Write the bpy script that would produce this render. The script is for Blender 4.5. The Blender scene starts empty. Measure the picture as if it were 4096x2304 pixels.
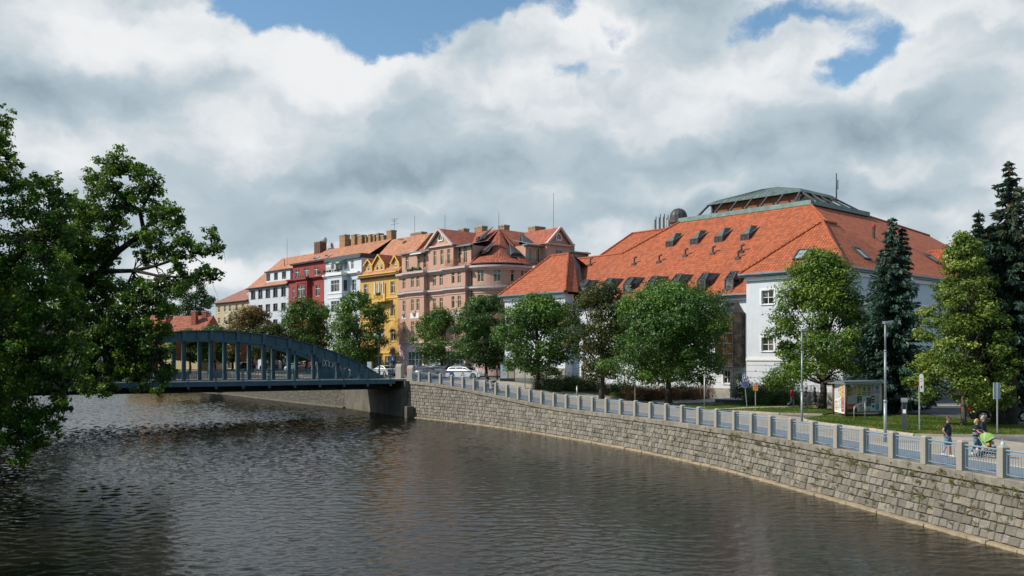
import bpy, math, random
import numpy as np
from mathutils import Vector, Matrix, Quaternion
random.seed(7)
R = math.radians
F, CX, HY, CAMZ = 3580.0, 2048.0, 1420.0, 6.8      # focal length and horizon of the 4096 px photograph; camera height over the water
scn = bpy.context.scene
COL = scn.collection

def at(px, py, d):
    return Vector(((px - CX) / F * d, d, CAMZ - (py - HY) / F * d))

def sstep(x):
    x = max(0.0, min(1.0, x)); return x * x * (3 - 2 * x)

def gz(x, y):                                        # height of the right bank: level, then a ramp up to the bridge
    q = -0.665 * x + 0.746 * y
    return 2.3 + 1.6 * sstep((q - 50) / 33.0)

def gp(px, py):                                      # ground point seen at a pixel
    d = 60.0
    for _ in range(60):
        z = gz((px - CX) / F * d, d)
        d += 0.6 * ((CAMZ - z) * F / max(py - HY, 5) - d)
    p = at(px, py, d); p.z = gz(p.x, p.y); return p

# ------------------------------------------------------------------ mesh builder
class MB:
    def __init__(s): s.v = []; s.f = []; s.m = []; s.t = []; s.uv = []
    def face(s, pts, m=0, t=None, uv=None):
        i = len(s.v); s.v += [tuple(p) for p in pts]
        s.f.append(tuple(range(i, i + len(pts)))); s.m.append(m)
        s.t.append(random.random() if t is None else t); s.uv.append(uv); return s
    def idx(s, ids, m=0, t=None):
        s.f.append(tuple(ids)); s.m.append(m); s.t.append(.5 if t is None else t); s.uv.append(None)
    def box(s, x0, x1, y0, y1, z0, z1, m=0, t=None, skip=''):
        if x1 < x0: x0, x1 = x1, x0
        if y1 < y0: y0, y1 = y1, y0
        t = random.random() if t is None else t
        a, b, c, d = (x0, y0, z0), (x1, y0, z0), (x1, y1, z0), (x0, y1, z0)
        e, f, g, h = (x0, y0, z1), (x1, y0, z1), (x1, y1, z1), (x0, y1, z1)
        for k, q in (('b', (d, c, b, a)), ('t', (e, f, g, h)), ('f', (a, b, f, e)), ('r', (b, c, g, f)), ('k', (c, d, h, g)), ('l', (d, a, e, h))):
            if k not in skip: s.face(q, m, t)
        return s
    def prism(s, poly, vec, m=0, t=None):            # a polygon swept along vec
        vec = Vector(vec); P = [Vector(p) for p in poly]; Q = [p + vec for p in P]
        t = random.random() if t is None else t
        n = sum(((P[i] - P[0]).cross(P[i + 1] - P[0]) for i in range(1, len(P) - 1)), Vector())
        if n.dot(vec) > 0: P.reverse(); Q.reverse()
        s.face(P, m, t); s.face(Q[::-1], m, t)
        for i in range(len(P)):
            j = (i + 1) % len(P); s.face((P[j], P[i], Q[i], Q[j]), m, t)
        return s
    def bar(s, p, q, w, h, m=0, up=(0, 0, 1), t=None):
        p, q = Vector(p), Vector(q); d = (q - p).normalized(); up = Vector(up)
        sd = d.cross(up)
        if sd.length < 1e-4: sd = d.cross(Vector((1, 0, 0)))
        sd.normalize(); u2 = sd.cross(d)
        a = sd * w / 2; b = u2 * h / 2
        s.prism([p + a + b, p - a + b, p - a - b, p + a - b], q - p, m, t); return s
    def tube(s, pts, rads, n=6, m=0, cap=True, t=None):
        pts = [Vector(p) for p in pts]
        if not hasattr(rads, '__len__'): rads = [rads] * len(pts)
        t = random.random() if t is None else t
        base = len(s.v); ref = None
        for i, p in enumerate(pts):
            d = (pts[min(i + 1, len(pts) - 1)] - pts[max(i - 1, 0)])
            d = d.normalized() if d.length > 1e-9 else Vector((0, 0, 1))
            if ref is None: ref = Vector((1, 0, 0)) if abs(d.x) < .9 else Vector((0, 1, 0))
            u = d.cross(ref); u = u.normalized() if u.length > 1e-6 else d.orthogonal().normalized()
            w = d.cross(u); ref = w.cross(d) * -1 if False else ref
            for k in range(n):
                a = 2 * math.pi * k / n; s.v.append(tuple(p + (u * math.cos(a) + w * math.sin(a)) * rads[i]))
        for i in range(len(pts) - 1):
            for k in range(n):
                a = base + i * n + k; b = base + i * n + (k + 1) % n
                s.idx((a, b, b + n, a + n), m, t)
        if cap:
            s.idx([base + k for k in range(n)][::-1], m, t)
            e = base + (len(pts) - 1) * n; s.idx([e + k for k in range(n)], m, t)
        return s
    def lathe(s, prof, c=(0, 0, 0), n=12, m=0, t=.5):
        base = len(s.v); cx, cy, cz = c
        for r, z in prof:
            for k in range(n):
                a = 2 * math.pi * k / n; s.v.append((cx + r * math.cos(a), cy + r * math.sin(a), cz + z))
        for i in range(len(prof) - 1):
            for k in range(n):
                a = base + i * n + k; b = base + i * n + (k + 1) % n; s.idx((a, b, b + n, a + n), m, t)
        s.idx([base + k for k in range(n)][::-1], m, t)
        e = base + (len(prof) - 1) * n; s.idx([e + k for k in range(n)], m, t)
        return s
    def ball(s, c, r, n=10, m=0, sx=1, sy=1, sz=1, t=.5):
        k = max(4, n // 2); base = len(s.v)
        for i in range(k + 1):
            th = math.pi * (0.02 + .96 * i / k)
            for j in range(n):
                a = 2 * math.pi * j / n
                s.v.append((c[0] + r * sx * math.sin(th) * math.cos(a), c[1] + r * sy * math.sin(th) * math.sin(a), c[2] - r * sz * math.cos(th)))
        for i in range(k):
            for j in range(n):
                a = base + i * n + j; b = base + i * n + (j + 1) % n; s.idx((a, b, b + n, a + n), m, t)
        s.idx([base + j for j in range(n)][::-1], m, t); s.idx([base + k * n + j for j in range(n)], m, t)
        return s
    def build(s, name, mats, parent=None, smooth=False, loc=None, rz=None):
        me = bpy.data.meshes.new(name); me.from_pydata(s.v, [], s.f)
        if not isinstance(mats, (list, tuple)): mats = [mats]
        for m in mats: me.materials.append(M[m] if isinstance(m, str) else m)
        n = len(s.f)
        me.polygons.foreach_set('material_index', s.m)
        if smooth: me.polygons.foreach_set('use_smooth', [True] * n)
        at_ = me.attributes.new('tint', 'FLOAT', 'FACE'); at_.data.foreach_set('value', s.t)
        me.update()
        uvl = me.uv_layers.new(name='UVMap'); buf = []
        for k, poly in enumerate(me.polygons):
            if s.uv[k] is not None:
                for u in s.uv[k]: buf += [u[0], u[1]]
                continue
            nn = poly.normal
            if abs(nn.z) > .995: U, V = Vector((1, 0, 0)), Vector((0, 1, 0))
            else:
                U = Vector((-nn.y, nn.x, 0)).normalized(); V = nn.cross(U)
            for vi in poly.vertices:
                co = me.vertices[vi].co; buf += [co.dot(U), co.dot(V)]
        uvl.data.foreach_set('uv', buf)
        o = bpy.data.objects.new(name, me); COL.objects.link(o)
        if parent is not None: o.parent = parent
        if loc is not None: o.location = loc
        if rz is not None: o.rotation_euler = (0, 0, rz)
        return o

def empty(name, loc=(0, 0, 0), rz=0.0):
    o = bpy.data.objects.new(name, None); COL.objects.link(o); o.empty_display_size = .3
    o.location = loc; o.rotation_euler = (0, 0, rz); return o

def tag(o, label=None, cat=None, group=None, kind=None):
    for k, v in (('label', label), ('category', cat), ('group', group), ('kind', kind)):
        if v: o[k] = v
    return o

def kids(o): return [c for c in COL.objects if c.parent is o]
def copy_tree(o, parent=None):
    c = o.copy(); COL.objects.link(c); c.parent = parent
    for ch in kids(o): copy_tree(ch, c)
    return c
ORD = 'zeroth first second third fourth fifth sixth seventh eighth ninth tenth eleventh twelfth thirteenth fourteenth fifteenth sixteenth seventeenth eighteenth nineteenth twentieth'.split()
def ordw(n):
    if n <= 20: return ORD[n]
    tens = {2: ('twenty', 'twentieth'), 3: ('thirty', 'thirtieth'), 4: ('forty', 'fortieth')}[n // 10]
    return tens[1] if n % 10 == 0 else tens[0] + '-' + ORD[n % 10]

# ------------------------------------------------------------------ materials
M = {}
class NT:
    def __init__(s, name):
        s.mat = bpy.data.materials.new(name); s.mat.use_nodes = True; s.t = s.mat.node_tree
        s.b = s.t.nodes['Principled BSDF']; s.out = s.t.nodes['Material Output']; M[name] = s.mat
    def n(s, typ, **kw):
        nd = s.t.nodes.new(typ)
        for k, v in kw.items():
            if k in nd.inputs.keys() if isinstance(k, str) else False: pass
            setattr(nd, k, v)
        return nd
    def l(s, a, b): s.t.links.new(a, b)
    def val(s, sock, v):
        if hasattr(v, 'is_linked') or hasattr(v, 'links'): s.l(v, sock)
        else: sock.default_value = v
    def math(s, op, a, b=0.0, c=None, clamp=False):
        nd = s.n('ShaderNodeMath', operation=op); nd.use_clamp = clamp
        s.val(nd.inputs[0], a); s.val(nd.inputs[1], b)
        if c is not None: s.val(nd.inputs[2], c)
        return nd.outputs[0]
    def mix(s, f, a, b, blend='MIX'):
        nd = s.n('ShaderNodeMix', data_type='RGBA', blend_type=blend)
        s.val(nd.inputs[0], f)
        for i, c in ((6, a), (7, b)):
            if isinstance(c, (tuple, list)): nd.inputs[i].default_value = (*c[:3], 1)
            else: s.l(c, nd.inputs[i])
        return nd.outputs[2]
    def noise(s, vec, scale, detail=4, rough=.55, dim='3D', dist=0):
        nd = s.n('ShaderNodeTexNoise', noise_dimensions=dim); nd.inputs['Scale'].default_value = scale
        nd.inputs['Detail'].default_value = detail; nd.inputs['Roughness'].default_value = rough; nd.inputs['Distortion'].default_value = dist
        if vec is not None: s.l(vec, nd.inputs['Vector'])
        return nd.outputs[0]
    def ramp(s, f, a, b, lo=0.0, hi=1.0):
        nd = s.n('ShaderNodeMapRange', interpolation_type='SMOOTHSTEP'); s.val(nd.inputs[0], f)
        for i, v in ((1, a), (2, b), (3, lo), (4, hi)): nd.inputs[i].default_value = v
        return nd.outputs[0]
    def coord(s, kind='Object'): return s.n('ShaderNodeTexCoord').outputs[kind]
    def mapv(s, vec, scale=(1, 1, 1), loc=(0, 0, 0), rot=(0, 0, 0)):
        nd = s.n('ShaderNodeMapping'); s.l(vec, nd.inputs[0]); nd.inputs['Scale'].default_value = scale
        nd.inputs['Location'].default_value = loc; nd.inputs['Rotation'].default_value = rot; return nd.outputs[0]
    def attr(s, name='tint'): return s.n('ShaderNodeAttribute', attribute_name=name).outputs['Fac']
    def bump(s, h, strength=.3, dist=.02, normal=None):
        nd = s.n('ShaderNodeBump'); nd.inputs['Strength'].default_value = strength; nd.inputs['Distance'].default_value = dist
        s.l(h, nd.inputs['Height'])
        if normal is not None: s.l(normal, nd.inputs['Normal'])
        return nd.outputs[0]
def dk(c, k): return tuple(min(1, x * k) for x in c[:3])

def plain(name, col, rough=.7, var=.18, scale=2.5, bump=.15, bscale=30, bdist=.01, metal=0.0, tint=.0, streak=0.0, spec=.5):
    s = NT(name); co = s.coord()
    f = s.ramp(s.noise(co, scale, 5, .6), .3, .7)
    c = s.mix(f, dk(col, 1 - var), dk(col, 1 + var * .6))
    if streak:                                        # rain streaks run down the wall
        st = s.ramp(s.noise(s.mapv(co, (3, 3, .25)), 1.5, 4, .6), .45, .75)
        c = s.mix(s.math('MULTIPLY', st, streak), c, dk(col, .62))
    if tint: c = s.mix(s.math('MULTIPLY', s.attr(), tint), c, dk(col, .45))
    s.l(c, s.b.inputs['Base Color']); s.b.inputs['Roughness'].default_value = rough; s.b.inputs['Metallic'].default_value = metal
    s.b.inputs['Specular IOR Level'].default_value = spec
    if bump: s.l(s.bump(s.noise(co, bscale, 3), bump, bdist), s.b.inputs['Normal'])
    return s.mat

def tilemat(name, col, row=.33, colw=.24, var=.3, joint=.45, patch=.4):
    s = NT(name); uv = s.coord('UV')
    sep = s.n('ShaderNodeSeparateXYZ'); s.l(uv, sep.inputs[0])
    u = s.math('DIVIDE', sep.outputs[0], colw); v = s.math('DIVIDE', sep.outputs[1], row)
    fu = s.math('FRACT', u); fv = s.math('FRACT', v)
    hu = s.math('SINE', s.math('MULTIPLY', fu, math.pi))           # round tile rolls across
    hv = s.math('SUBTRACT', 1.0, fv)                               # each row overlaps the next
    h = s.math('ADD', s.math('MULTIPLY', hu, .6), s.math('MULTIPLY', hv, .8))
    comb = s.n('ShaderNodeCombineXYZ'); s.l(s.math('FLOOR', u), comb.inputs[0]); s.l(s.math('FLOOR', v), comb.inputs[1])
    wn = s.n('ShaderNodeTexWhiteNoise', noise_dimensions='2D'); s.l(comb.outputs[0], wn.inputs['Vector'])
    c = s.mix(wn.outputs['Value'], dk(col, 1 - var), dk(col, 1 + var))
    big = s.ramp(s.noise(s.coord(), .35, 5, .65), .35, .7)
    c = s.mix(s.math('MULTIPLY', big, patch), c, dk((col[0] * .75, col[1] * .95, col[2] * 1.2), .8))
    jj = s.math('MAXIMUM', s.ramp(fv, .0, .16, 1, 0), s.ramp(s.math('ABSOLUTE', s.math('SUBTRACT', fu, .5)), .36, .5, 0, 1))
    c = s.mix(s.math('MULTIPLY', jj, joint), c, dk(col, .22))       # open joints between the tiles
    s.l(c, s.b.inputs['Base Color']); s.b.inputs['Roughness'].default_value = .75
    s.l(s.bump(h, .9, .06), s.b.inputs['Normal']); return s.mat

def leafmat(name, c1, c2, c3=None, trans=.35, rough=.5):
    s = NT(name); t = s.attr()
    c = s.mix(s.ramp(t, 0, .85), c1, c2)
    if c3 is not None: c = s.mix(s.ramp(t, .82, 1.0), c, c3)
    s.l(c, s.b.inputs['Base Color']); s.b.inputs['Roughness'].default_value = rough
    s.b.inputs['Specular IOR Level'].default_value = .35
    tr = s.n('ShaderNodeBsdfTranslucent'); s.l(s.mix(.35, c, (.35, .5, .05), 'MIX'), tr.inputs[0])
    mx = s.n('ShaderNodeMixShader'); mx.inputs[0].default_value = trans
    s.l(s.b.outputs[0], mx.inputs[1]); s.l(tr.outputs[0], mx.inputs[2]); s.l(mx.outputs[0], s.out.inputs[0]); return s.mat

plain('plaster_white', (.60, .635, .68), .85, .06, .8, .2, 40, .004, streak=.18)
plain('plaster_paleblue', (.55, .61, .69), .85, .06, .8, .2, 40, .004, streak=.12)
plain('plaster_greywhite', (.52, .55, .60), .85, .07, .8, .2, 40, .004, streak=.18)
plain('plaster_red', (.30, .050, .045), .85, .14, .8, .2, 40, .004, streak=.2)
plain('plaster_yellow', (.58, .35, .105), .85, .08, .8, .2, 40, .004, streak=.2)
plain('plaster_pink', (.51, .30, .222), .85, .07, .7, .2, 40, .004, streak=.2)
plain('plaster_palepink', (.66, .47, .45), .85, .06, .7, .2, 40, .004, streak=.15)
plain('plaster_beige', (.44, .35, .23), .85, .09, .7, .2, 40, .004, streak=.3)
plain('plaster_cream', (.68, .52, .27), .85, .07, .7, .2, 40, .004, streak=.15)
plain('trim_white', (.74, .75, .74), .7, .05, 3, .1)
plain('trim_pink', (.60, .43, .38), .75, .08, 2, .1)
plain('trim_yellow', (.72, .45, .11), .75, .08, 2, .1)
plain('trim_red', (.22, .035, .035), .75, .1, 2, .1)
plain('frame_white', (.74, .74, .71), .5, .04, 6, 0)
plain('frame_cream', (.62, .56, .36), .5, .06, 6, 0)
plain('frame_dark', (.05, .035, .028), .45, .15, 6, 0)
plain('metal_dark', (.045, .05, .055), .45, .25, 2, .05, metal=.3)
plain('metal_zinc', (.22, .26, .28), .5, .2, 1.5, .08, metal=.4)
plain('copper_green', (.17, .26, .235), .6, .3, 1.3, .1, 12, .01, streak=.35)
plain('copper_roof', (.10, .14, .13), .55, .3, 1.3, .1, 12, .01, streak=.3)
plain('copper_dark', (.065, .06, .058), .5, .3, 1.6, .1, 12, .01, streak=.3)
plain('wood_brown', (.24, .070, .028), .7, .25, 1.2, .15, streak=.3)
plain('brick_chimney', (.34, .20, .10), .9, .35, 3, .5, 14, .02)
plain('brick_dark', (.13, .065, .045), .9, .35, 3, .5, 14, .02)
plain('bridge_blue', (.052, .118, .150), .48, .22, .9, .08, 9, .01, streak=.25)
plain('bridge_shade', (.018, .024, .028), .8, .3, 1, .1)  # bridge steel with the shadow under the deck put into its colour
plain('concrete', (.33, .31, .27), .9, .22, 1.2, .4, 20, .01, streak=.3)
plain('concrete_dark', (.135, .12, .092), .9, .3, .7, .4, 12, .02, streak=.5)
plain('granite', (.37, .34, .29), .85, .14, 14, .35, 60, .006, tint=.25, streak=.2)
plain('rail_blue', (.21, .305, .39), .42, .12, 5, 0)
plain('galvanised', (.40, .42, .43), .42, .15, 3, 0, metal=.5)
plain('lamp_grey', (.29, .32, .34), .4, .1, 2, 0, metal=.2)
plain('rust', (.25, .075, .025), .95, .4, 5, .5, 16, .02)
plain('wood_post', (.13, .062, .030), .8, .3, 4, .3)
plain('bark', (.050, .040, .032), .95, .35, 5, .8, 16, .03)
plain('bark_dark', (.022, .018, .014), .95, .35, 5, .8, 16, .03)
plain('bark_pale', (.10, .082, .062), .95, .35, 5, .8, 16, .03)
plain('rubber', (.015, .015, .016), .8, .2, 8, 0)
plain('black_plastic', (.018, .018, .020), .5, .2, 8, 0)
plain('soil', (.075, .055, .038), .95, .3, 1, .4)
plain('paper_white', (.72, .72, .68), .7, .15, 3, 0)
plain('roofing_felt', (.085, .095, .105), .6, .2, 2, .1)
tilemat('tile_theatre', (.40, .098, .034), .46, .34, .26, .8, .15)
tilemat('tile_side', (.39, .092, .032), .46, .34, .26, .8, .15)
tilemat('tile_orange', (.46, .19, .10), .5, .4, .28, .6)
tilemat('tile_red', (.36, .092, .047), .5, .4, .28, .6)
tilemat('tile_dull', (.31, .13, .09), .5, .4, .28, .5)
def glass(name, c1, c2, rough=.06):
    s = NT(name); f = s.attr(); w = s.ramp(s.noise(s.coord(), 1.3, 2), .4, .65)
    c = s.mix(s.math('MULTIPLY', f, w), c1, c2); s.l(c, s.b.inputs['Base Color'])
    s.b.inputs['Roughness'].default_value = rough; s.b.inputs['Specular IOR Level'].default_value = .6
    s.l(s.bump(s.noise(s.coord(), 1.1, 1), .05, .05), s.b.inputs['Normal'])
glass('glass', (.012, .014, .016), (.17, .17, .16))
glass('glass_shop', (.05, .075, .07), (.26, .33, .30))
glass('glass_warm', (.03, .02, .012), (.22, .12, .05))
glass('glass_sky', (.25, .30, .33), (.40, .45, .48))
glass('glass_car', (.012, .016, .018), (.03, .04, .045), .03)

def stonemat():
    s = NT('stone_wall'); co = s.coord(); t = s.attr()
    c = s.mix(t, (.165, .148, .122), (.345, .318, .272))
    c = s.mix(s.ramp(t, .90, 1.0, 0, .6), c, (.38, .31, .21))
    g = s.noise(co, 9, 6, .7)
    c = s.mix(s.ramp(g, .3, .75), s.mix(.5, c, (.10, .09, .07)), c)
    big = s.ramp(s.noise(co, .22, 5, .65), .45, .72)
    c = s.mix(s.math('MULTIPLY', big, .45), c, (.17, .15, .115))
    st = s.ramp(s.noise(s.mapv(co, (1.6, 1.6, .18)), 1.2, 5, .65), .5, .75)
    c = s.mix(s.math('MULTIPLY', st, .55), c, (.12, .105, .075))
    moss = s.ramp(s.noise(co, .9, 5, .7), .62, .78)
    c = s.mix(s.math('MULTIPLY', moss, .35), c, (.13, .13, .05))
    s.l(c, s.b.inputs['Base Color']); s.b.inputs['Roughness'].default_value = .92
    s.l(s.bump(s.noise(co, 11, 6, .75), .9, .05), s.b.inputs['Normal'])
stonemat()
def rubblemat():
    s = NT('rubble_wall'); uv = s.coord('UV')
    vo = s.n('ShaderNodeTexVoronoi', feature='DISTANCE_TO_EDGE'); vo.inputs['Scale'].default_value = 1.9; vo.inputs['Randomness'].default_value = .85
    vc = s.n('ShaderNodeTexVoronoi', feature='F1'); vc.inputs['Scale'].default_value = 1.9; vc.inputs['Randomness'].default_value = .85
    m = s.mapv(uv, (.8, 1.25, 1)); s.l(m, vo.inputs['Vector']); s.l(m, vc.inputs['Vector'])
    sep = s.n('ShaderNodeSeparateColor'); s.l(vc.outputs['Color'], sep.inputs[0])
    c = s.mix(sep.outputs[0], (.055, .048, .036), (.155, .138, .112))
    e = s.ramp(vo.outputs['Distance'], .02, .12)
    c = s.mix(e, (.05, .045, .035), c)
    c = s.mix(s.ramp(s.noise(s.coord(), 6, 5, .7), .35, .7), dk((.2, .18, .14), .5), c)
    s.l(c, s.b.inputs['Base Color']); s.b.inputs['Roughness'].default_value = .95
    s.l(s.bump(e, .8, .12), s.b.inputs['Normal'])
rubblemat()
def pavemat(name, c1, c2, sx, sy, joint=(.1, .1, .1), mort=.02, rot=0, patch=None):
    s = NT(name); co = s.coord('UV')
    br = s.n('ShaderNodeTexBrick'); s.l(s.mapv(co, (1, 1, 1), rot=(0, 0, rot)), br.inputs['Vector'])
    br.inputs['Color1'].default_value = (*c1, 1); br.inputs['Color2'].default_value = (*c2, 1); br.inputs['Mortar'].default_value = (*joint, 1)
    br.inputs['Scale'].default_value = 1; br.inputs['Mortar Size'].default_value = mort; br.inputs['Brick Width'].default_value = sx; br.inputs['Row Height'].default_value = sy
    c = s.mix(s.math('MULTIPLY', s.ramp(s.noise(s.coord(), .5, 6, .65), .35, .7), .5), br.outputs['Color'], patch or dk(c1, .6))
    s.l(c, s.b.inputs['Base Color']); s.b.inputs['Roughness'].default_value = .85
    s.l(s.bump(br.outputs['Fac'], -.4, .01), s.b.inputs['Normal'])
pavemat('cobble_blue', (.19, .22, .27), (.27, .30, .35), .14, .12, (.11, .12, .13))
pavemat('paving_beige', (.37, .315, .245), (.43, .375, .30), .5, .25, (.22, .19, .15), .01)
pavemat('slab_light', (.50, .49, .47), (.60, .59, .56), 1.2, .6, (.30, .30, .29), .015)
plain('asphalt', (.075, .076, .078), .9, .25, .6, .4, 60, .006)
plain('land', (.115, .112, .106), .92, .3, .25, .4, 40, .01)
plain('kerb_stone', (.46, .40, .32), .9, .2, 2, .4, tint=.3)
plain('strip_light', (.56, .51, .41), .9, .12, 2, .3)
def grassmat():
    s = NT('grass_mat'); co = s.coord()
    c = s.mix(s.ramp(s.noise(co, 2.2, 6, .7), .3, .7), (.070, .125, .014), (.145, .20, .028))
    c = s.mix(s.math('MULTIPLY', s.ramp(s.noise(co, .55, 5, .65), .55, .75), .7), c, (.20, .165, .05))
    s.l(c, s.b.inputs['Base Color']); s.b.inputs['Roughness'].default_value = .9
    s.l(s.bump(s.noise(co, 22, 4, .8), 1, .06), s.b.inputs['Normal'])
grassmat()
def watermat():
    s = NT('river_water'); co = s.coord()
    s.b.inputs['Base Color'].default_value = (.0075, .0068, .0036, 1); sp = s.n('ShaderNodeSeparateXYZ'); s.l(co, sp.inputs[0]); s.l(s.ramp(sp.outputs[1], 50, 125, .04, .09), s.b.inputs['Roughness']); s.b.inputs['IOR'].default_value = 1.34
    b = s.noise(s.mapv(co, (1.0, 2.0, 1), rot=(0, 0, R(8))), 4.6, 3, .55, dist=.4)
    s.l(s.bump(b, .8, .015), s.b.inputs['Normal'])
watermat()
leafmat('leaf_left', (.010, .042, .008), (.058, .165, .015), (.20, .34, .022), .42)
leafmat('leaf_maple', (.018, .058, .010), (.080, .180, .020), (.17, .28, .035), .18)
leafmat('leaf_dark', (.014, .048, .010), (.050, .125, .018), (.11, .20, .032), .16)
leafmat('leaf_brownish', (.030, .046, .012), (.090, .105, .026), (.19, .10, .026), .15)
leafmat('leaf_rusty', (.050, .045, .012), (.19, .105, .024), (.32, .13, .03), .18)
leafmat('leaf_linden', (.030, .080, .010), (.13, .22, .022), (.28, .34, .05), .2)
leafmat('leaf_yellow', (.035, .080, .009), (.19, .26, .034), (.43, .45, .13), .2)
leafmat('leaf_spruce', (.010, .030, .021), (.040, .085, .060), (.12, .175, .14), .1)
leafmat('leaf_spruce_cone', (.009, .027, .018), (.034, .072, .046), (.16, .085, .030), .1)
leafmat('leaf_shrub', (.022, .055, .012), (.075, .13, .025), (.15, .19, .04), .2)
leafmat('leaf_redshrub', (.065, .05, .018), (.26, .11, .06), (.40, .18, .12), .2)
leafmat('weed', (.26, .18, .09), (.22, .20, .075), (.12, .22, .035), .45)
# ------------------------------------------------------------------ camera, sun, sky
cam = bpy.data.cameras.new('camera'); co_ = bpy.data.objects.new('camera', cam); COL.objects.link(co_)
cam.sensor_width = 36; cam.lens = 36 * F / 4096; cam.shift_y = (HY - 1152) / 4096; cam.clip_end = 6000; cam.clip_start = .3
co_.location = (0, 0, CAMZ); co_.rotation_euler = (R(90), 0, 0); scn.camera = co_
SUN_EL, SUN_AZ = R(41), math.atan2(-.98, -.16)
sl = bpy.data.lights.new('sun', 'SUN'); so = bpy.data.objects.new('sun', sl); COL.objects.link(so)
sl.energy = 4.7; sl.angle = R(.53); sl.color = (1, .93, .82)
sd = Vector((math.sin(SUN_AZ) * math.cos(SUN_EL), math.cos(SUN_AZ) * math.cos(SUN_EL), math.sin(SUN_EL)))
so.rotation_euler = sd.to_track_quat('Z', 'Y').to_euler(); so.location = sd * 50

class WNT(NT):
    def __init__(s):
        w = bpy.data.worlds.new('World'); scn.world = w; w.use_nodes = True; s.t = w.node_tree
        s.b = s.t.nodes['Background']; s.out = s.t.nodes['World Output']
def make_world():
    s = WNT(); g = s.coord('Generated')
    sky = s.n('ShaderNodeTexSky', sky_type='NISHITA'); sky.sun_disc = False; sky.sun_elevation = SUN_EL; sky.sun_rotation = SUN_AZ
    sky.air_density = 1.0; sky.dust_density = .6; sky.ozone_density = 1.6
    sep = s.n('ShaderNodeSeparateXYZ'); s.l(g, sep.inputs[0])
    az = s.math('ARCTAN2', sep.outputs[0], sep.outputs[1]); el = s.math('ARCSINE', sep.outputs[2])
    cb = s.n('ShaderNodeCombineXYZ'); s.l(az, cb.inputs[0]); s.l(el, cb.inputs[1])
    p = cb.outputs[0]
    wn = s.n('ShaderNodeTexNoise'); wn.inputs['Scale'].default_value = 11; wn.inputs['Detail'].default_value = 6; wn.inputs['Roughness'].default_value = .55
    s.l(p, wn.inputs['Vector'])
    vs = s.n('ShaderNodeVectorMath', operation='SUBTRACT'); s.l(wn.outputs['Color'], vs.inputs[0]); vs.inputs[1].default_value = (.5, .5, .5)
    vm = s.n('ShaderNodeVectorMath', operation='MULTIPLY_ADD'); s.l(vs.outputs[0], vm.inputs[0]); vm.inputs[1].default_value = (.13, .09, 0); s.l(p, vm.inputs[2])
    pw = vm.outputs[0]
    def blob(x, y, rx, ry, amt, acc):                  # a soft patch of sky by azimuth and elevation
        X = (x * 1.59 - CX) / F; a = math.atan(X); e = math.atan((HY - y * 1.59) / F * math.cos(a))
        sc = (F / (rx * 1.59), F / (ry * 1.59), 0)
        m = s.mapv(pw, sc, (-a * sc[0], -e * sc[1], 0))
        ln = s.n('ShaderNodeVectorMath', operation='LENGTH'); s.l(m, ln.inputs[0])
        v = s.ramp(ln.outputs['Value'], 0, 1, amt, 0)
        return v if acc is None else s.math('ADD', acc, v)
    hole = None
    for b in ((900, 20, 480, 165, .85), (640, -15, 230, 115, .6), (1230, -5, 480, 120, .62), (1000, 110, 110, 60, .5), (1480, 180, 220, 50, .32), (1380, 200, 160, 40, .2), (1560, 60, 120, 60, .35),
              (1920, 30, 330, 80, .50), (1790, 95, 70, 70, .25), (2200, 130, 120, 100, .46), (2140, 190, 90, 50, .34), (2100, 50, 220, 60, .32), (2300, 60, 200, 60, .22), (2500, 45, 160, 50, .28)):
        hole = blob(*b, hole)
    n1 = s.noise(s.mapv(p, (1, 1.6, 1)), 7.5, 8, .56, dist=.25)
    n3 = s.noise(s.mapv(pw, (1, 1.7, 1)), 4.6, 7, .5); n3b = s.noise(s.mapv(pw, (1, 1.7, 1), (.040, -.052, 0)), 4.6, 7, .5)   # the same puffs a step toward the sun
    n2 = s.noise(s.mapv(pw, (1, 2.6, 1)), 3.4, 4, .48)
    cov = s.math('ADD', s.math('SUBTRACT', .88, hole), s.math('MULTIPLY', s.math('SUBTRACT', n1, .5), 1.15))
    alpha = s.math('MULTIPLY', s.ramp(s.math('ADD', cov, s.math('MULTIPLY', s.math('SUBTRACT', s.noise(s.mapv(pw, (1, 1.5, 1)), 26, 6, .6), .5), .50)), .30, .62), s.math('MULTIPLY', s.ramp(el, R(36), R(62), 1, .15), s.ramp(sep.outputs[1], -.25, .25, .25, 1)))   # the sky opens overhead and on the sun's side
    br = None
    for b in ((300, 60, 420, 170, .34), (800, 170, 420, 130, .34), (1250, 250, 330, 150, .26), (1750, 170, 330, 140, .34), (1480, 60, 300, 80, .25), (2350, 150, 320, 170, .30), (1650, 300, 360, 90, .16), (600, 330, 420, 110, .10),
              (520, 560, 330, 110, .18), (880, 500, 330, 60, .14), (2200, 400, 400, 50, .10), (150, 330, 260, 100, .10), (1750, 470, 420, 50, .16), (600, 680, 500, 60, .30), (2330, 530, 300, 60, .2), (1150, 640, 300, 40, .10),
              (150, 200, 330, 90, -.24), (560, 200, 130, 70, -.16), (1150, 430, 560, 110, -.26), (1750, 400, 480, 85, -.18), (2250, 290, 420, 90, -.18), (1000, 560, 420, 70, -.20), (1850, 280, 300, 70, -.10), (2300, 470, 500, 60, -.22), (1500, 530, 400, 50, -.16), (650, 600, 260, 50, -.10), (2250, 20, 260, 50, -.12)):
        br = blob(*b[:4], b[4] * 1.02, br)
    rel = s.math('MULTIPLY', s.math('SUBTRACT', n3, n3b), 1.55)
    br = s.math('ADD', br, s.math('ADD', s.math('MULTIPLY', s.math('SUBTRACT', n2, .5), .55), rel))
    br = s.math('ADD', br, .525, clamp=True)
    edge = s.ramp(cov, .5, 1.0, .16, 0)                # thin cloud edges are lit through
    br = s.math('ADD', br, edge, clamp=True)
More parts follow.
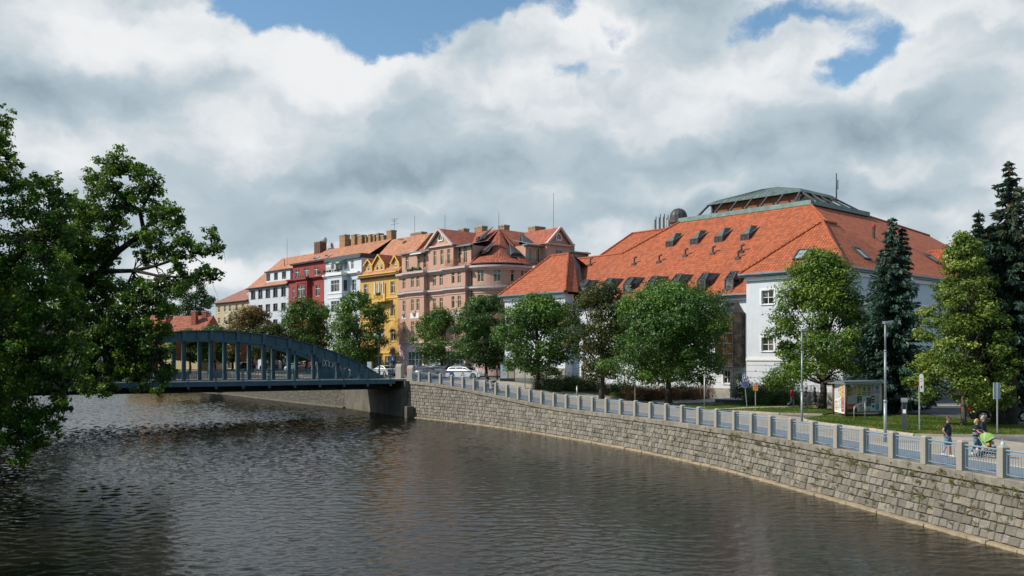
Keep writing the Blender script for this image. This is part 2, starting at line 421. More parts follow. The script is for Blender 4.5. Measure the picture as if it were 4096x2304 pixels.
    c1 = s.mix(s.ramp(br, 0, .5), (.24, .335, .40), (.46, .555, .62))
    c2 = s.mix(s.ramp(br, .42, 1.0), c1, (.86, .875, .89))
    skyc = s.n('ShaderNodeMix', data_type='RGBA', blend_type='MULTIPLY'); skyc.inputs[0].default_value = 1
    s.l(sky.outputs[0], skyc.inputs[6]); skyc.inputs[7].default_value = (.125, .150, .150, 1)
    mx = s.n('ShaderNodeMix', data_type='RGBA'); s.l(alpha, mx.inputs[0]); s.l(skyc.outputs[2], mx.inputs[6]); s.l(c2, mx.inputs[7])
    low = s.ramp(sep.outputs[2], -.03, .0, 0, 1)
    fin = s.n('ShaderNodeMix', data_type='RGBA'); s.l(low, fin.inputs[0]); fin.inputs[6].default_value = (.20, .21, .2, 1); s.l(mx.outputs[2], fin.inputs[7])
    s.l(fin.outputs[2], s.b.inputs[0]); s.b.inputs[1].default_value = 1.0
make_world()
scn.view_settings.view_transform = 'Standard'; scn.view_settings.look = 'None'; scn.view_settings.exposure = 0; scn.view_settings.gamma = 1
scn.cycles.max_bounces = 6; scn.cycles.diffuse_bounces = 3; scn.cycles.glossy_bounces = 3; scn.cycles.transmission_bounces = 4
scn.cycles.caustics_reflective = False; scn.cycles.caustics_refractive = False; scn.cycles.sample_clamp_indirect = 4

# ------------------------------------------------------------------ river, banks, ground
def chaikin(P, n=2):
    P = [Vector(p) for p in P]
    for _ in range(n):
        Q = [P[0]]
        for a, b in zip(P[:-1], P[1:]): Q += [a * .75 + b * .25, a * .25 + b * .75]
        Q.append(P[-1]); P = Q
    return P
WALL = chaikin([(23.6, 5), (19.6, 24), (17.87, 32.3), (13.3, 52.8), (12.7, 54.7), (10.02, 62.5), (5.81, 72), (1.13, 81), (-3.93, 89.5), (-8.67, 95.5), (-11.3, 99)])
def dirs(P):
    out = []
    for i in range(len(P)):
        d = P[min(i + 1, len(P) - 1)] - P[max(i - 1, 0)]; out.append(d.normalized())
    return out
def resample(P, step):
    out = [P[0].copy()]; need = step
    for a, b in zip(P[:-1], P[1:]):
        L = (b - a).length; pos = 0
        while L - pos >= need - 1e-9:
            pos += need; out.append(a + (b - a) * (pos / L)); need = step
        need -= (L - pos)
    return out
FARW = chaikin([(-21.2, 115.6), (-34, 133), (-53, 161), (-80, 184), (-120, 208), (-330, 330), (-900, 620)], 1)
BANK = WALL + [Vector((-12.2, 99.6)), Vector((-20.9, 115.0))] + FARW
DB = dirs(BANK)
def strip(path, dd, offs, zf, mb, m=0, uvs=1.0):
    L = [0]
    for a, b in zip(path[:-1], path[1:]): L.append(L[-1] + (b - a).length)
    for i in range(len(path) - 1):
        for w0, w1 in zip(offs[:-1], offs[1:]):
            q = []
            for k, w in ((i, w0), (i, w1), (i + 1, w1), (i + 1, w0)):
                p = path[k] + Vector((dd[k].y, -dd[k].x)) * w; q.append((p.x, p.y, zf(p.x, p.y)))
            mb.face(q[::-1] if False else [q[0], q[1], q[2], q[3]], m, uv=[(L[i], w0), (L[i], w1), (L[i + 1], w1), (L[i + 1], w0)])
    return mb
g = MB(); strip([Vector((30, -60))] + BANK, dirs([Vector((30, -60))] + BANK), [.2, 3, 6, 10, 16, 24, 34, 50, 75, 120, 200, 400, 1500], gz, g)
tag(g.build('ground', 'land'), kind='structure')
def water():
    """rippled surface as real waves where the river is near, a plain sheet beyond"""
    rng = np.random.default_rng(4); ys = [13.0]
    while ys[-1] < 180: ys.append(ys[-1] + min(.17, max(.05, .0030 * ys[-1])))
    ys = np.array(ys); bs = np.linspace(-.70, .66, 860); Y, B_ = np.meshgrid(ys, bs, indexing='ij'); X = B_ * Y
    Z = np.zeros_like(X); calm = np.zeros_like(X)
    for _ in range(14):
        k = rng.normal(size=2) * np.array([.09, .06]); calm += np.sin(k[0] * X + k[1] * Y + rng.uniform(0, 6.28))
    calm = np.clip(.9 + .10 * calm, .5, 1.3) * np.clip((12.5 - X - .10 * (Y - 50)) / 20, .42, 1.1) * np.clip(1 + (Y - 75) / 70, 1, 1.35)
    for i in range(72):
        lam = .22 * (5.0 ** rng.random()); th = rng.normal() * .55 + math.pi / 2 + .12; k = 2 * math.pi / lam
        ph = k * (np.cos(th) * X + np.sin(th) * Y) + rng.uniform(0, 6.28); amp = .0036 * lam ** .97
        Z += amp * (np.sin(ph) + .22 * np.sin(2 * ph + 1.5))
    Z *= calm
    n, m = Y.shape; V = np.stack([X, Y, Z], -1).reshape(-1, 3).astype(np.float32)
    i = np.arange(n - 1)[:, None] * m + np.arange(m - 1)[None, :]; Q = np.stack([i, i + 1, i + m + 1, i + m], -1).reshape(-1, 4).astype(np.int32)
    me = bpy.data.meshes.new('river_water'); me.vertices.add(len(V)); me.vertices.foreach_set('co', V.ravel()); me.loops.add(Q.size); me.loops.foreach_set('vertex_index', Q.ravel())
    me.polygons.add(len(Q)); me.polygons.foreach_set('loop_start', np.arange(0, Q.size, 4, dtype=np.int32)); me.polygons.foreach_set('use_smooth', np.ones(len(Q), dtype=bool))
    me.materials.append(M['river_water']); me.update(calc_edges=True); o = bpy.data.objects.new('river_water', me); COL.objects.link(o); tag(o, kind='structure')
    w = MB(); w.face([(-2500, -300, -.08), (2500, -300, -.08), (2500, 3000, -.08), (-2500, 3000, -.08)]); tag(w.build('river_water', 'river_water'), kind='structure')
water()
WR = resample(WALL, 1.0); DW = dirs(WR)
lift = lambda e: (lambda x, y: gz(x, y) + e)
s_ = MB(); strip(WR, DW, [.22, 1.7, 3.0], lift(.012), s_); tag(s_.build('promenade_path', 'cobble_blue'), kind='structure')
s_ = MB(); strip(WR, DW, [3.0, 3.22], lift(.022), s_); tag(s_.build('edging_strip', 'strip_light'), kind='structure')
s_ = MB(); strip(WR, DW, [3.22, 5.5, 8.0, 11.0], lift(.012), s_); tag(s_.build('pavement', 'paving_beige'), kind='structure')

LB = [Vector(p) for p in [(-14, -40), (-17, -5), (-20, 15), (-24.5, 34), (-30.5, 52), (-38, 66), (-47, 79), (-53, 92), (-66, 112), (-95, 150), (-175, 215), (-340, 320), (-900, 700)]]
lb = MB()
for a, c in zip(LB[:-1], LB[1:]):
    prof = ((0, -.4), (1.2, .5), (3, 1.3), (8, 3.2), (30, 3.9), (900, 5.0))
    for (u0, z0), (u1, z1) in zip(prof[:-1], prof[1:]):
        lb.face([(a.x - u1, a.y, z1), (a.x - u0, a.y, z0), (c.x - u0, c.y, z0), (c.x - u1, c.y, z1)])
tag(lb.build('riverbank', 'soil', smooth=True), kind='structure')

# ---- the embankment wall: individually laid stones
def river_wall():
    root = empty('river_wall', (WALL[8].x, WALL[8].y, 0)); ox, oy = WALL[8].x, WALL[8].y
    tag(root, 'long battered grey stone block embankment wall rising from the river under the railing', 'wall')
    P = resample(WALL, .5); D = dirs(P)
    def pos(s, z, out=0.0):                          # s metres along, z height, out toward the river
        i = min(int(s / .5), len(P) - 2); f = s / .5 - i
        p = P[i].lerp(P[i + 1], f); d = D[i].lerp(D[i + 1], f)
        top = gz(p.x, p.y); o = out + .62 * (1 - max(z, -.5) / max(top, 1))
        n = Vector((-d.y, d.x)); q = p + n * o
        return Vector((q.x - ox, q.y - oy, z))
    total = (len(P) - 1) * .5
    top = lambda s: gz(*P[min(int(s / .5), len(P) - 1)])
    back = MB(); k = 0.0
    while k < total - 1:
        back.face([pos(k, -.8), pos(k + 1, -.8), pos(k + 1, top(k + 1)), pos(k, top(k))][::-1]); k += 1.0
    back.build('mortar_bed', 'stone_joint', root)
    st = MB(); rng = random.Random(3); z = .12; row = 0
    while z < 4.2:
        h = rng.uniform(.30, .39); s0 = 14.0 + rng.uniform(0, .5)
        while s0 < total - .15:
            L = rng.uniform(.27, .56); s1 = min(s0 + L, total - .02); s1b = s1
            zt = min(z + h, top((s0 + s1) / 2) - .33)
            if zt - z > .10:
                j = rng.uniform(.007, .018); pr = rng.uniform(.02, .06); e = rng.uniform(.02, .045)
                dz = [rng.uniform(-.02, .02) for _ in range(4)]
                o = [pos(s0 + j, z + j + dz[0]), pos(s1 - j, z + j + dz[1]), pos(s1 - j, zt - j + dz[2]), pos(s0 + j, zt - j + dz[3])]
                i_ = [pos(s0 + j + e, z + j + e + dz[0], pr + rng.uniform(-.015, .015)), pos(s1 - j - e, z + j + e + dz[1], pr + rng.uniform(-.015, .015)),
                      pos(s1 - j - e, zt - j - e + dz[2], pr + rng.uniform(-.015, .015)), pos(s0 + j + e, zt - j - e + dz[3], pr + rng.uniform(-.015, .015))]
                t = rng.random() ** 1.1
                st.face(i_[::-1], 0, t)
                for a_, b_ in ((0, 1), (1, 2), (2, 3), (3, 0)): st.face([o[b_], o[a_], i_[a_], i_[b_]][::-1], 0, t)
            s0 = s1
        z += h; row += 1
    st.build('stone_face', 'stone_wall', root)
    cp = MB(); s0 = 12.0; rng = random.Random(5)
    while s0 < total - .3:                            # coping slabs
        s1 = min(s0 + rng.uniform(1.6, 2.2), total); n = 4; t = rng.random()
        for q in range(n):
            a_ = s0 + (s1 - s0) * q / n + (.008 if q == 0 else 0); b_ = s0 + (s1 - s0) * (q + 1) / n - (.008 if q == n - 1 else 0)
            def cpos(s, z, out):
                i = min(int(s / .5), len(P) - 2); f = s / .5 - i
                p = P[i].lerp(P[i + 1], f); d = D[i].lerp(D[i + 1], f); n_ = Vector((-d.y, d.x)); qq = p + n_ * out
                return Vector((qq.x - ox, qq.y - oy, gz(p.x, p.y) + z))
            pr = ((-.42, .05), (.11, .05), (.14, .02), (.14, -.27), (0.0, -.27))
            for (o0, z0), (o1, z1) in zip(pr[:-1], pr[1:]):
                cp.face([cpos(a_, z0, o0), cpos(b_, z0, o0), cpos(b_, z1, o1), cpos(a_, z1, o1)][::1], 0, t)
            for ss, fl in ((a_, q == 0), (b_, q == n - 1)):
                if fl: cp.face([cpos(ss, z_, o_) for o_, z_ in pr] + [cpos(ss, -.27, -.42)], 0, t)
        s0 = s1
    cp.build('coping', 'coping_stone', root)
    ft = MB(); s0 = 14.0
    while s0 < total - .2:                            # footing ledge at the waterline
        s1 = min(s0 + rng.uniform(.9, 1.5), total); t = rng.random(); e = rng.uniform(.17, .23); zt = rng.uniform(.10, .14)
        a0, a1 = s0 + .01, s1 - .01
        ft.face([pos(a0, zt, -.1), pos(a1, zt, -.1), pos(a1, zt - .02, e), pos(a0, zt - .02, e)], 0, t)
        ft.face([pos(a0, zt - .02, e), pos(a1, zt - .02, e), pos(a1, -.5, e + .02), pos(a0, -.5, e + .02)], 0, t)
        s0 = s1
    ft.build('footing', 'footing_stone', root)
    # weeds in the joints
    wd = MB(); rng = random.Random(11)
    for _ in range(620):
        s = 14 + (total - 16) * (1 - rng.random() ** .5 * .98) if rng.random() < .8 else rng.uniform(14, total - 2)
        H = top(s); z0 = H * rng.uniform(.12, .97) if rng.random() < .6 else H * rng.uniform(.75, .98)
        if s > 52 and rng.random() < .75: continue
        p = pos(s, z0, .06); big = rng.uniform(.07, .22) * (1 if rng.random() > .12 else 1.8); tt = rng.random(); nb = rng.randint(7, 15)
        i = min(int(s / .5), len(P) - 2); nrm = Vector((-D[i].y, D[i].x, 0)); al = Vector((D[i].x, D[i].y, 0))
        for _b in range(nb):
            q = p + al * rng.uniform(-.5, .5) * big; dr = (nrm * rng.uniform(.2, .9) + al * rng.uniform(-.6, .6) + Vector((0, 0, rng.uniform(-.5, 1.1)))).normalized()
            l = big * rng.uniform(.5, 1.2); sd_ = al * rng.uniform(.004, .010)
            wd.face([q - sd_, q + sd_, q + dr * l * .6 + sd_ * .8 + Vector((0, 0, .02)), q + dr * l - Vector((0, 0, l * .15))], 0, min(1, max(0, tt + rng.uniform(-.2, .2))))
    o = wd.build('weeds', 'weed', None, loc=(ox, oy, 0)); tag(o, 'dry grass tufts and weeds growing out of the embankment wall joints', 'weeds', kind='stuff')
    return pos
plain('stone_joint', (.060, .052, .038), .95, .3, 3, .4)
plain('coping_stone', (.27, .245, .20), .9, .3, 1.4, .5, 20, .01, tint=.35, streak=.75)
plain('footing_stone', (.34, .27, .18), .9, .25, 2.5, .6, 16, .02, tint=.25)
river_wall()

# ---- railing: granite posts and blue steel panels
def railing():
    P = resample(WALL[::-1], 2.1); D = dirs(P)
    pts = []
    for p, d in zip(P[0:], D[0:]):
        n = Vector((-d.y, d.x)); pts.append((p, d))
    pts = [(p, d) for p, d in pts if p.y > 27.5]
    pm = MB(); a = .15                                # the post: square shaft with a low pyramid cap
    pm.box(-a, a, -a, a, 0, 1.10, skip='t'); 
    for i in range(4):
        c = [(-a, -a), (a, -a), (a, a), (-a, a)]
        pm.face([(c[i][0], c[i][1], 1.10), (c[(i + 1) % 4][0], c[(i + 1) % 4][1], 1.10), (c[(i + 1) % 4][0] * .55, c[(i + 1) % 4][1] * .55, 1.17), (c[i][0] * .55, c[i][1] * .55, 1.17)], 0, .5)
    pm.face([(-a * .55, -a * .55, 1.17), (a * .55, -a * .55, 1.17), (a * .55, a * .55, 1.17), (-a * .55, a * .55, 1.17)], 0, .5)
    first = None
    for i, (p, d) in enumerate(pts):
        if i == 0: continue                           # the bridge pillar stands here
        z = gz(p.x, p.y) + .05; yaw = math.atan2(d.y, d.x)
        if first is None: o = first = pm.build('railing_post', 'granite')
        else: o = first.copy(); COL.objects.link(o)
        o.location = (p.x, p.y, z); o.rotation_euler = (0, 0, yaw)
        tag(o, f'square granite railing post, {ordw(i)} along the river wall counted from the bridge pillar', 'railing post', 'granite posts of the river railing')
    for i in range(len(pts) - 1):
        (p, d), (q, e) = pts[i], pts[i + 1]
        A = Vector((p.x, p.y, gz(p.x, p.y) + .05)); B = Vector((q.x, q.y, gz(q.x, q.y) + .05)); u = (B - A).normalized()
        A2 = A + u * (.16 if i else .3) - A; B2 = B - u * .16 - A
        root = empty('steel_railing', A)
        nm = ordw(i)
        tag(root, f'pale blue steel railing between the {nm} and {ordw(i + 1)} granite post from the bridge pillar' if i else 'pale blue steel railing between the bridge pillar and the first granite post', 'railing', 'blue railings along the river wall')
        h = MB(); h.tube([A2 + Vector((0, 0, 1.0)), B2 + Vector((0, 0, 1.0))], .033, 8); h.build('handrail', 'rail_blue', root)
        f = MB(); A3, B3 = A2 + u * .03, B2 - u * .03
        f.bar(A3 + Vector((0, 0, .88)), B3 + Vector((0, 0, .88)), .035, .03); f.bar(A3 + Vector((0, 0, .14)), B3 + Vector((0, 0, .14)), .035, .03)
        f.bar(A3 + Vector((0, 0, .125)), A3 + Vector((0, 0, .895)), .03, .034); f.bar(B3 + Vector((0, 0, .125)), B3 + Vector((0, 0, .895)), .03, .034)
        f.build('frame', 'rail_blue', root)
        bm = MB(); n = 13
        for k in range(1, n):
            c = A3.lerp(B3, k / n); bm.tube([c + Vector((0, 0, .155)), c + Vector((0, 0, .865))], .0125, 5, cap=False)
        bm.build('bars', 'rail_blue', root)
railing()

# ---- the wall beyond the bridge, of rough rubble
rw = MB(); FP = [Vector((-20.9, 115.0))] + FARW; L = 0
for a_, c_ in zip(FP[:-1], FP[1:]):
    l = (c_ - a_).length; na = Vector((a_.y - c_.y, c_.x - a_.x)).normalized() * -1
    za, zc = gz(*a_), gz(*c_)
    n_ = Vector((-(c_ - a_).y, (c_ - a_).x)).normalized()
    rw.face([(a_.x + n_.x * .5, a_.y + n_.y * .5, -.6), (c_.x + n_.x * .5, c_.y + n_.y * .5, -.6), (c_.x, c_.y, zc), (a_.x, a_.y, za)], 0, uv=[(L, 0), (L + l, 0), (L + l, 4.4), (L, 4.4)])
    rw.face([(a_.x + n_.x * .12, a_.y + n_.y * .12, za + .02), (c_.x + n_.x * .12, c_.y + n_.y * .12, zc + .02), (c_.x - n_.x * .5, c_.y - n_.y * .5, zc + .02), (a_.x - n_.x * .5, a_.y - n_.y * .5, za + .02)], 1)
    rw.face([(a_.x + n_.x * .12, a_.y + n_.y * .12, za - .3), (c_.x + n_.x * .12, c_.y + n_.y * .12, zc - .3), (c_.x + n_.x * .12, c_.y + n_.y * .12, zc + .02), (a_.x + n_.x * .12, a_.y + n_.y * .12, za + .02)], 1)
    rw.face([(a_.x + n_.x * .85, a_.y + n_.y * .85, .16), (c_.x + n_.x * .85, c_.y + n_.y * .85, .16), (c_.x + n_.x * .4, c_.y + n_.y * .4, .18), (a_.x + n_.x * .4, a_.y + n_.y * .4, .18)], 2)
    rw.face([(a_.x + n_.x * .9, a_.y + n_.y * .9, -.3), (c_.x + n_.x * .9, c_.y + n_.y * .9, -.3), (c_.x + n_.x * .85, c_.y + n_.y * .85, .16), (a_.x + n_.x * .85, a_.y + n_.y * .85, .16)], 2)
    L += l
tag(rw.build('quay_wall', ['rubble_wall', 'coping_stone', 'concrete_dark']), 'dark rough rubble stone quay wall seen under the bridge on the far side', 'wall')
# ------------------------------------------------------------------ the steel arch bridge
def make_bridge():
    RZ = math.atan2(.475, .88)
    root = empty('arch_bridge', (-29.78, 89.47, 4.1), RZ)
    tag(root, 'blue painted steel arch bridge with vertical hangers and railings spanning the river', 'bridge')
    PN = 2.64; XL, XR = -21.0, 19.2
    za = lambda x: 5.2 - .0118 * x * x - 8.3e-6 * x ** 4
    DEP = 1.06
    # deck, kerbs, girders
    d = MB(); d.box(XL, 21.5, .05, 10.35, -.16, -.02); d.build('deck', 'concrete', root)
    d = MB(); d.box(XL, 21.5, 2.25, 8.15, -.012, .004); d.build('roadway', 'asphalt', root)
    d = MB(); d.box(XL, 21.5, -.02, 1.35, -.02, .07); d.box(XL, 21.5, 9.05, 10.42, -.02, .055); d.build('footway', 'slab_light', root)
    for y0, y1 in ((-.10, .04), (10.36, 10.5)):
        f = MB(); f.box(XL, XR, y0 + .03, y1 - .03, -.42, -.03); f.box(XL, XR, y0, y1, -.03, .012); f.box(XL, XR, y0, y1, -.45, -.42)
        x = XL + .3
        while x < XR: f.box(x, x + .04, y0 + .005, y1 - .005, -.42, -.03); x += PN / 4
        f.build('edge_beam', 'bridge_blue', root)
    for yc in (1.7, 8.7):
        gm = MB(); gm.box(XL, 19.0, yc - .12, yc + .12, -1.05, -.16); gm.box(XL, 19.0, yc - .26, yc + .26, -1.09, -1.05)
        gm.build('girder', 'bridge_shade', root)
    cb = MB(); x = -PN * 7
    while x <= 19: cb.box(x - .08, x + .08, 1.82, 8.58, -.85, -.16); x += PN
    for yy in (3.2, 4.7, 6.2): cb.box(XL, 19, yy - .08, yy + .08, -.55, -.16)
    cb.build('cross_beams', 'bridge_shade', root)
    k = -7
    while k <= 7:
        x = k * PN + .2
        for sgn, ye, yg in ((1, .02, 1.58), (-1, 10.38, 8.82)):
            bm = MB(); bm.prism([(x - .05, ye, -.45), (x - .05, ye, -.62), (x - .05, yg, -1.0), (x - .05, yg, -.3), (x - .05, ye, -.3)], (.1, 0, 0))
            bm.box(x - .12, x + .12, ye - .10 if sgn > 0 else ye - .06, ye + .06 if sgn > 0 else ye + .10, -.70, -.45)
            bm.build('bracket', 'bridge_blue', root)
        k += 1
    # arches
    for yc, xfill in ((1.7, 15.9), (8.7, 13.3)):
        a = MB(); N = 56; xs = [-18.75 + 37.5 * i / N for i in range(N + 1)]
        def bot(x): return max(za(x) - DEP / max(.6, math.cos(math.atan(2 * .0118 * x))), -.02)
        for x0, x1 in zip(xs[:-1], xs[1:]):
            t0, t1 = za(x0), za(x1); b0, b1 = bot(x0), bot(x1)
            if max(t0, t1) < 0.02: continue
            if abs((x0 + x1) / 2) > xfill: b0 = b1 = -.02
            t0 = max(t0, .0); t1 = max(t1, .0)
            hw, fw = .17, .44
            for sg in (-1, 1):
                q = [(x0, yc + sg * hw, b0), (x1, yc + sg * hw, b1), (x1, yc + sg * hw, t1), (x0, yc + sg * hw, t0)]
                a.face(q if sg < 0 else q[::-1], 0, .5)
            for (z0, z1, th) in ((t0, t1, .07), (b0 + .07, b1 + .07, .07)):
                p = [(x0, yc - fw, z0), (x1, yc - fw, z1), (x1, yc + fw, z1), (x0, yc + fw, z0)]; lo = [(v[0], v[1], v[2] - th) for v in p]
                a.face(p, 0, .5); a.face(lo[::-1], 0, .5); a.face([lo[0], lo[1], p[1], p[0]], 0, .5); a.face([p[3], p[2], lo[2], lo[3]], 0, .5)
        for i in range(-14, 15):                      # stiffeners on the web
            x = i * PN / 2
            if abs(x) > 18: continue
            b_ = bot(x) if abs(x) < xfill else 0; ww = .17 if i % 2 == 0 else .06
            for sg in (-1, 1): a.box(x - ww, x + ww, yc + sg * .17, yc + sg * (.42 if i % 2 == 0 else .34), b_ + .08, za(x) - .075, 0, .5)
        a.build('arch', 'bridge_blue', root)
        for k in range(-6, 7):
            x = k * PN; b_ = bot(x)
            if abs(x) > xfill or b_ < .1: continue
            h = MB(); h.box(x - .19, x - .15, yc - .24, yc + .24, -.02, b_ + .06); h.box(x + .15, x + .19, yc - .24, yc + .24, -.02, b_ + .06); h.box(x - .15, x + .15, yc - .05, yc + .05, -.02, b_ + .04)
            h.box(x - .26, x + .26, yc - .28, yc + .28, -.02, .05)
            h.build('hanger', 'bridge_blue', root)
    # white spray paint on the far arch
    gm = MB()
    def scr(pts, r=.035):
        gm.tube([(x, 8.40, z) for x, z in pts], r, 5)
    def loop(cx, cz, rx, rz, a0=0, a1=360, n=12): return [(cx + rx * math.cos(R(a0 + (a1 - a0) * i / n)), cz + rz * math.sin(R(a0 + (a1 - a0) * i / n))) for i in range(n + 1)]
    x0 = 13.55
    scr([(x0, 1.45), (x0 + .02, 2.15)]); scr(loop(x0, 1.8, .30, .36, -90, 90)); scr(loop(x0 + .55, 1.72, .2, .38, -60, 240)); scr(loop(x0 + .98, 1.62, .22, .36, -100, 250)); scr([(x0 + 1.15, 1.3), (x0 + 1.42, 1.75), (x0 + 1.28, 1.85)])
    x1 = x0 + 1.95
    scr([(x1, .95), (x1, 1.5)]); scr([(x1 + .3, 1.5), (x1, 1.2), (x1 + .34, .95)]); scr(loop(x1 + .48, 1.1, .10, .16)); scr([(x1 + .68, .75), (x1 + .68, 1.25), (x1 + .86, 1.2), (x1 + .68, 1.0)])
    scr([(x1 + .0, .2), (x1 + .2, .75), (x1 + .36, .25), (x1 + .5, .7), (x1 + .66, .2)])
    gm.build('graffiti', 'paper_white', root)
    # railings
    k = -8
    for yy, nm in ((0.0, 'railing_panel'), (10.4, 'railing_panel')):
        for k in range(-8, 8):
            x0, x1 = k * PN + .2 - .02, (k + 1) * PN + .2 - .02
            if x1 > XR: x1 = XR
            if x0 < XL or x1 - x0 < .5: continue
            r = MB()
            for e in (-.06, .06): r.box(x0 + e - .03, x0 + e + .03, yy - .05, yy + .05, .02, 1.18, 0, .5)
            for z in (.25, .45, .65, .85): r.box(x0 - .03, x0 + .03, yy - .03, yy + .03, z, z + .05, 0, .5)
            r.box(x0 + .07, x1 - .07, yy - .045, yy + .045, 1.06, 1.13, 0, .5); r.box(x0 + .07, x1 - .07, yy - .03, yy + .03, .90, .945, 0, .5); r.box(x0 + .07, x1 - .07, yy - .03, yy + .03, .12, .165, 0, .5)
            n = int((x1 - x0) / .15)
            for i in range(1, n): 
                xx = x0 + (x1 - x0) * i / n; r.box(xx - .018, xx + .018, yy - .018, yy + .018, .165, 1.06, 0, .5)
            r.build(nm, 'bridge_blue', root)
    # abutment: concrete face along the river under the bridge
    inv = Matrix.Rotation(-RZ, 4, 'Z')
    def loc(x, y, z): return inv @ Vector((x + 29.78, y - 89.47, z - 4.1))
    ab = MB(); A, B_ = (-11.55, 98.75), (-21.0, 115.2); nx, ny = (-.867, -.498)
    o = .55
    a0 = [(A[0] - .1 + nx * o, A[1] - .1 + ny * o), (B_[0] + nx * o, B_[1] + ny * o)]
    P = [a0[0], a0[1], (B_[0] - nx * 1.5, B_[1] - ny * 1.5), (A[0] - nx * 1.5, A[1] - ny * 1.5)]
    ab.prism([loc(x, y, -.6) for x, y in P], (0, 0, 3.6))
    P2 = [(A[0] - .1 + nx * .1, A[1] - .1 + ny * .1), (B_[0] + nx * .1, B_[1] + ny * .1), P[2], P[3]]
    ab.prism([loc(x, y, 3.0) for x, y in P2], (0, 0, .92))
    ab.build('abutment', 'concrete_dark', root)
    # slotted pier stub in front of the wall
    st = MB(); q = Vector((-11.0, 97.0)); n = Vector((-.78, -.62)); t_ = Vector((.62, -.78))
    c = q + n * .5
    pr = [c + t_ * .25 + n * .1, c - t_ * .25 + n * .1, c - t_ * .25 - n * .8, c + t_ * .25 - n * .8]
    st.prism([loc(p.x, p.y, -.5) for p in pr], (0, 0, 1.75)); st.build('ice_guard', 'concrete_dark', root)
    return root, loc, RZ
BR, BRLOC, BRZ = make_bridge()
def br(x, y, z): return BR.location + Matrix.Rotation(BRZ, 3, 'Z') @ Vector((x, y, z))

# round-topped stone pillars at the end of the bridge
def pillar(p, label, yaw):
    root = empty('bridge_pillar', p, yaw); tag(root, label, 'pillar', 'round-topped stone pillars at the bridge end')
    m = MB(); w, d, h = .33, .36, 1.30; pts = [(-w, -d, 0), (w, -d, 0), (w, -d, h)]
    for i in range(1, 10):
        a = math.pi * i / 10; pts.append((w * math.cos(a), -d, h + .42 * math.sin(a)))
    pts.append((-w, -d, h)); m.prism(pts, (0, 2 * d, 0)); m.build('shaft', 'granite', root)
    b = MB(); b.box(-w - .05, w + .05, -d - .05, d + .05, 0, .18); b.build('plinth', 'granite', root)
_p = WALL[-1]
pillar((_p.x + .15, _p.y + .1, gz(_p.x, _p.y) + .04), 'round-topped granite pillar where the river railing meets the bridge railing', R(62))
pillar((_p.x - 1.35, _p.y + 1.9, 4.08), 'second round-topped granite pillar just behind the first, at the bridge footway', R(62))

# rust coloured panels hung between the arches
for i, (x, lab) in enumerate(((-2.2, 'rusty brown hanging panel, leftmost of three between the bridge hangers'), (1.3, 'rusty brown hanging panel, middle of three between the bridge hangers'), (4.6, 'rusty brown hanging panel, rightmost of three between the bridge hangers'))):
    p = br(x, 8.15, 0); root = empty('rust_panel', p, BRZ); tag(root, lab, 'hanging panel', 'rusty panels hung under the bridge arch')
    za = 5.2 - .0118 * x * x - 1.0
    m = MB(); w = .27; n = 8; rng = random.Random(i)
    pts = [(-w, -.05, za - 2.0), (w, -.05, za - 2.05), (w, -.05, za - .05), (-w, -.05, za - .05)]
    m.prism(pts, (0, .10, 0)); m.build('plate', 'rust', root)
    m = MB(); m.tube([(-.2, 0, za - .06), (-.2, .2, za + .25)], .02, 5); m.tube([(.2, 0, za - .06), (.2, .2, za + .25)], .02, 5); m.build('hooks', 'metal_dark', root)
# ------------------------------------------------------------------ the row of town houses (one straight street front)
CRN = Vector((-5.65, 128.0)); AX = Vector((.665, -.746)).normalized(); AY = Vector((.746, .665)).normalized(); RZH = math.atan2(AX.y, AX.x)
p3 = lambda u, v=0: (800 + u / 2.415, 900 + v / 2.415)
p4 = lambda u, v=0: (1500 + u / 2.229, 850 + v / 2.229)
def rowx(px, y=0.0, C=CRN):                           # position along a facade plane lying y metres behind the street front
    b = (px - CX) / F; o = C + AY * y
    return (b * o.y - o.x) / (AX.x - b * AX.y)
def rowz(px, py, y=0.0, C=CRN):
    x = rowx(px, y, C); d = C.y + AX.y * x + AY.y * y
    return CAMZ - (py - HY) / F * d

def wall_holes(mb, x0, x1, z0, z1, y, holes, dep=.22, m=0, mr=None, flip=1):
    """a wall with real openings; holes are (x0, x1, z0, z1)"""
    mr = m if mr is None else mr
    H = [h for h in holes if h[0] > x0 + .01 and h[1] < x1 - .01 and h[2] >= z0 and h[3] < z1]
    xs = sorted({x0, x1, *[h[0] for h in H], *[h[1] for h in H]}); zs = sorted({z0, z1, *[h[2] for h in H], *[h[3] for h in H]})
    for a, b in zip(xs[:-1], xs[1:]):
        run = None
        for c, d in zip(zs[:-1], zs[1:]):
            cx, cz = (a + b) / 2, (c + d) / 2
            inside = any(h[0] < cx < h[1] and h[2] < cz < h[3] for h in H)
            if not inside: mb.face([(a, y, c), (b, y, c), (b, y, d), (a, y, d)], m, .5)
    for (a, b, c, d) in H:
        Y = y + dep
        mb.face([(a, y, c), (a, Y, c), (a, Y, d), (a, y, d)][::-1] if False else [(a, y, d), (a, Y, d), (a, Y, c), (a, y, c)][::-1], mr, .5)
        mb.face([(b, y, c), (b, Y, c), (b, Y, d), (b, y, d)], mr, .5)
        mb.face([(a, y, d), (b, y, d), (b, Y, d), (a, Y, d)], mr, .5)
        mb.face([(a, y, c), (a, Y, c), (b, Y, c), (b, y, c)], mr, .5)
    return H

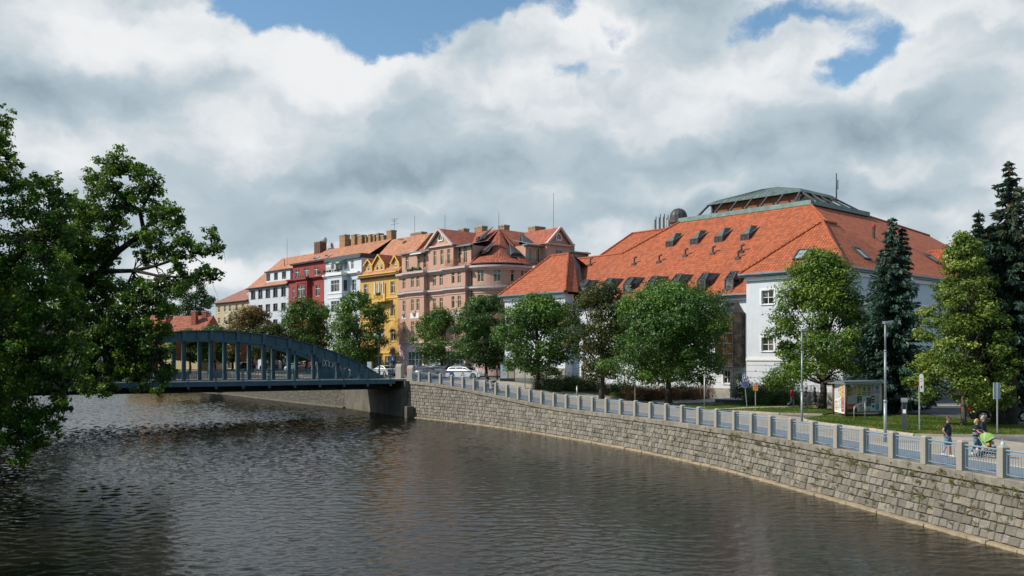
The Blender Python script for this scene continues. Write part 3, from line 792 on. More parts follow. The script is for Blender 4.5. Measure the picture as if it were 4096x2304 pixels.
def window(root, h, y, dep=.22, fm='frame_white', gm='glass', style='T', sill=None, mat4=None, name='window'):
    """frame with its pane as a sub-part, set back in the opening h"""
    a, b, c, d = h; Y = y + dep - .09; w = .07; f = MB()
    f.box(a, a + w, Y - .05, Y + .05, c, d, 0, .5); f.box(b - w, b, Y - .05, Y + .05, c, d, 0, .5)
    f.box(a + w, b - w, Y - .05, Y + .05, c, c + w, 0, .5); f.box(a + w, b - w, Y - .05, Y + .05, d - w, d, 0, .5)
    W = b - a; n = 3 if style == '3' else (2 if W > .7 else 1)
    if style == '4': n = 4
    for i in range(1, n): x = a + W * i / n; f.box(x - .035, x + .035, Y - .04, Y + .04, c + w, d - w, 0, .5)
    if style in 'T34':
        zt = c + (d - c) * .68; f.box(a + w, b - w, Y - .045, Y + .045, zt - .035, zt + .035, 0, .5)
    if style == 'X':
        zt = (c + d) / 2; f.box(a + w, b - w, Y - .045, Y + .045, zt - .03, zt + .03, 0, .5)
    if sill: f.box(a - .06, b + .06, y - .10, y + .02, c - .09, c - .01, 1, .5)
    o = f.build(name, [fm, sill or fm], root)
    g = MB()
    for i in range(n):
        x0, x1 = a + W * i / n, a + W * (i + 1) / n
        zz = [c, c + (d - c) * .68, d] if style in 'T34' else [c, d]
        for z0, z1 in zip(zz[:-1], zz[1:]): g.face([(x0, Y + .01, z0), (x1, Y + .01, z0), (x1, Y + .01, z1), (x0, Y + .01, z1)], 0)
    g.build('pane', gm, o)
    return o

def cornice(mb, x0, x1, y, z, h, out, m=0, steps=2):
    for i in range(steps):
        o = out * (i + 1) / steps; a, b = z + h * i / steps, z + h * (i + 1) / steps
        mb.box(x0 - o * .0, x1 + o * .0, y - o, y + .05, a + (.002 if i else 0), b, m, .5)

def gable_roof(root, x0, x1, ze, zr, yr=6.5, y0=-.5, yb=13.5, mat='tile_orange', th=.18, hipl=0, hipr=0, name='roof'):
    r = MB(); ov = y0
    k = (zr - ze) / yr; zs = ze + k * ov
    A, B, C, D = (x0, ov, zs), (x1, ov, zs), (x1 - hipr, yr, zr), (x0 + hipl, yr, zr); E, G = (x0, yb, zs), (x1, yb, zs)
    r.face([A, B, C, D]); r.face([D, C, G, E]); r.face([A, D, E]); r.face([B, G, C])
    r.face([A, (A[0], A[1], A[2] - th), (B[0], B[1], B[2] - th), B], 1)
    r.face([(A[0], A[1], A[2] - th), (A[0], .3, A[2] - th), (B[0], .3, B[2] - th), (B[0], B[1], B[2] - th)], 1)
    for xx in ([] if hipl else [x0]) + ([] if hipr else [x1]): r.face([(xx, ov, zs - th), (xx, ov, zs), (xx, yr, zr), (xx, yr, zr - th)], 1)
    o = r.build(name, [mat, 'metal_dark'], root)
    gt = MB(); gt.tube([(x0, ov - .06, zs - .06), (x1, ov - .06, zs - .06)], .085, 6); gt.build('gutter', 'metal_dark', root)
    return o

def chimney(root, x, y, w, d, z0, z1, mat='brick_chimney', cap=True):
    c = MB(); c.box(x - w / 2, x + w / 2, y - d / 2, y + d / 2, z0, z1 - .22); c.box(x - w / 2 - .06, x + w / 2 + .06, y - d / 2 - .06, y + d / 2 + .06, z1 - .22, z1, 1)
    o = c.build('chimney', [mat, 'concrete'], root)
    return o

def house(name, label, x0, x1, yb=13.0):
    """Empty at the left foot of the facade; children use x along the street front from there"""
    p = CRN + AX * x0; root = empty(name, (p.x, p.y, 0), RZH); tag(root, label, 'house', 'town houses in the street row')
    return root
def shell(root, W, z0, ze, mat, H, y=0.0, yb=13.0, zr=None, yr=6.5, dep=.22, mr=None, base=None, zb=None, hip=0):
    w = MB(); wall_holes(w, 0, W, z0, ze, y, H, dep)
    w.face([(W, y, z0), (W, yb, z0), (W, yb, ze), (W, y, ze)], 0, .5); w.face([(0, yb, z0), (0, y, z0), (0, y, ze), (0, yb, ze)], 0, .5); w.face([(W, yb, z0), (0, yb, z0), (0, yb, ze), (W, yb, ze)], 0, .5)
    if zr:
        for xx, s in ((0, 1), (W, -1))[1 if hip else 0:]:
            q = [(xx, y, ze), (xx, yr, zr - .12), (xx, yb, ze)]; w.face(q if s < 0 else q[::-1], 0, .5)
    return w.build('wall', mat, root)

def U(root_x, y=0.0):                                 # pixel columns of the first close-up to local x of a house
    return lambda u: rowx(p3(u)[0], y) - root_x

def grid(us, f, z0, z1): return [(f(a), f(b), z0, z1) for a, b in us]
BASE = 3.3

# ---- beige house (far end)
x0, x1 = rowx(862), rowx(994.6); W = x1 - x0
h = house('beige_house', 'beige rendered house with dull red roof at the far left end of the row', x0, x1); f = U(x0)
zt = lambda u, v, y=0: rowz(*p3(u, v), y)
ze = zt(468, 712)
r1 = (zt(180, 845), zt(180, 788)); r2 = (zt(180, 955), zt(180, 897))
us = [(174, 196), (230, 250), (279, 301), (343, 366), (402, 428)]
H = grid(us, f, *r1) + grid(us, f, *r2) + grid(us, f, r2[0] - 3.4, r2[1] - 3.4) + grid([(170, 230), (262, 330), (360, 430)], f, BASE + .6, BASE + 2.9)
shell(h, W, BASE, ze, 'plaster_beige', H)
for q in H: window(h, q, 0, fm='frame_cream', sill='trim_white')
gable_roof(h, -.3, W + .02, ze, zt(470, 585, 6.5), mat='tile_dull', hipl=5.2)
for u, v in ((288, 870), (415, 862)):                 # small iron balconies
    b = MB(); x = f(u); z = zt(u, v); b.box(x - .7, x + .7, -.75, 0, z - .12, z)
    for i in range(8): b.box(x - .7 + i * .2 - .01, x - .7 + i * .2 + .01, -.75, -.73, z, z + .9)
    b.box(x - .72, x + .72, -.76, -.72, z + .9, z + .94); b.build('balcony', 'trim_white', h)
d = MB(); xa, xb = f(372), W - .05; za, zb_ = zt(420, 700, 2.0), zt(420, 650, 2.0)
d.box(xa, xb, 1.9, 5.5, za, zb_, 0); d.build('dormer', 'plaster_white', h)
dr = MB(); dr.face([(xa - .2, 1.6, zb_ + .02), (xb + .1, 1.6, zb_ + .02), (xb + .1, 6.3, zb_ + 2.3), (xa - .2, 6.3, zb_ + 2.3)]); dr.build('dormer_roof', 'tile_dull', h)
for u in (382, 404, 424, 446): 
    x = f(u) - .0; window(h, (x, x + .5, za + .35, zb_ - .2), 1.72, .16)

# ---- grey-white house
x0, x1 = rowx(994.6), rowx(1154); W = x1 - x0
h = house('grey_white_house', 'plain white rendered house with rows of dark windows between the beige and red houses', x0, x1); f = U(x0)
ze = zt(650, 572)
us = [(492, 535), (562, 604), (634, 678), (706, 750), (784, 829)]
H = grid(us, f, zt(514, 714), zt(514, 631)) + grid(us, f, zt(512, 842), zt(512, 778)) 
dzz = zt(512, 778) - zt(514, 631)
H += grid(us, f, zt(512, 842) + dzz, zt(512, 778) + dzz) + grid([(492, 560), (590, 660), (700, 760), (784, 840)], f, BASE + .7, BASE + 3.0)
shell(h, W, BASE, ze, 'plaster_greywhite', H, zr=ze + 5.8, dep=.3, hip=1)
for q in H: window(h, q, 0, .3, fm='frame_dark', style='T')
fr = MB()
for q in H: fr.box(q[0] - .1, q[1] + .1, -.05, .02, q[2] - .12, q[2] - .0, 0, .5)
fr.build('sills', 'frame_dark', h)
gable_roof(h, -.15, W, ze, zt(860, 312, 6.5), mat='tile_orange', hipl=2.0)
dz0, dz1 = zt(736, 545, .4), zt(736, 448, .4)
xa, xb = f(620), W - .1
w = MB(); us = [(640, 678), (716, 752), (792, 832)]; D = [(rowx(p3(a)[0], .4) - x0, rowx(p3(b)[0], .4) - x0, zt(736, 531, .4), zt(736, 460, .4)) for a, b in us]
wall_holes(w, xa, xb, dz0, dz1, .4, D); w.face([(xb, .4, dz0), (xb, 5, dz0), (xb, 5, dz1), (xb, .4, dz1)], 0); w.face([(xa, 5, dz0), (xa, .4, dz0), (xa, .4, dz1), (xa, 5, dz1)], 0)
dd = w.build('dormer', 'plaster_white', h)
dr = MB(); dr.box(xa - .25, xb + .1, 0.1, 5.0, dz1, dz1 + .2); dr.build('dormer_roof', 'metal_dark', h)
for q in D: window(h, q, .4, fm='frame_dark')
an = MB(); an.tube([(f(640), 4.5, ze + 3), (f(640), 4.5, ze + 9.3)], .03, 4); an.tube([(f(628), 4.2, ze + 3), (f(628), 4.2, ze + 5.3)], .07, 5); an.build('aerial', 'metal_dark', h)

# ---- red house
x0, x1 = rowx(1154), rowx(1297); W = x1 - x0
h = house('red_house', 'dark red rendered house with a central bay and cornice balcony in the row', x0, x1); f = U(x0)
zc = zt(1200, 492); zp = zt(1210, 345, .8)
fb = lambda u: rowx(p3(u)[0], -.9) - x0
rz3 = (zt(1135, 688), zt(1135, 578)); st = 4.1
H = []
for k in range(3): H += [(f(1112), f(1158), rz3[0] - st * k, rz3[1] - st * k), (f(893), f(917), rz3[0] - st * k + .1, rz3[1] - st * k)]
H += [(f(880), f(930), BASE + .7, BASE + 3.1), (f(960), f(1030), BASE + .7, BASE + 3.1), (f(1080), f(1150), BASE + .1, BASE + 3.1)]
w_ = shell(h, W, BASE, zc, 'plaster_red', H)
for q in H: window(h, q, 0, style='T')
bx0, bx1 = fb(922), fb(1030)
bw = MB(); B = [(fb(942), fb(1014), rz3[0] - st * k, rz3[1] - st * k + .15) for k in range(3)]
wall_holes(bw, bx0, bx1, BASE + 4.6, zc - .35, -.9, B); 
for xx, s in ((bx1, 1), (bx0, -1)):
    q = [(xx, -.9, BASE + 4.6), (xx, 0, BASE + 4.6), (xx, 0, zc - .35), (xx, -.9, zc - .35)]; bw.face(q if s > 0 else q[::-1], 0, .5)
bw.face([(bx0, -.9, BASE + 4.6), (bx0, 0, BASE + 4.6), (bx1, 0, BASE + 4.6), (bx1, -.9, BASE + 4.6)], 0)
bw.build('bay', 'plaster_red', h)
for q in B: window(h, q, -.9, style='3')
c = MB(); cornice(c, -.02, W + .02, 0, zc - .35, .45, .55); c.box(bx0 - .25, bx1 + .25, -1.25, -.56, zc - .33, zc + .12)
for k in range(3): cornice(c, 0, W, 0, rz3[0] - st * k - 1.2, .2, .12, steps=1)
for q in B:
    c.box(q[0] - .2, q[0] - .05, -.98, -.9, q[2] - .1, q[3] + .3); c.box(q[1] + .05, q[1] + .2, -.98, -.9, q[2] - .1, q[3] + .3); c.box(q[0] - .2, q[1] + .2, -1.0, -.9, q[3] + .3, q[3] + .45)
c.build('cornice', 'trim_red', h)
w = MB(); f8 = lambda u: rowx(p3(u)[0], .8) - x0
A = [(f8(918), f8(958), zt(938, 508, .8), zt(938, 432, .8)), (f8(1006), f8(1050), zt(938, 508, .8), zt(938, 428, .8)), (f8(1102), f8(1142), zt(1122, 488, .8), zt(1122, 404, .8))]
wall_holes(w, .15, W - .1, zc, zp, .8, A); w.face([(W - .1, .8, zc), (W - .1, 8, zc), (W - .1, 8, zp), (W - .1, .8, zp)], 0); w.face([(.15, 8, zc), (.15, .8, zc), (.15, .8, zp), (.15, 8, zp)], 0)
w.build('attic_wall', 'plaster_red', h)
for q in A: window(h, q, .8)
r = MB(); r.box(-.1, W + .1, .3, 6, zp, zp + .3); r.build('flat_roof', 'metal_dark', h)
zrd = zt(1205, 237, 6.5)
r = MB(); r.face([(-.2, 2.2, zp + .32), (W + 11.2, 2.2, zp + .32), (W + 11.2, 7.0, zrd), (-.2, 7.0, zrd)]); r.face([(-.2, 7, zrd), (W + 11.2, 7, zrd), (W + 11.2, 13, zp), (-.2, 13, zp)])
r.face([(-.2, 2.2, zp + .32), (-.2, 7, zrd), (-.2, 13, zp), (-.2, 13, zp - 3), (-.2, 2.2, zp - 3)], 1); r.build('roof', ['tile_orange', 'plaster_greywhite'], h)
fl = MB()
for i in range(6): fl.ball((fb(925 + i * 24), -.95, zc + .22), .16, 6)
fl.build('window_box', 'leaf_shrub', h)
for u, v in ((1135, 318), (1250, 293)):
    k = MB(); x = rowx(p3(u)[0], 4) - x0; z = zt(u, v, 3.6); k.box(x - .45, x + .45, 3.3, 3.4, z - .1, z + .1, 1); 
    kk = (zrd - zp - .32) / 4.8; zz = zp + .32 + kk * (3.4 - 2.2)
    k.face([(x - .4, 3.3, zz + .0), (x + .4, 3.3, zz + .0), (x + .4, 4.3, zz + kk + .12), (x - .4, 4.3, zz + kk + .12)], 0); k.build('skylight', ['glass_sky', 'metal_dark'], h)
chimney(h, rowx(p3(1162)[0], 6.5) - x0, 6.5, 2.3, 1.4, zt(1162, 300, 6.5), zt(1162, 160, 6.5), 'brick_dark')
bl = MB(); x = rowx(p3(1195)[0], 7) - x0; z = zt(1195, 140, 7); bl.ball((x, 7.2, z), .5, 10); bl.tube([(x, 7.2, z - 2), (x, 7.2, z - .4)], .08, 5); bl.build('vent_cowl', 'galvanised', h)
pw = MB(); pw.box(rowx(p3(1200)[0], 8.5) - x0, rowx(p3(1478)[0], 8.5) - x0, 8.4, 8.7, zp, zt(1340, 158, 8.5)); pw.build('parapet', 'plaster_greywhite', h)

# ---- white and pale blue house
x0, x1 = rowx(1297), rowx(1440); W = x1 - x0
h = house('pale_blue_house', 'white and pale blue house with a wide glazed bay and green awning in the row', x0, x1); f = U(x0)
zc = zt(1540, 457); zp = zt(1525, 315); PB = -1.35
fb = lambda u: rowx(p3(u)[0], PB) - x0
wz = (zt(1487, 632), zt(1487, 526)); st = wz[0] - zt(1487, 835)
H = []
for k in range(3): H += [(f(1466), f(1508), wz[0] - st * k, wz[1] - st * k)]
H += [(f(1225), f(1290), BASE + .6, BASE + 3.2), (f(1330), f(1400), BASE + .1, BASE + 3.2), (f(1450), f(1515), BASE + .6, BASE + 3.2)]
shell(h, W, BASE, zc, 'plaster_paleblue', H)
for q in H: window(h, q, 0)
bx0, bx1 = fb(1232), fb(1370)
bz = (zt(1305, 645, PB), zt(1305, 533, PB)); bw = MB()
B = [(fb(1264), fb(1345), bz[0] - st * k, bz[1] - st * k) for k in range(3)]
wall_holes(bw, bx0, bx1, BASE + 4.4, zc, PB, B)
for xx, s in ((bx1, 1), (bx0, -1)):
    q = [(xx, PB, BASE + 4.4), (xx, 0, BASE + 4.4), (xx, 0, zc), (xx, PB, zc)]; bw.face(q if s > 0 else q[::-1], 0, .5)
bw.face([(bx0, PB, BASE + 4.4), (bx0, 0, BASE + 4.4), (bx1, 0, BASE + 4.4), (bx1, PB, BASE + 4.4)], 0, .5)
bw.build('bay', 'plaster_white', h)
for q in B: window(h, q, PB, style='3')
c = MB()
for k in range(3):
    for zz in (bz[0] - .35, bz[1] + .45): c.box(bx0 - .08, bx1 + .1, PB - .10, PB + .0, zz - st * k, zz - st * k + .14, 0, .5)
    c.box(bx1, bx1 + .10, PB, 0, bz[0] - .35 - st * k, bz[0] - .21 - st * k, 0, .5); c.box(bx1 + .1, W, -.1, 0, wz[0] - .4 - st * k, wz[0] - .25 - st * k, 0, .5)
    q = H[k]
    c.box(q[0] - .2, q[0] - .03, -.06, .0, q[2] - .1, q[3] + .25, 0, .5); c.box(q[1] + .03, q[1] + .2, -.06, .0, q[2] - .1, q[3] + .25, 0, .5)
cornice(c, -.02, W, 0, zc - .3, .5, .5); c.box(bx0 - .2, bx1 + .35, PB - .35, -.51, zc - .28, zc + .2); c.build('cornice', 'trim_white', h)
sw = MB()                                             # the narrow windows on the bay's right cheek
for k in range(3):
    sw = MB(); sw.box(bx1 - .02, bx1 + .03, -1.0, -.35, wz[0] - st * k, wz[1] - st * k); sw.build('side_window', 'glass', h)
w = MB(); fa = lambda u: rowx(p3(u)[0], .3) - x0
A = [(fa(1266), fa(1296), zt(1280, 428, .3), zt(1280, 360, .3)), (fa(1312), fa(1336), zt(1324, 440, .3), zt(1324, 370, .3)), (fa(1350), fa(1376), zt(1360, 436, .3), zt(1360, 365, .3)), (fa(1390), fa(1418), zt(1404, 430, .3), zt(1404, 352, .3)), (fa(1458), fa(1484), zt(1470, 424, .3), zt(1470, 340, .3))]
wall_holes(w, 0.05, W - .02, zc, zp, .3, A); w.face([(W - .02, .3, zc), (W - .02, 7, zc), (W - .02, 7, zp), (W - .02, .3, zp)], 0, .5); w.face([(.05, 7, zc), (.05, .3, zc), (.05, .3, zp), (.05, 7, zp)], 0, .5)
w.build('attic_wall', 'plaster_white', h)
for q in A: window(h, q, .3)
r = MB(); zm = zt(1530, 270); r.prism([(-.1, -.1, zp), (W + .05, -.1, zp), (W + .05, .15, zm), (-.1, .15, zm)], (0, 6, 0)); r.build('mansard', 'metal_dark', h)
aw = MB(); xa, xb = fa(1298), fa(1422); z = zt(1360, 368, -.6)
aw.prism([(xa, .28, z + .75), (xa, -1.0, z + .28), (xa, -1.0, z - .05), (xa, -.95, z - .05), (xa, -.95, z + .22), (xa, .28, z + .68)], (xb - xa, 0, 0), 0); aw.build('awning', plain('awning_green', (.008, .11, .075), .7, .1, 4, 0), h)
aws = MB()
for i in (0, 1):
    for j in range(3): x = xa + .5 + i * (xb - xa) * .55 + j * .34; aws.box(x - .1, x + .1, -1.03, -1.003, z, z + .22)
aws.build('awning_lettering', 'paper_white', h)
b = MB(); xa, xb = fa(1232), fa(1440)
for zz in (.95, .6, .3): b.box(xa, xb, PB - .3, PB - .26, zc + .2 + zz, zc + .2 + zz + .035, 0, .5)
n = 16
for i in range(n + 1): x = xa + (xb - xa) * i / n; b.box(x - .015, x + .015, PB - .3, PB - .26, zc + .2, zc + 1.2, 0, .5)
b.box(xb - .04, xb, PB - .26, .2, zc + 1.1, zc + 1.15, 0, .5); b.build('balcony_railing', 'metal_dark', h)
pl = MB(); rng = random.Random(2)
for i in range(9): pl.ball((xa + (xb - xa) * i / 8, PB + .0, zc + .5 + rng.uniform(0, .2)), rng.uniform(.15, .28), 6)
pl.build('balcony_plants', 'leaf_shrub', h)
for (ua, ub, va, vb, m) in ((1355, 1440, 105, 200, 'brick_chimney'), (1472, 1530, 98, 240, 'brick_chimney'), (1535, 1598, 104, 240, 'brick_chimney')):
    a, b_ = rowx(p3(ua)[0], 7.5) - x0, rowx(p3(ub)[0], 7.5) - x0; chimney(h, (a + b_) / 2, 7.5, (b_ - a) * .62, 1.1, zt(ua, vb, 7.5) - 2, zt(ua, va, 7.5), m)
for u in (1385, 1410, 1480, 1530):
    k = MB(); x = rowx(p3(u)[0], 5) - x0; k.box(x - .35, x + .35, 4.4, 5, zm, zm + .75); k.build('air_conditioner', 'trim_white', h)

# ---- yellow house
x0, x1 = rowx(1440), rowx(1594); W = x1 - x0
h = house('yellow_house', 'ochre yellow house with three gabled dormers and a small balcony in the row', x0, x1); f = U(x0)
ze = zt(1700, 470); zrr = zt(1932, 128, 6.5)
q4 = lambda u: rowx(p4(u)[0]) - x0
t1 = (zt(1862, 660), zt(1862, 545)); t2 = (zt(1860, 882), zt(1860, 768)); t3 = (zt(1860, 1122), zt(1860, 1002))
H = []
for t in (t1, t2, t3): H += [(f(1842), f(1884), *t), (f(1583), f(1621), *t)]
H += [(f(1722), f(1770), t2[0] - .2, t2[1]), (f(1722), f(1770), t3[0], t3[1])]
for a, b_ in ((1686, 1700), (1722, 1736), (1762, 1778)): H.append((f(a), f(b_), t1[0] - .3, t1[1]))
H += [(f(1672), f(1752), BASE + .25, BASE + 3.3), (f(1788), f(1892), BASE + .25, BASE + 3.3), (f(1560), f(1640), BASE + .25, BASE + 3.3)]
shell(h, W, BASE, ze, 'plaster_yellow', H, zr=zrr)
for q in H[:-3]: window(h, q, 0, sill='trim_yellow')
for q in H[-3:]: window(h, q, 0, fm='frame_dark', gm='glass_shop', style='4', name='shop_window')
c = MB(); cornice(c, -.03, W + .03, 0, ze - .55, .55, .6, steps=3); c.box(-.02, W, -.14, 0, BASE + 3.75, BASE + 4.0, 0, .5)
for t in (t1, t2): c.box(f(1795), W, -.10, 0, t[0] - .75, t[0] - .55, 0, .5); c.box(0, f(1660), -.10, 0, t[0] - .75, t[0] - .55, 0, .5)
for q in H[:6]:
    c.box(q[0] - .22, q[0] - .02, -.05, 0, q[2] - .2, q[3] + .2, 0, .5); c.box(q[1] + .02, q[1] + .22, -.05, 0, q[2] - .2, q[3] + .2, 0, .5)
zz = (t2[0] + t3[1]) / 2
c.build('cornice', 'trim_yellow', h); c = MB(); c.box(f(1832), f(1886), -.06, 0, zz - .8, zz + .8, 0, .5); c.box(f(1842), f(1876), -.10, -.06, zz - .55, zz + .55, 0, .5); c.build('panel', 'trim_yellow', h)
c = MB()
for u in (1708, 1745, 1785): c = MB(); c.tube([(f(u), -.35, t1[0] - .2), (f(u), -.35, t1[1] + .1)], [.2, .16], 8, t=.5); c.build('column', 'trim_white', h)
bw = MB(); zb = zt(1730, 672, -1.0); xa, xb = rowx(p3(1668)[0], -1) - x0, rowx(p3(1792)[0], -1) - x0; bw.box(xa, xb, -1.15, 0, zb - 1.15, zb - .9)
for xx in (xa, xb - .5): bw.box(xx, xx + .5, -1.15, -.95, zb - .9, zb + .1)
bw.box(xa + .52, xb - .52, -1.12, -1.0, zb - .02, zb + .1)
for i in range(12): x = xa + .6 + (xb - xa - 1.2) * i / 11; bw.box(x - .03, x + .03, -1.1, -1.04, zb - .9, zb - .02)
bw.build('balcony', 'trim_yellow', h)
pl = MB(); [pl.ball(((xa + xb) / 2 + k * .4, -1.15, zb + .1), .25, 6) for k in (-1, 0, 1)]; pl.build('balcony_plants', 'leaf_shrub', h)
gable_roof(h, 0, W, ze, zrr, mat='tile_orange')
def dormer(ua, ub, vbot, vtop, vap, wins, y=.5):
    a, b_ = rowx(p3(ua)[0], y) - x0, rowx(p3(ub)[0], y) - x0; z0, z1, z2 = zt(ub, vbot, y), zt(ub, vtop, y), zt((ua + ub) / 2, vap, y)
    w = MB(); Hs = [(rowx(p3(c_)[0], y) - x0, rowx(p3(d_)[0], y) - x0, z0 + .35, z1 - .25) for c_, d_ in wins]
    wall_holes(w, a, b_, z0 - .5, z1, y, Hs, .18); m_ = (a + b_) / 2
    w.face([(a, y, z1), (b_, y, z1), (m_, y, z2)], 0, .5); w.face([(b_, y, z0 - .5), (b_, 6, z0 - .5), (b_, 6, z1), (b_, y, z1)], 0, .5); w.face([(a, 6, z0 - .5), (a, y, z0 - .5), (a, y, z1), (a, 6, z1)], 0, .5)
    o = w.build('dormer', 'plaster_cream' if False else 'plaster_yellow', h)
    k = (z2 - z1) / (m_ - a); e = .3
    r = MB(); r.face([(a - e, y - .35, z1 - k * e + .08), (m_, y - .35, z2 + .08), (m_, 6.2, z2 + .08), (a - e, 6.2, z1 - k * e + .08)][::-1], 0); r.face([(m_, y - .35, z2 + .08), (b_ + e, y - .35, z1 - k * e + .08), (b_ + e, 6.2, z1 - k * e + .08), (m_, 6.2, z2 + .08)][::-1], 0)
    r.build('dormer_roof', 'tile_red', o)
    t = MB(); t.bar((a - e, y - .3, z1 - k * e), (m_, y - .3, z2 + .02), .14, .2, t=.5); t.bar((b_ + e, y - .3, z1 - k * e), (m_, y - .3, z2 + .02), .14, .2, t=.5); t.build('bargeboard', 'trim_yellow', o)
    for q in Hs: window(h, q, y, .18)
dormer(1602, 1662, 460, 375, 335, [(1618, 1636)]); dormer(1684, 1782, 450, 360, 288, [(1700, 1722), (1742, 1764)]); dormer(1862, 1925, 428, 350, 298, [(1876, 1900)])
for ua, ub, va, vb in ((1612, 1634, 115, 160), (1640, 1680, 95, 225), (1690, 1716, 100, 150), (1718, 1758, 85, 210), (1762, 1808, 105, 130), (1812, 1888, 60, 185)):
    a, b_ = rowx(p3(ua)[0], 8) - x0, rowx(p3(ub)[0], 8) - x0; chimney(h, (a + b_) / 2, 8, (b_ - a) * .6, 1.1, zt(ua, vb, 8) - 1.5, zt(ua, va, 8))
ae = MB(); x = rowx(p4(172)[0], 8) - x0; z = rowz(*p4(172, 165), 8); ae.tube([(x, 8, z), (x, 8, z + 2.2)], .035, 5)
for zz, l in ((2.05, 1.9), (1.7, 1.2), (1.2, 2.2)):
    ae.tube([(x - l * .5, 8, z + zz), (x + l * .6, 8, z + zz)], .02, 4)
    for i in range(5): ae.tube([(x - l * .4 + i * l * .22, 8, z + zz - .15), (x - l * .4 + i * l * .22, 8, z + zz + .15)], .012, 4)
ae.build('aerial', 'metal_dark', h)
ds = MB(); x = rowx(p4(230)[0], 5) - x0; z = rowz(*p4(230, 250), 5); ds.lathe([(.02, 0), (.45, .1), (.62, .28)], (x, 5, z), 12); ds.build('satellite_dish', 'trim_white', h)
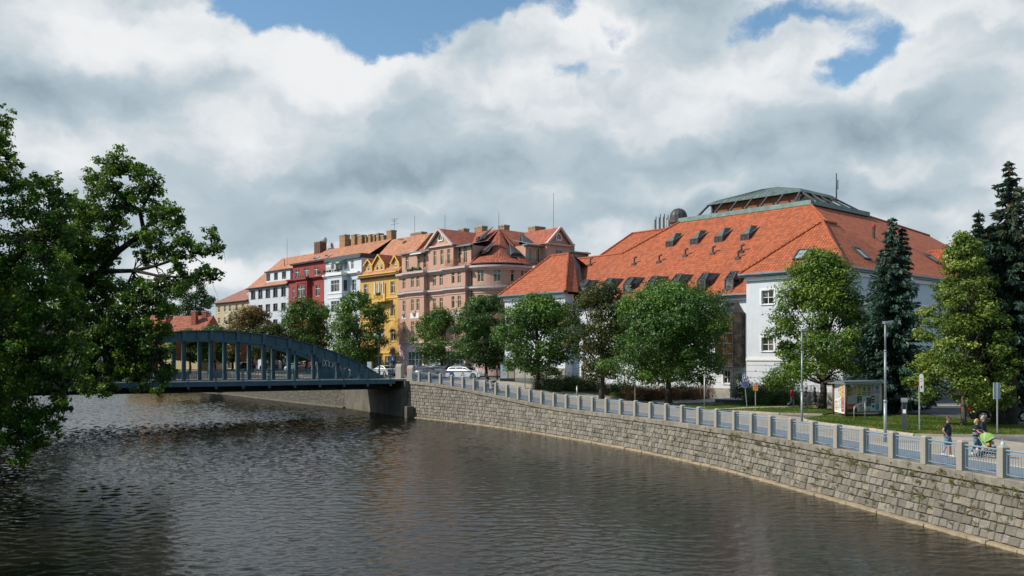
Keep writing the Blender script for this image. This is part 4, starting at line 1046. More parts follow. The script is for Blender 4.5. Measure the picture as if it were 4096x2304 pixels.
# ------------------------------------------------------------------ the pink corner house
def pink_house():
    h = empty('pink_corner_house', (CRN.x, CRN.y, 0), RZH)
    tag(h, 'large salmon pink corner house with rounded corner, gables and steep orange tiled roof', 'house', 'town houses in the street row')
    RAD = 4.8; XL = rowx(1594) + .03
    fx = lambda u, y=0.0: rowx(p4(u)[0], y)
    fz = lambda u, v, y=0.0: rowz(*p4(u, v), y)
    zc = fz(850, 470); zmid = fz(850, 668); zg = fz(300, 1160); zat = fz(860, 290, .5)
    z3 = (fz(692, 640), fz(692, 535)); z2 = (fz(692, 858), fz(692, 752)); z1 = (z2[0] - (z3[0] - z2[0]) + .1, z2[1] - (z3[1] - z2[1]) + .2)
    rows = (z1, z2, z3); B = -.75
    W = MB(); T = MB(); wins = []
    def seg(xa, xb, y, us, rr=rows, shop=None):
        H = [(fx(a, y), fx(b, y), z0, z1_) for z0, z1_ in rr for a, b in us]
        S = [(a, b, BASE + .35, BASE + 4.0) for a, b in (shop or [])]
        wall_holes(W, xa, xb, zg, zc, y, H); wins.extend((q, y, 'w') for q in H)
        wall_holes(T, xa, xb, BASE - .5, zg - .002, y if y > B - 1 else y, S); wins.extend((q, y, 's') for q in S)
    b1l, b1r = fx(278, B), fx(436, B); b2l, b2r = fx(630, B), fx(805, B)
    seg(XL, b1l, 0, [(246, 271)])
    seg(b1l, b1r, B, [(320, 346), (369, 396)], shop=[(b1l + .4, b1r - .5)])
    seg(b1r, b2l, 0, [(516, 544), (575, 604)], shop=[(b1r + .5, b2l - .4)])
    seg(b2l, b2r, B, [(682, 708), (736, 764)], shop=[(b2l + .4, b2r - .4)])
    seg(b2r, 0, 0, [(828, 852)])
    for x, s in ((b1l, -1), (b1r, 1), (b2l, -1), (b2r, 1)):
        for mb, za, zb in ((W, zg, zc), (T, BASE - .5, zg)):
            q = [(x, B, za), (x, 0, za), (x, 0, zb), (x, B, zb)]; mb.face(q if s > 0 else q[::-1], 0, .5)
    # rounded corner
    N = 15; arc = [(RAD * math.sin(math.pi / 2 * i / N), RAD - RAD * math.cos(math.pi / 2 * i / N)) for i in range(N + 1)]
    openings = {2: 1, 3: 1, 7: 1, 8: 1, 12: 1}
    RR = [(z1, z2, z3)]
    for i in range(N):
        (ax, ay), (bx, by) = arc[i], arc[i + 1]
        zs = [zg] + [z for r in rows for z in r] + [zc] if i in (2, 3, 7, 8, 12) else [zg, zc]
        for k in range(len(zs) - 1):
            if i in (2, 3, 7, 8, 12) and k % 2 == 1: continue
            W.face([(ax, ay, zs[k]), (bx, by, zs[k]), (bx, by, zs[k + 1]), (ax, ay, zs[k + 1])], 0, .5)
        T.face([(ax, ay, BASE - .5), (bx, by, BASE - .5), (bx, by, zg), (ax, ay, zg)], 0, .5)
    # right-hand street front (x = RAD)
    YE = 19.0; pr = (8.0, 13.2)
    for y0, y1, xx in ((RAD, 7.2, RAD), (7.2, 13.6, RAD + .7), (13.6, YE, RAD)):
        W.face([(xx, y0, zg), (xx, y1, zg), (xx, y1, zc), (xx, y0, zc)], 0, .5); T.face([(xx, y0, BASE - .5), (xx, y1, BASE - .5), (xx, y1, zg), (xx, y0, zg)], 0, .5)
    W.face([(RAD, 7.2, zg), (RAD + .7, 7.2, zg), (RAD + .7, 7.2, zc), (RAD, 7.2, zc)], 0, .5); W.face([(RAD + .7, 13.6, zg), (RAD, 13.6, zg), (RAD, 13.6, zc), (RAD + .7, 13.6, zc)], 0, .5)
    W.face([(XL, 13, zg), (XL, 0, zg), (XL, 0, zc), (XL, 13, zc)], 0, .5)
    W.face([(RAD, YE, zg), (-8, YE, zg), (-8, YE, zc + 3), (RAD, YE, zc + 3)], 0, .5)
    W.build('wall', 'plaster_pink', h); T.build('ground_floor', 'plaster_palepink', h)
    for q, y, k in wins:
        if k == 'w': window(h, q, y, fm='frame_cream')
        else: window(h, q, y, fm='frame_white', gm='glass_shop', style='4', name='shop_window')
    for i0, i1 in ((2, 4), (7, 9), (12, 13)):          # curved corner windows
        for z0, z1_ in rows:
            f = MB(); g = MB(); c = Vector((0, RAD))
            pts = [Vector(arc[i]) for i in range(i0, i1 + 1)]; ins = [c + (p - c) * ((RAD - .16) / RAD) for p in pts]
            for a, b in zip(ins[:-1], ins[1:]):
                g.face([(a.x, a.y, z0), (b.x, b.y, z0), (b.x, b.y, z1_), (a.x, a.y, z1_)])
            for z in (z0 + .04, z0 + (z1_ - z0) * .68, z1_ - .04):
                for a, b in zip(ins[:-1], ins[1:]): f.bar((a.x, a.y, z), (b.x, b.y, z), .1, .08, t=.5)
            for p in ins: f.bar((p.x, p.y, z0), (p.x, p.y, z1_), .1, .08, up=(1, 0, 0), t=.5)
            for a, b in zip(pts, ins):
                pass
            for p, n in ((pts[0], ins[0]), (pts[-1], ins[-1])): f.face([(p.x, p.y, z0), (n.x, n.y, z0), (n.x, n.y, z1_), (p.x, p.y, z1_)], 1, .5)
            for z in (z0, z1_):
                for j in range(len(pts) - 1): f.face([(pts[j].x, pts[j].y, z), (pts[j + 1].x, pts[j + 1].y, z), (ins[j + 1].x, ins[j + 1].y, z), (ins[j].x, ins[j].y, z)], 1, .5)
            o = f.build('window', ['frame_cream', 'plaster_pink'], h); g.build('pane', 'glass', o)
    # cornices that follow the bays and the corner
    def outline(o):
        P = [(XL, 0), (b1l, 0), (b1l, B), (b1r, B), (b1r, 0), (b2l, 0), (b2l, B), (b2r, B), (b2r, 0)] + arc + [(RAD, 7.2), (RAD + .7, 7.2), (RAD + .7, 13.6), (RAD, 13.6), (RAD, YE)]
        out = []
        for i, p in enumerate(P):
            a = Vector(P[max(i - 1, 0)]); b = Vector(p); c = Vector(P[min(i + 1, len(P) - 1)])
            d1 = (b - a).normalized() if (b - a).length > 1e-6 else (c - b).normalized(); d2 = (c - b).normalized() if (c - b).length > 1e-6 else d1
            n1, n2 = Vector((d1.y, -d1.x)), Vector((d2.y, -d2.x)); n = (n1 + n2)
            n = n / max(n.dot(n1), .3) if n.length > 1e-6 else n1
            out.append(b + n * o)
        return out
    def band(mb, z, hh, o, m=0, top=None):
        a, b = outline(0.0), outline(o)
        for i in range(len(a) - 1):
            mb.face([(b[i].x, b[i].y, z), (b[i + 1].x, b[i + 1].y, z), (b[i + 1].x, b[i + 1].y, z + hh), (b[i].x, b[i].y, z + hh)], m, .5)
            mb.face([(a[i].x, a[i].y, z), (a[i + 1].x, a[i + 1].y, z), (b[i + 1].x, b[i + 1].y, z), (b[i].x, b[i].y, z)], m, .5)
            mb.face([(b[i].x, b[i].y, z + hh), (b[i + 1].x, b[i + 1].y, z + hh), (a[i + 1].x, a[i + 1].y, z + hh + (top or 0)), (a[i].x, a[i].y, z + hh + (top or 0))], 1 if top else m, .5)
    for z, s in ((zc - .5, 1), (zmid - .25, .8)):
        c = MB(); band(c, z - .35 * s, .22 * s, .18 * s); band(c, z - .13 * s, .2 * s, .42 * s); band(c, z + .07 * s, .26 * s, .62 * s, top=.22); c.build('cornice', ['trim_pink', 'metal_zinc'], h)
    for z, hh, o in ((zg - .12, .24, .18), (z3[1] + .35, .12, .10), (z2[1] + .30, .12, .10)): c = MB(); band(c, z, hh, o); c.build('string_course', ['trim_pink', 'metal_zinc'], h)
    # white plaques with a basket of fruit between the floors
    for ua, ub, y in ((241, 277, 0), (316, 392, B), (505, 605, 0), (676, 762, B)):
        p = MB(); xa, xb = fx(ua, y), fx(ub, y); za, zb = z1[1] + .45, z2[0] - .35; p.box(xa, xb, y - .05, y, za, zb, 0, .5)
        m = (xa + xb) / 2; p.lathe([(.12, 0), (.28, .3), (.38, .55)], (m, y - .06, za + .25), 8, 1)
        for dx, dz in ((-.25, .9), (0, 1.0), (.25, .9), (-.12, 1.15), (.12, 1.15)): p.ball((m + dx, y - .08, za + dz - .02), .17, 6, 1)
        p.build('plaque', ['trim_white', 'trim_pink'], h)
    # attic storey, front
    Y0 = .55; A = MB(); aw = []
    def attic(xa, xb, y, us, ztop, vt=None):
        H = [(fx(a, y), fx(b, y), zc + .55, zc + .55 + hh) for a, b, hh in us]
        wall_holes(A, xa, xb, zc - .3, ztop, y, H); aw.extend((q, y) for q in H)
        A.face([(xb, y, zc - .3), (xb, 7, zc - .3), (xb, 7, ztop), (xb, y, ztop)], 0, .5); A.face([(xa, 7, zc - .3), (xa, y, zc - .3), (xa, y, ztop), (xa, 7, ztop)], 0, .5)
    g0, g1 = fx(478, -.1), fx(698, -.1)
    zgb = fz(478, 312, -.1); zga = fz(585, 152, -.1); zroofl = fz(300, 365, Y0)
    attic(XL + .1, g0, Y0, [(272, 299, 2.2), (378, 402, 2.0), (430, 454, 2.2)], zroofl)
    attic(g0, g1, -.1, [(521, 546, 2.2), (583, 609, 2.2), (643, 670, 2.2)], zgb)
    attic(g1, fx(865, Y0), Y0, [(738, 764, 2.4), (790, 819, 2.4)], zat)
    A.face([(g0, -.1, zgb), (g1, -.1, zgb), ((g0 + g1) / 2, -.1, zga)], 0, .5)
    # attic storey, right-hand front
    XR = RAD - .55
    for y0, y1, zt_ in ((6.4, 9.6, zat), (9.6, 14.4, zat + .5), (14.4, YE, zat - .4)):
        xx = XR if y0 != 9.6 else RAD + .5
        A.face([(xx, y0, zc - .3), (xx, y1, zc - .3), (xx, y1, zt_), (xx, y0, zt_)], 0, .5); A.face([(0, y0, zc - .3), (xx, y0, zc - .3), (xx, y0, zt_), (0, y0, zt_)], 0, .5); A.face([(xx, y1, zc - .3), (0, y1, zc - .3), (0, y1, zt_), (xx, y1, zt_)], 0, .5)
    A.face([(RAD + .5, 9.6, zat + .5), (RAD + .5, 14.4, zat + .5), (RAD + .5, 12, zga)], 0, .5)
    A.build('attic_wall', 'plaster_pink', h)
    for q, y in aw: window(h, q, y, fm='frame_cream')
    def sidewin(xx, ya, yb, za, zb):
        rw = MB(); rw.box(xx - .01, xx + .03, ya, yb, za, zb, 0, .5); o = rw.build('window', 'frame_cream', h); m2 = (ya + yb) / 2
        g = MB(); g.box(xx + .03, xx + .05, ya + .08, m2 - .04, za + .08, zb - .08); g.box(xx + .03, xx + .05, m2 + .04, yb - .08, za + .08, zb - .08); g.build('pane', 'glass', o)
    for ya, yb, xx in ((6.9, 7.6, XR), (8.4, 9.1, XR), (11.3, 12.9, RAD + .5), (15.4, 16.1, XR), (17, 17.7, XR)): sidewin(xx, ya, yb, zc + .7, zc + 2.7)
    for z0, z1_ in rows:
        for ya, yb, xx in ((5.6, 6.2, RAD), (8.2, 8.9, RAD + .7), (10, 10.7, RAD + .7), (12.2, 12.9, RAD + .7), (15, 15.7, RAD)): sidewin(xx, ya, yb, z0, z1_)
    # roofs
    ZR = fz(870, 172, 7); ZA = CAMZ + 18.9; AP = Vector((-2.2, 7.0)); ze = zc + .15
    r = MB(); e0 = -.45
    def foot(t): return None
    xe = fx(865, Y0)
    r.face([(XL, 2.2, zroofl - .3), (xe, 2.2, zroofl - .3), (AP.x, AP.y, ZA), (XL, 7.0, ZR)])                     # front slope above the attic
    r.face([(xe, e0 + .3, ze), (0, e0, ze), (AP.x, AP.y, ZA), (xe, 3.2, ze + 3.1)])
    ea = [((RAD + .45) * math.sin(math.pi / 2 * i / N), RAD - (RAD + .45) * math.cos(math.pi / 2 * i / N)) for i in range(N + 1)]
    km = .36                                           # the corner roof flares into a rounded skirt
    mid = [Vector(p).lerp(AP, km) for p in ea]; hip = ea[N // 2]
    def ring(p): return (p[0], p[1], ze)
    mz = ze + (ZA - ze) * .30
    sq = [Vector((ea[0][0] + (i / 7.0) * 3.3, -.1)).lerp(AP, km) if i <= 7 else Vector((RAD - .1, ea[N][1] - (1 - (i - 8) / 7.0) * 3.3)).lerp(AP, km) for i in range(N + 1)]
    for i in range(N):
        r.face([ring(ea[i]), ring(ea[i + 1]), (sq[i + 1].x, sq[i + 1].y, mz), (sq[i].x, sq[i].y, mz)])
        r.face([(sq[i].x, sq[i].y, mz), (sq[i + 1].x, sq[i + 1].y, mz), (AP.x, AP.y, ZA)])
    ys = 6.4
    r.face([(RAD + .45, RAD, ze), (RAD + .45, ys, ze), (1.6, ys, ze + 3.1), (AP.x, AP.y, ZA)])
    r.face([(2.6, ys, zat - .3), (2.6, YE, zat - .3), (AP.x, YE - 3, ZA - .1), (AP.x, AP.y, ZA)])
    r.face([(2.6, YE, zat - .3), (-7, YE, zat - .3), (AP.x, YE - 3, ZA - .1)])
    r.face([(AP.x, AP.y, ZA), (AP.x, YE - 3, ZA - .1), (-7, YE - 3, zat), (-7, 12, zat)]); r.face([(XL, 7, ZR), (AP.x, AP.y, ZA), (-7, 12, zat), (XL, 12, zat)])
    # gable roofs
    k = (zga - zgb) / ((g1 - g0) / 2); m_ = (g0 + g1) / 2; ov = .35
    for s in (-1, 1):
        q = [(m_, -.5, zga + .12), (m_, 6.6, zga + .12), (m_ + s * ((g1 - g0) / 2 + ov), 6.6, zgb - k * ov + .12), (m_ + s * ((g1 - g0) / 2 + ov), -.5, zgb - k * ov + .12)]
        r.face(q if s < 0 else q[::-1])
        q = [(RAD + .9, 12, zga + .12), (-2, 12, zga + .12), (-2, 12 + s * 2.75, zat + .35), (RAD + .9, 12 + s * 2.75, zat + .35)]
        r.face(q if s > 0 else q[::-1])
    r.build('roof', ['tile_red'], h)
    fl = MB()                                          # zinc flats over the attic fronts
    fl.face([(g1 - .2, -.0, zat + .12), (xe + .35, .0, zat + .12), (xe + .35, 4.0, zat + 1.0), (g1 - .2, 4.0, zat + 1.0)]); fl.box(g1 - .2, xe + .4, -.05, .6, zat - .08, zat + .1)
    fl.build('flashing', 'metal_zinc', h); fl = MB()
    fl.box(XL, g0 + .1, .1, .7, zroofl - .12, zroofl + .06); fl.face([(XL, .1, zroofl + .07), (g0, .1, zroofl + .07), (g0, 2.4, zroofl - .1), (XL, 2.4, zroofl - .1)])
    fl.build('flashing', 'metal_zinc', h); fl = MB()
    fl.box(XR - .4, RAD + .15, 6.1, 9.7, zat - .02, zat + .14); fl.face([(RAD + .1, 6.1, zat + .15), (RAD + .1, 9.7, zat + .15), (1.5, 9.7, zat + 1.0), (1.5, 6.1, zat + 1.0)])
    fl.build('flashing', 'metal_zinc', h); fl = MB()
    fl.box(XR - .4, RAD + .2, 14.4, YE + .3, zat - .4, zat - .2)
    # the four dark pointed eyelid dormers beside the hip
    fl.build('flashing', 'metal_zinc', h)
    def eye(x, y, z, dx, dy, hh, wv, back):
        """a low dark metal eyelid with its point running up the slope"""
        m = MB(); d = Vector((dx, dy, 0)).normalized(); s = Vector((-d.y, d.x, 0)); p = Vector((x, y, z)); up = Vector((0, 0, 1))
        tip = p - d * back + up * (back * .80 + .12); a, b, t = p + s * wv, p - s * wv, p + up * hh
        f_ = [a] + [p + s * wv * math.cos(q) + up * hh * math.sin(q) for q in (.6, 1.1, 1.57, 2.0, 2.5)] + [b]
        m.face(f_, 1)
        for u_, v_ in zip(f_[:-1], f_[1:]): m.face([u_, tip, v_], 0, .5)
        low = p + d * .5 - up * .35
        m.face([a + s * .5 - d * .1, low, b - s * .5 - d * .1, tip], 0, .5)
        m.build('eyelid_dormer', ['copper_dark', 'glass'], h)
    def onroof(u, v, y): 
        px, py = p4(u, v); return fx(u, y), fz(u, v, y)
    for u, v, y in ((935, 240, 4.2), (965, 360, 1.9)):
        x, z = onroof(u, v, y); eye(x, y - .2, z, -.25, -1, .42, 1.1, 2.5)
    for y, z in ((8.4, None), (5.2, None)):
        x = 2.6 if y > 7 else 3.4; zz = fz(1245, 250, 4) if y > 7 else fz(1190, 365, 3)
        eye(x + (.2 if y > 7 else .35), y, zz - .1, 1, -.25, .42, 1.1, 2.5)
    # gable trim and round windows
    t = MB()
    t.bar((g0 - .35, -.55, zgb - k * .3), (m_, -.55, zga + .05), .35, .3, t=.5); t.bar((g1 + .35, -.55, zgb - k * .3), (m_, -.55, zga + .05), .35, .3, t=.5); t.box(g0 - .3, g1 + .3, -.45, -.05, zgb - .18, zgb + .05)
    t.build('gable_trim', 'trim_pink', h); t = MB()
    for s in (-1, 1): t.bar((RAD + .95, 12 + s * 2.8, zat + .3), (RAD + .95, 12, zga + .05), .35, .3, t=.5)
    t.box(RAD + .45, RAD + .9, 9.3, 14.7, zat + .3, zat + .52); t.build('gable_trim', 'trim_pink', h)
    def roundwin(c, d):
        g = MB(); s = Vector((-d[1], d[0], 0)); c = Vector(c); dd = Vector((*d, 0))
        P = [c + s * .58 * math.cos(a) + Vector((0, 0, 1)) * 1.0 * math.sin(a) + dd * .02 for a in [math.pi * i / 10 for i in range(11)]]
        g.face(P if True else P[::-1], 1, .8)
        for a, b in zip(P[:-1], P[1:]): g.bar(a + dd * .03, b + dd * .03, .16, .16, up=dd, t=.5)
        g.bar(P[0] + dd * .03, P[-1] + dd * .03, .16, .2, t=.5); g.bar(c + dd * .04, c + dd * .04 + Vector((0, 0, .95)), .07, .07, up=dd, t=.5); g.build('round_window', ['trim_white', 'glass'], h)
    roundwin((m_, -.1, zgb + .75), (0, -1)); roundwin((RAD + .5, 12, zat + 1.1), (1, 0))
    # gutters and downpipes
    p = MB()
    for (a, b) in zip(ea[:-1], ea[1:]): p.bar((a[0], a[1], ze - .04), (b[0], b[1], ze - .04), .16, .14, t=.5)
    p.build('gutter', 'metal_dark', h); p = MB()
    p.tube([(-.12, -.12, BASE + 4), (-.12, -.12, zc - .7), (-.2, -.5, zc - .1)], .09, 6); p.build('downpipe', 'metal_dark', h); p = MB(); p.tube([(RAD + .1, RAD + .4, BASE + 4), (RAD + .1, RAD + .4, zc - .2)], .09, 6)
    p.build('downpipe', 'metal_dark', h); p = MB(); p.tube([(xe + .05, Y0 - .1, zc - .2), (xe + .05, Y0 - .1, zat - .3), (xe + .2, -.05, zat)], .08, 6); p.build('downpipe', 'metal_dark', h); p = MB(); p.tube([(g0 - .15, Y0 - .1, zc), (g0 - .15, Y0 - .1, zroofl)], .08, 6)
    p.build('downpipe', 'metal_dark', h)
    # terrace railings
    for xa, xb, y, n in ((fx(440, .1), fx(478, .1), -.1, 6), (b2l, fx(860, .0), B - .1, 26)):
        rr = MB()
        for z in (.25, .95): rr.box(xa, xb, y - .02, y + .02, zc + z, zc + z + .035, 0, .5)
        for i in range(n + 1): x = xa + (xb - xa) * i / n; rr.box(x - .015, x + .015, y - .015, y + .015, zc + .1, zc + .97, 0, .5)
        rr.build('terrace_railing', 'rust', h)
    rr = MB()
    for z in (.3, .95): rr.box(RAD + .0, RAD + .04, 6.4, YE, zc + z, zc + z + .035, 0, .5)
    for i in range(44): y = 6.4 + i * .28; rr.box(RAD + .0, RAD + .03, y, y + .03, zc + .05, zc + .97, 0, .5)
    rr.build('terrace_railing', 'metal_dark', h)
    pl = MB(); rng = random.Random(4)
    for i in range(8): pl.ball((fx(310, .2) + i * .45, -.2, zc + .25 + rng.uniform(0, .25)), rng.uniform(.2, .36), 6)
    pl.build('terrace_plants', 'leaf_shrub', h)
    aw_ = MB(); xa, xb = fx(352, .3), fx(450, .3); aw_.prism([(xa, .4, zc + 3.0), (xa, -.6, zc + 2.75), (xa, -.6, zc + 2.6), (xa, .4, zc + 2.85)], (xb - xa, 0, 0)); aw_.build('awning', 'trim_white', h)
    # chimneys and lightning rods
    for ua, ub, va, vb, y in ((240, 312, 238, 310, 8), (328, 450, 190, 275, 8.5), (466, 540, 196, 250, 9), (756, 822, 152, 185, 9), (905, 986, 132, 175, 8.5), (1116, 1181, 120, 165, 9)):
        a, b = fx(ua, y), fx(ub, y); chimney(h, (a + b) / 2, y, (b - a) * .82, 1.1, fz(ua, vb, y) - 2, fz(ua, va, y))
    for (x, y, za) in ((-2, 14.5, ZA + 1.0), (-2.5, 21.5, ZA - 1)): chimney(h, x, y, 1.6, 2.2, ZA - 4, za)
    lr = MB()
    for u, v, y in ((354, 30, 8), (624, 22, 1), (1104, 0, 8)):
        x = fx(u, y); lr.tube([(x, y, ZR - 1), (x, y, fz(u, v, y))], .035, 4)
    lr.tube([(RAD - .5, 12, zga), (RAD - .5, 12, zga + 5.3)], .035, 4); lr.build('lightning_rod', 'metal_dark', h)
    # low wing that ends the side street front
    e = MB(); e.box(RAD - 5, RAD + .8, YE + .02, YE + 5, BASE, zat - 1.3); e.build('end_wall', 'plaster_pink', h)
    e2 = MB(); e2.box(RAD - 5.1, RAD + 1.3, YE - .1, YE + 5.4, zat - 1.3, zat - 1.0); e2.build('end_roof', 'metal_zinc', h)
pink_house()

# ---- the low red-roofed house far left beyond the bridge
def far_house():
    p = at(655, 1420, 168); h = empty('red_roofed_house', (p.x, p.y, 0), R(-14))
    tag(h, 'low cream house with long red tiled roof behind the left end of the bridge', 'house')
    W_, D_, z0, ze, zr = 7.6, 8.0, 3.6, 10.6, 14.3
    w = MB(); w.face([(0, 0, z0), (W_, 0, z0), (W_, 0, ze), (0, 0, ze)]); w.face([(0, D_, z0), (0, 0, z0), (0, 0, ze), (0, D_ / 2, zr - .1), (0, D_, ze)]); w.face([(W_, 0, z0), (W_, D_, z0), (W_, D_, ze), (W_, D_ / 2, zr - .1), (W_, 0, ze)])
    w.build('wall', 'plaster_cream', h); gable_roof(h, -.4, W_ + .4, ze, zr, yr=D_ / 2, yb=D_, mat='tile_red')
    chimney(h, 5.0, 2.4, .9, .9, ze + 1, zr + .9, 'tile_red'); chimney(h, 6.2, 4.0, .9, .9, ze + 2, zr + .9, 'tile_red')
    H_ = [(1.2, 2.2, 6.9, 8.5), (4, 5, 6.9, 8.5)]
    for q in H_: window(h, q, -.2, .2)
    p = at(505, 1420, 172); h = empty('yellow_cottage', (p.x, p.y, 0), R(-14)); tag(h, 'cream yellow house front half hidden by the big tree beyond the bridge', 'house')
    w = MB(); w.box(0, 6.5, 0, 8, z0, 11.2); w.build('wall', 'plaster_cream', h); gable_roof(h, -.3, 6.8, 11.2, 14.6, yr=4, yb=8, mat='tile_red')
far_house()
# ---- ochre ground floor block seen through the hangers
def far_block():
    p = at(600, 1420, 205); h = empty('ochre_house', (p.x, p.y, 0), RZH); tag(h, 'long ochre yellow house seen between the left bridge hangers under the trees', 'house')
    w = MB(); w.box(0, 18, 0, 10, 3.3, 7.6); w.build('wall', 'plaster_yellow', h)
    for i in range(6): window(h, (1 + i * 2.9, 2.4 + i * 2.9, 4.8, 6.8), -.2, .2)
    gable_roof(h, -.3, 18.3, 7.6, 9.6, yr=5, yb=10, mat='tile_dull')
far_block()
# ------------------------------------------------------------------ the big white building with the tiled roof
M0 = Vector((24.52, 90.35))
def th_local(px, py, y):
    x = rowx(px, y, M0); return x, rowz(px, py, y, M0)
def theatre():
    h = empty('theatre_building', (M0.x, M0.y, 0), RZH)
    tag(h, 'large white rendered hall with huge orange tiled hipped roof and copper roof lantern', 'building')
    Z = lambda r: CAMZ + r                             # heights given over the camera
    ZF = lambda y: Z(6.35 + .767 * y)
    G = 1.6
    p6 = lambda u, v=0: (2900 + u / 2.07, 700 + v / 2.07); p5 = lambda u, v=0: (2000 + u / 2.07, 700 + v / 2.07)
    def onfront(px, py):                               # where a sight line meets the front slope
        y = 5.0
        for _ in range(40):
            x, z = th_local(px, py, y); y += ((z - CAMZ - 6.35) / .767 - y) * .6
        return x, y, ZF(y)
    # walls
    W = MB(); wins = []
    WW = 10.76; SX = 10.2
    xa, za = th_local(*p6(303, 1072), -1.5); xb, zb = th_local(*p6(402, 952), -1.5)
    q = (xa, xb, za, zb); H = [q, (xa + 4.6, xb + 4.6, za, zb), (xa, xb, za - 4.6, zb - 4.6), (xa + 4.6, xb + 4.6, za - 4.6, zb - 4.6)]
    wall_holes(W, 0, SX, G, Z(7.7), -1.5, H, .28); wins += [(k, -1.5) for k in H]
    W.face([(SX, -1.5, G), (SX, 45, G), (SX, 45, Z(7.7)), (SX, -1.5, Z(7.7))], 0, .5); W.face([(0, 0, G), (0, -1.5, G), (0, -1.5, Z(7.7)), (0, 0, Z(7.7))], 0, .5)
    xa, za = th_local(*p6(-18, 0), 0); x0_, z0_ = th_local(2893, 1534, 0); x1_, z1_ = th_local(2921, 1482, 0)
    H = [(x0_, x1_, z0_, z1_)] + [(x0_ - k * 5.1, x1_ - k * 5.1, z0_, z1_) for k in range(1, 5)] + [(x0_ - k * 5.1 + 2.6, x1_ - k * 5.1 + 2.6, z0_ + 3.2, z1_ + 3.2) for k in range(1, 5)]
    wall_holes(W, -25.5, 0, G, Z(5.95), 0, H, .28); wins += [(k, 0) for k in H]
    LH = [(-34.5, -33.2, 6.4, 8.6), (-30.8, -29.5, 6.4, 8.6), (-34.5, -33.2, 10.4, 12.4), (-30.8, -29.5, 10.4, 12.4)]
    wall_holes(W, -36.6, -25.5, G, Z(7.4), -1.5, LH, .28); wins += [(k, -1.5) for k in LH]
    W.face([(-25.5, -1.5, G), (-25.5, 0, G), (-25.5, 0, Z(7.4)), (-25.5, -1.5, Z(7.4))], 0, .5); W.face([(-36.6, 20, G), (-36.6, -1.5, G), (-36.6, -1.5, Z(7.4)), (-36.6, 20, Z(7.4))], 0, .5)
    W.face([(SX, 45, G), (-36.6, 45, G), (-36.6, 45, Z(7)), (SX, 45, Z(7))], 0, .5)
    W.build('wall', 'plaster_white', h)
    for k, y in wins: window(h, k, y, .28, fm='frame_white', style='X', sill='trim_white')
    for k, y in wins[:1]: pass
    s = MB()                                           # frames round the openings, plinth, string course, band
    for (a, b, c, d), y in wins:
        s.box(a - .22, a - .0, y - .05, y, c - .05, d + .2, 0, .5); s.box(b + .0, b + .22, y - .05, y, c - .05, d + .2, 0, .5); s.box(a - .0, b + .0, y - .05, y, d, d + .2, 0, .5)
    s.box(-.05, SX + .05, -1.75, -1.5, Z(7.35), Z(7.7), 0, .5); s.box(SX, SX + .25, -1.75, 45, Z(7.35), Z(7.7), 0, .5); s.box(-25.4, -.02, -.25, 0, Z(5.62), Z(5.95), 0, .5); s.box(-36.65, -25.45, -1.75, -1.5, Z(7.0), Z(7.4), 0, .5)
    s.box(0, SX, -1.6, -1.5, Z(-.55), Z(-.3), 0, .5); s.build('trim', 'trim_white', h)
    pl = MB(); pl.box(-25.4, -.05, -.12, 0, G, 3.35); pl.box(-.05, SX + .1, -1.62, -1.5, G, 3.35); pl.box(SX, SX + .12, -1.6, 45, G, 3.35); pl.box(-36.7, -25.45, -1.62, -1.5, G, 5.2); pl.build('plinth', 'concrete', h)
    # eaves boxes and gutters
    g = MB()
    def eave(x0, x1, y, z):
        g.box(x0, x1, y - .55, y - .02, z, z + .16, 0, .5); g.tube([(x0, y - .68, z + .22), (x1, y - .68, z + .22)], .12, 6, t=.5); g.box(x0, x1, y - .62, y - .5, z + .16, z + .34, 0, .5)
    eave(-25.4, -.02, 0, Z(5.95)); eave(-.5, SX + .55, -1.5, Z(7.75)); eave(-37.1, -25.0, -1.5, Z(7.4))
    g.box(SX + .02, SX + .6, -1.5, 44.5, Z(7.75), Z(7.91), 0, .5); g.tube([(SX + .68, -1.5, Z(7.97)), (SX + .68, 44.5, Z(7.97))], .12, 6, t=.5)
    g.tube([(-.55, -.12, G + .5), (-.55, -.12, Z(5.8))], .06, 6, t=.5); g.build('gutter', 'metal_zinc', h)
    # roofs
    r = MB(); e = .07
    r.face([(-37, -.6, ZF(-.6)), (3, -.6, ZF(-.6)), (10.8, 2.33, ZF(2.33)), (-2, 14, ZF(14)), (-20, 14, ZF(14)), (-25.2, 8.7, ZF(8.7)), (-37, 8.5, ZF(8.5))])
    ZT = ZF(14)
    r.build('roof', 'tile_theatre', h)
    r2 = MB()
    r2.face([(10.8, 2.33, ZF(2.33)), (10.8, 45, ZF(2.33)), (-2, 45, Z(16.2)), (-2, 27, ZT), (-2, 14, ZT)])           # right-hand slope
    r2.face([(-33.5, 10.2, Z(12.0)), (-24, 10.2, Z(12.0)), (-22, 17, Z(16.9)), (-30.7, 17, Z(16.9))]); r2.face([(-33.5, 24, Z(12)), (-33.5, 10.2, Z(12)), (-30.7, 17, Z(16.9))])
    r2.face([(-30.7, 17, Z(16.9)), (-20, 17, Z(16.9)), (-20, 28, Z(11)), (-33.5, 28, Z(11))]); r2.face([(-20, 14, ZT), (-20, 30, ZT), (-27, 30, Z(12)), (-25.2, 8.7, ZF(8.7))])
    r2.face([(-37, 8.5, ZF(8.5)), (-25.2, 8.7, ZF(8.7)), (-24, 20, Z(8)), (-37, 20, Z(8))])
    # right wing hip
    a, b = (-.6, -2.1, Z(8.0)), (10.9, -2.1, Z(8.0)); t0, t1 = (5.2, 3.9, Z(13.3)), (5.2, 6.6, Z(13.3))
    r3 = MB(); r3.face([a, b, t0]); r3.build('wing_roof', 'tile_theatre', h)
    r2.face([b, (10.9, 12.5, Z(8.06)), t1, t0]); r2.face([t1, (-.6, 8, Z(8)), a, t0]); r2.face([(10.9, 12.5, Z(8.06)), (-.6, 8, Z(8)), t1])
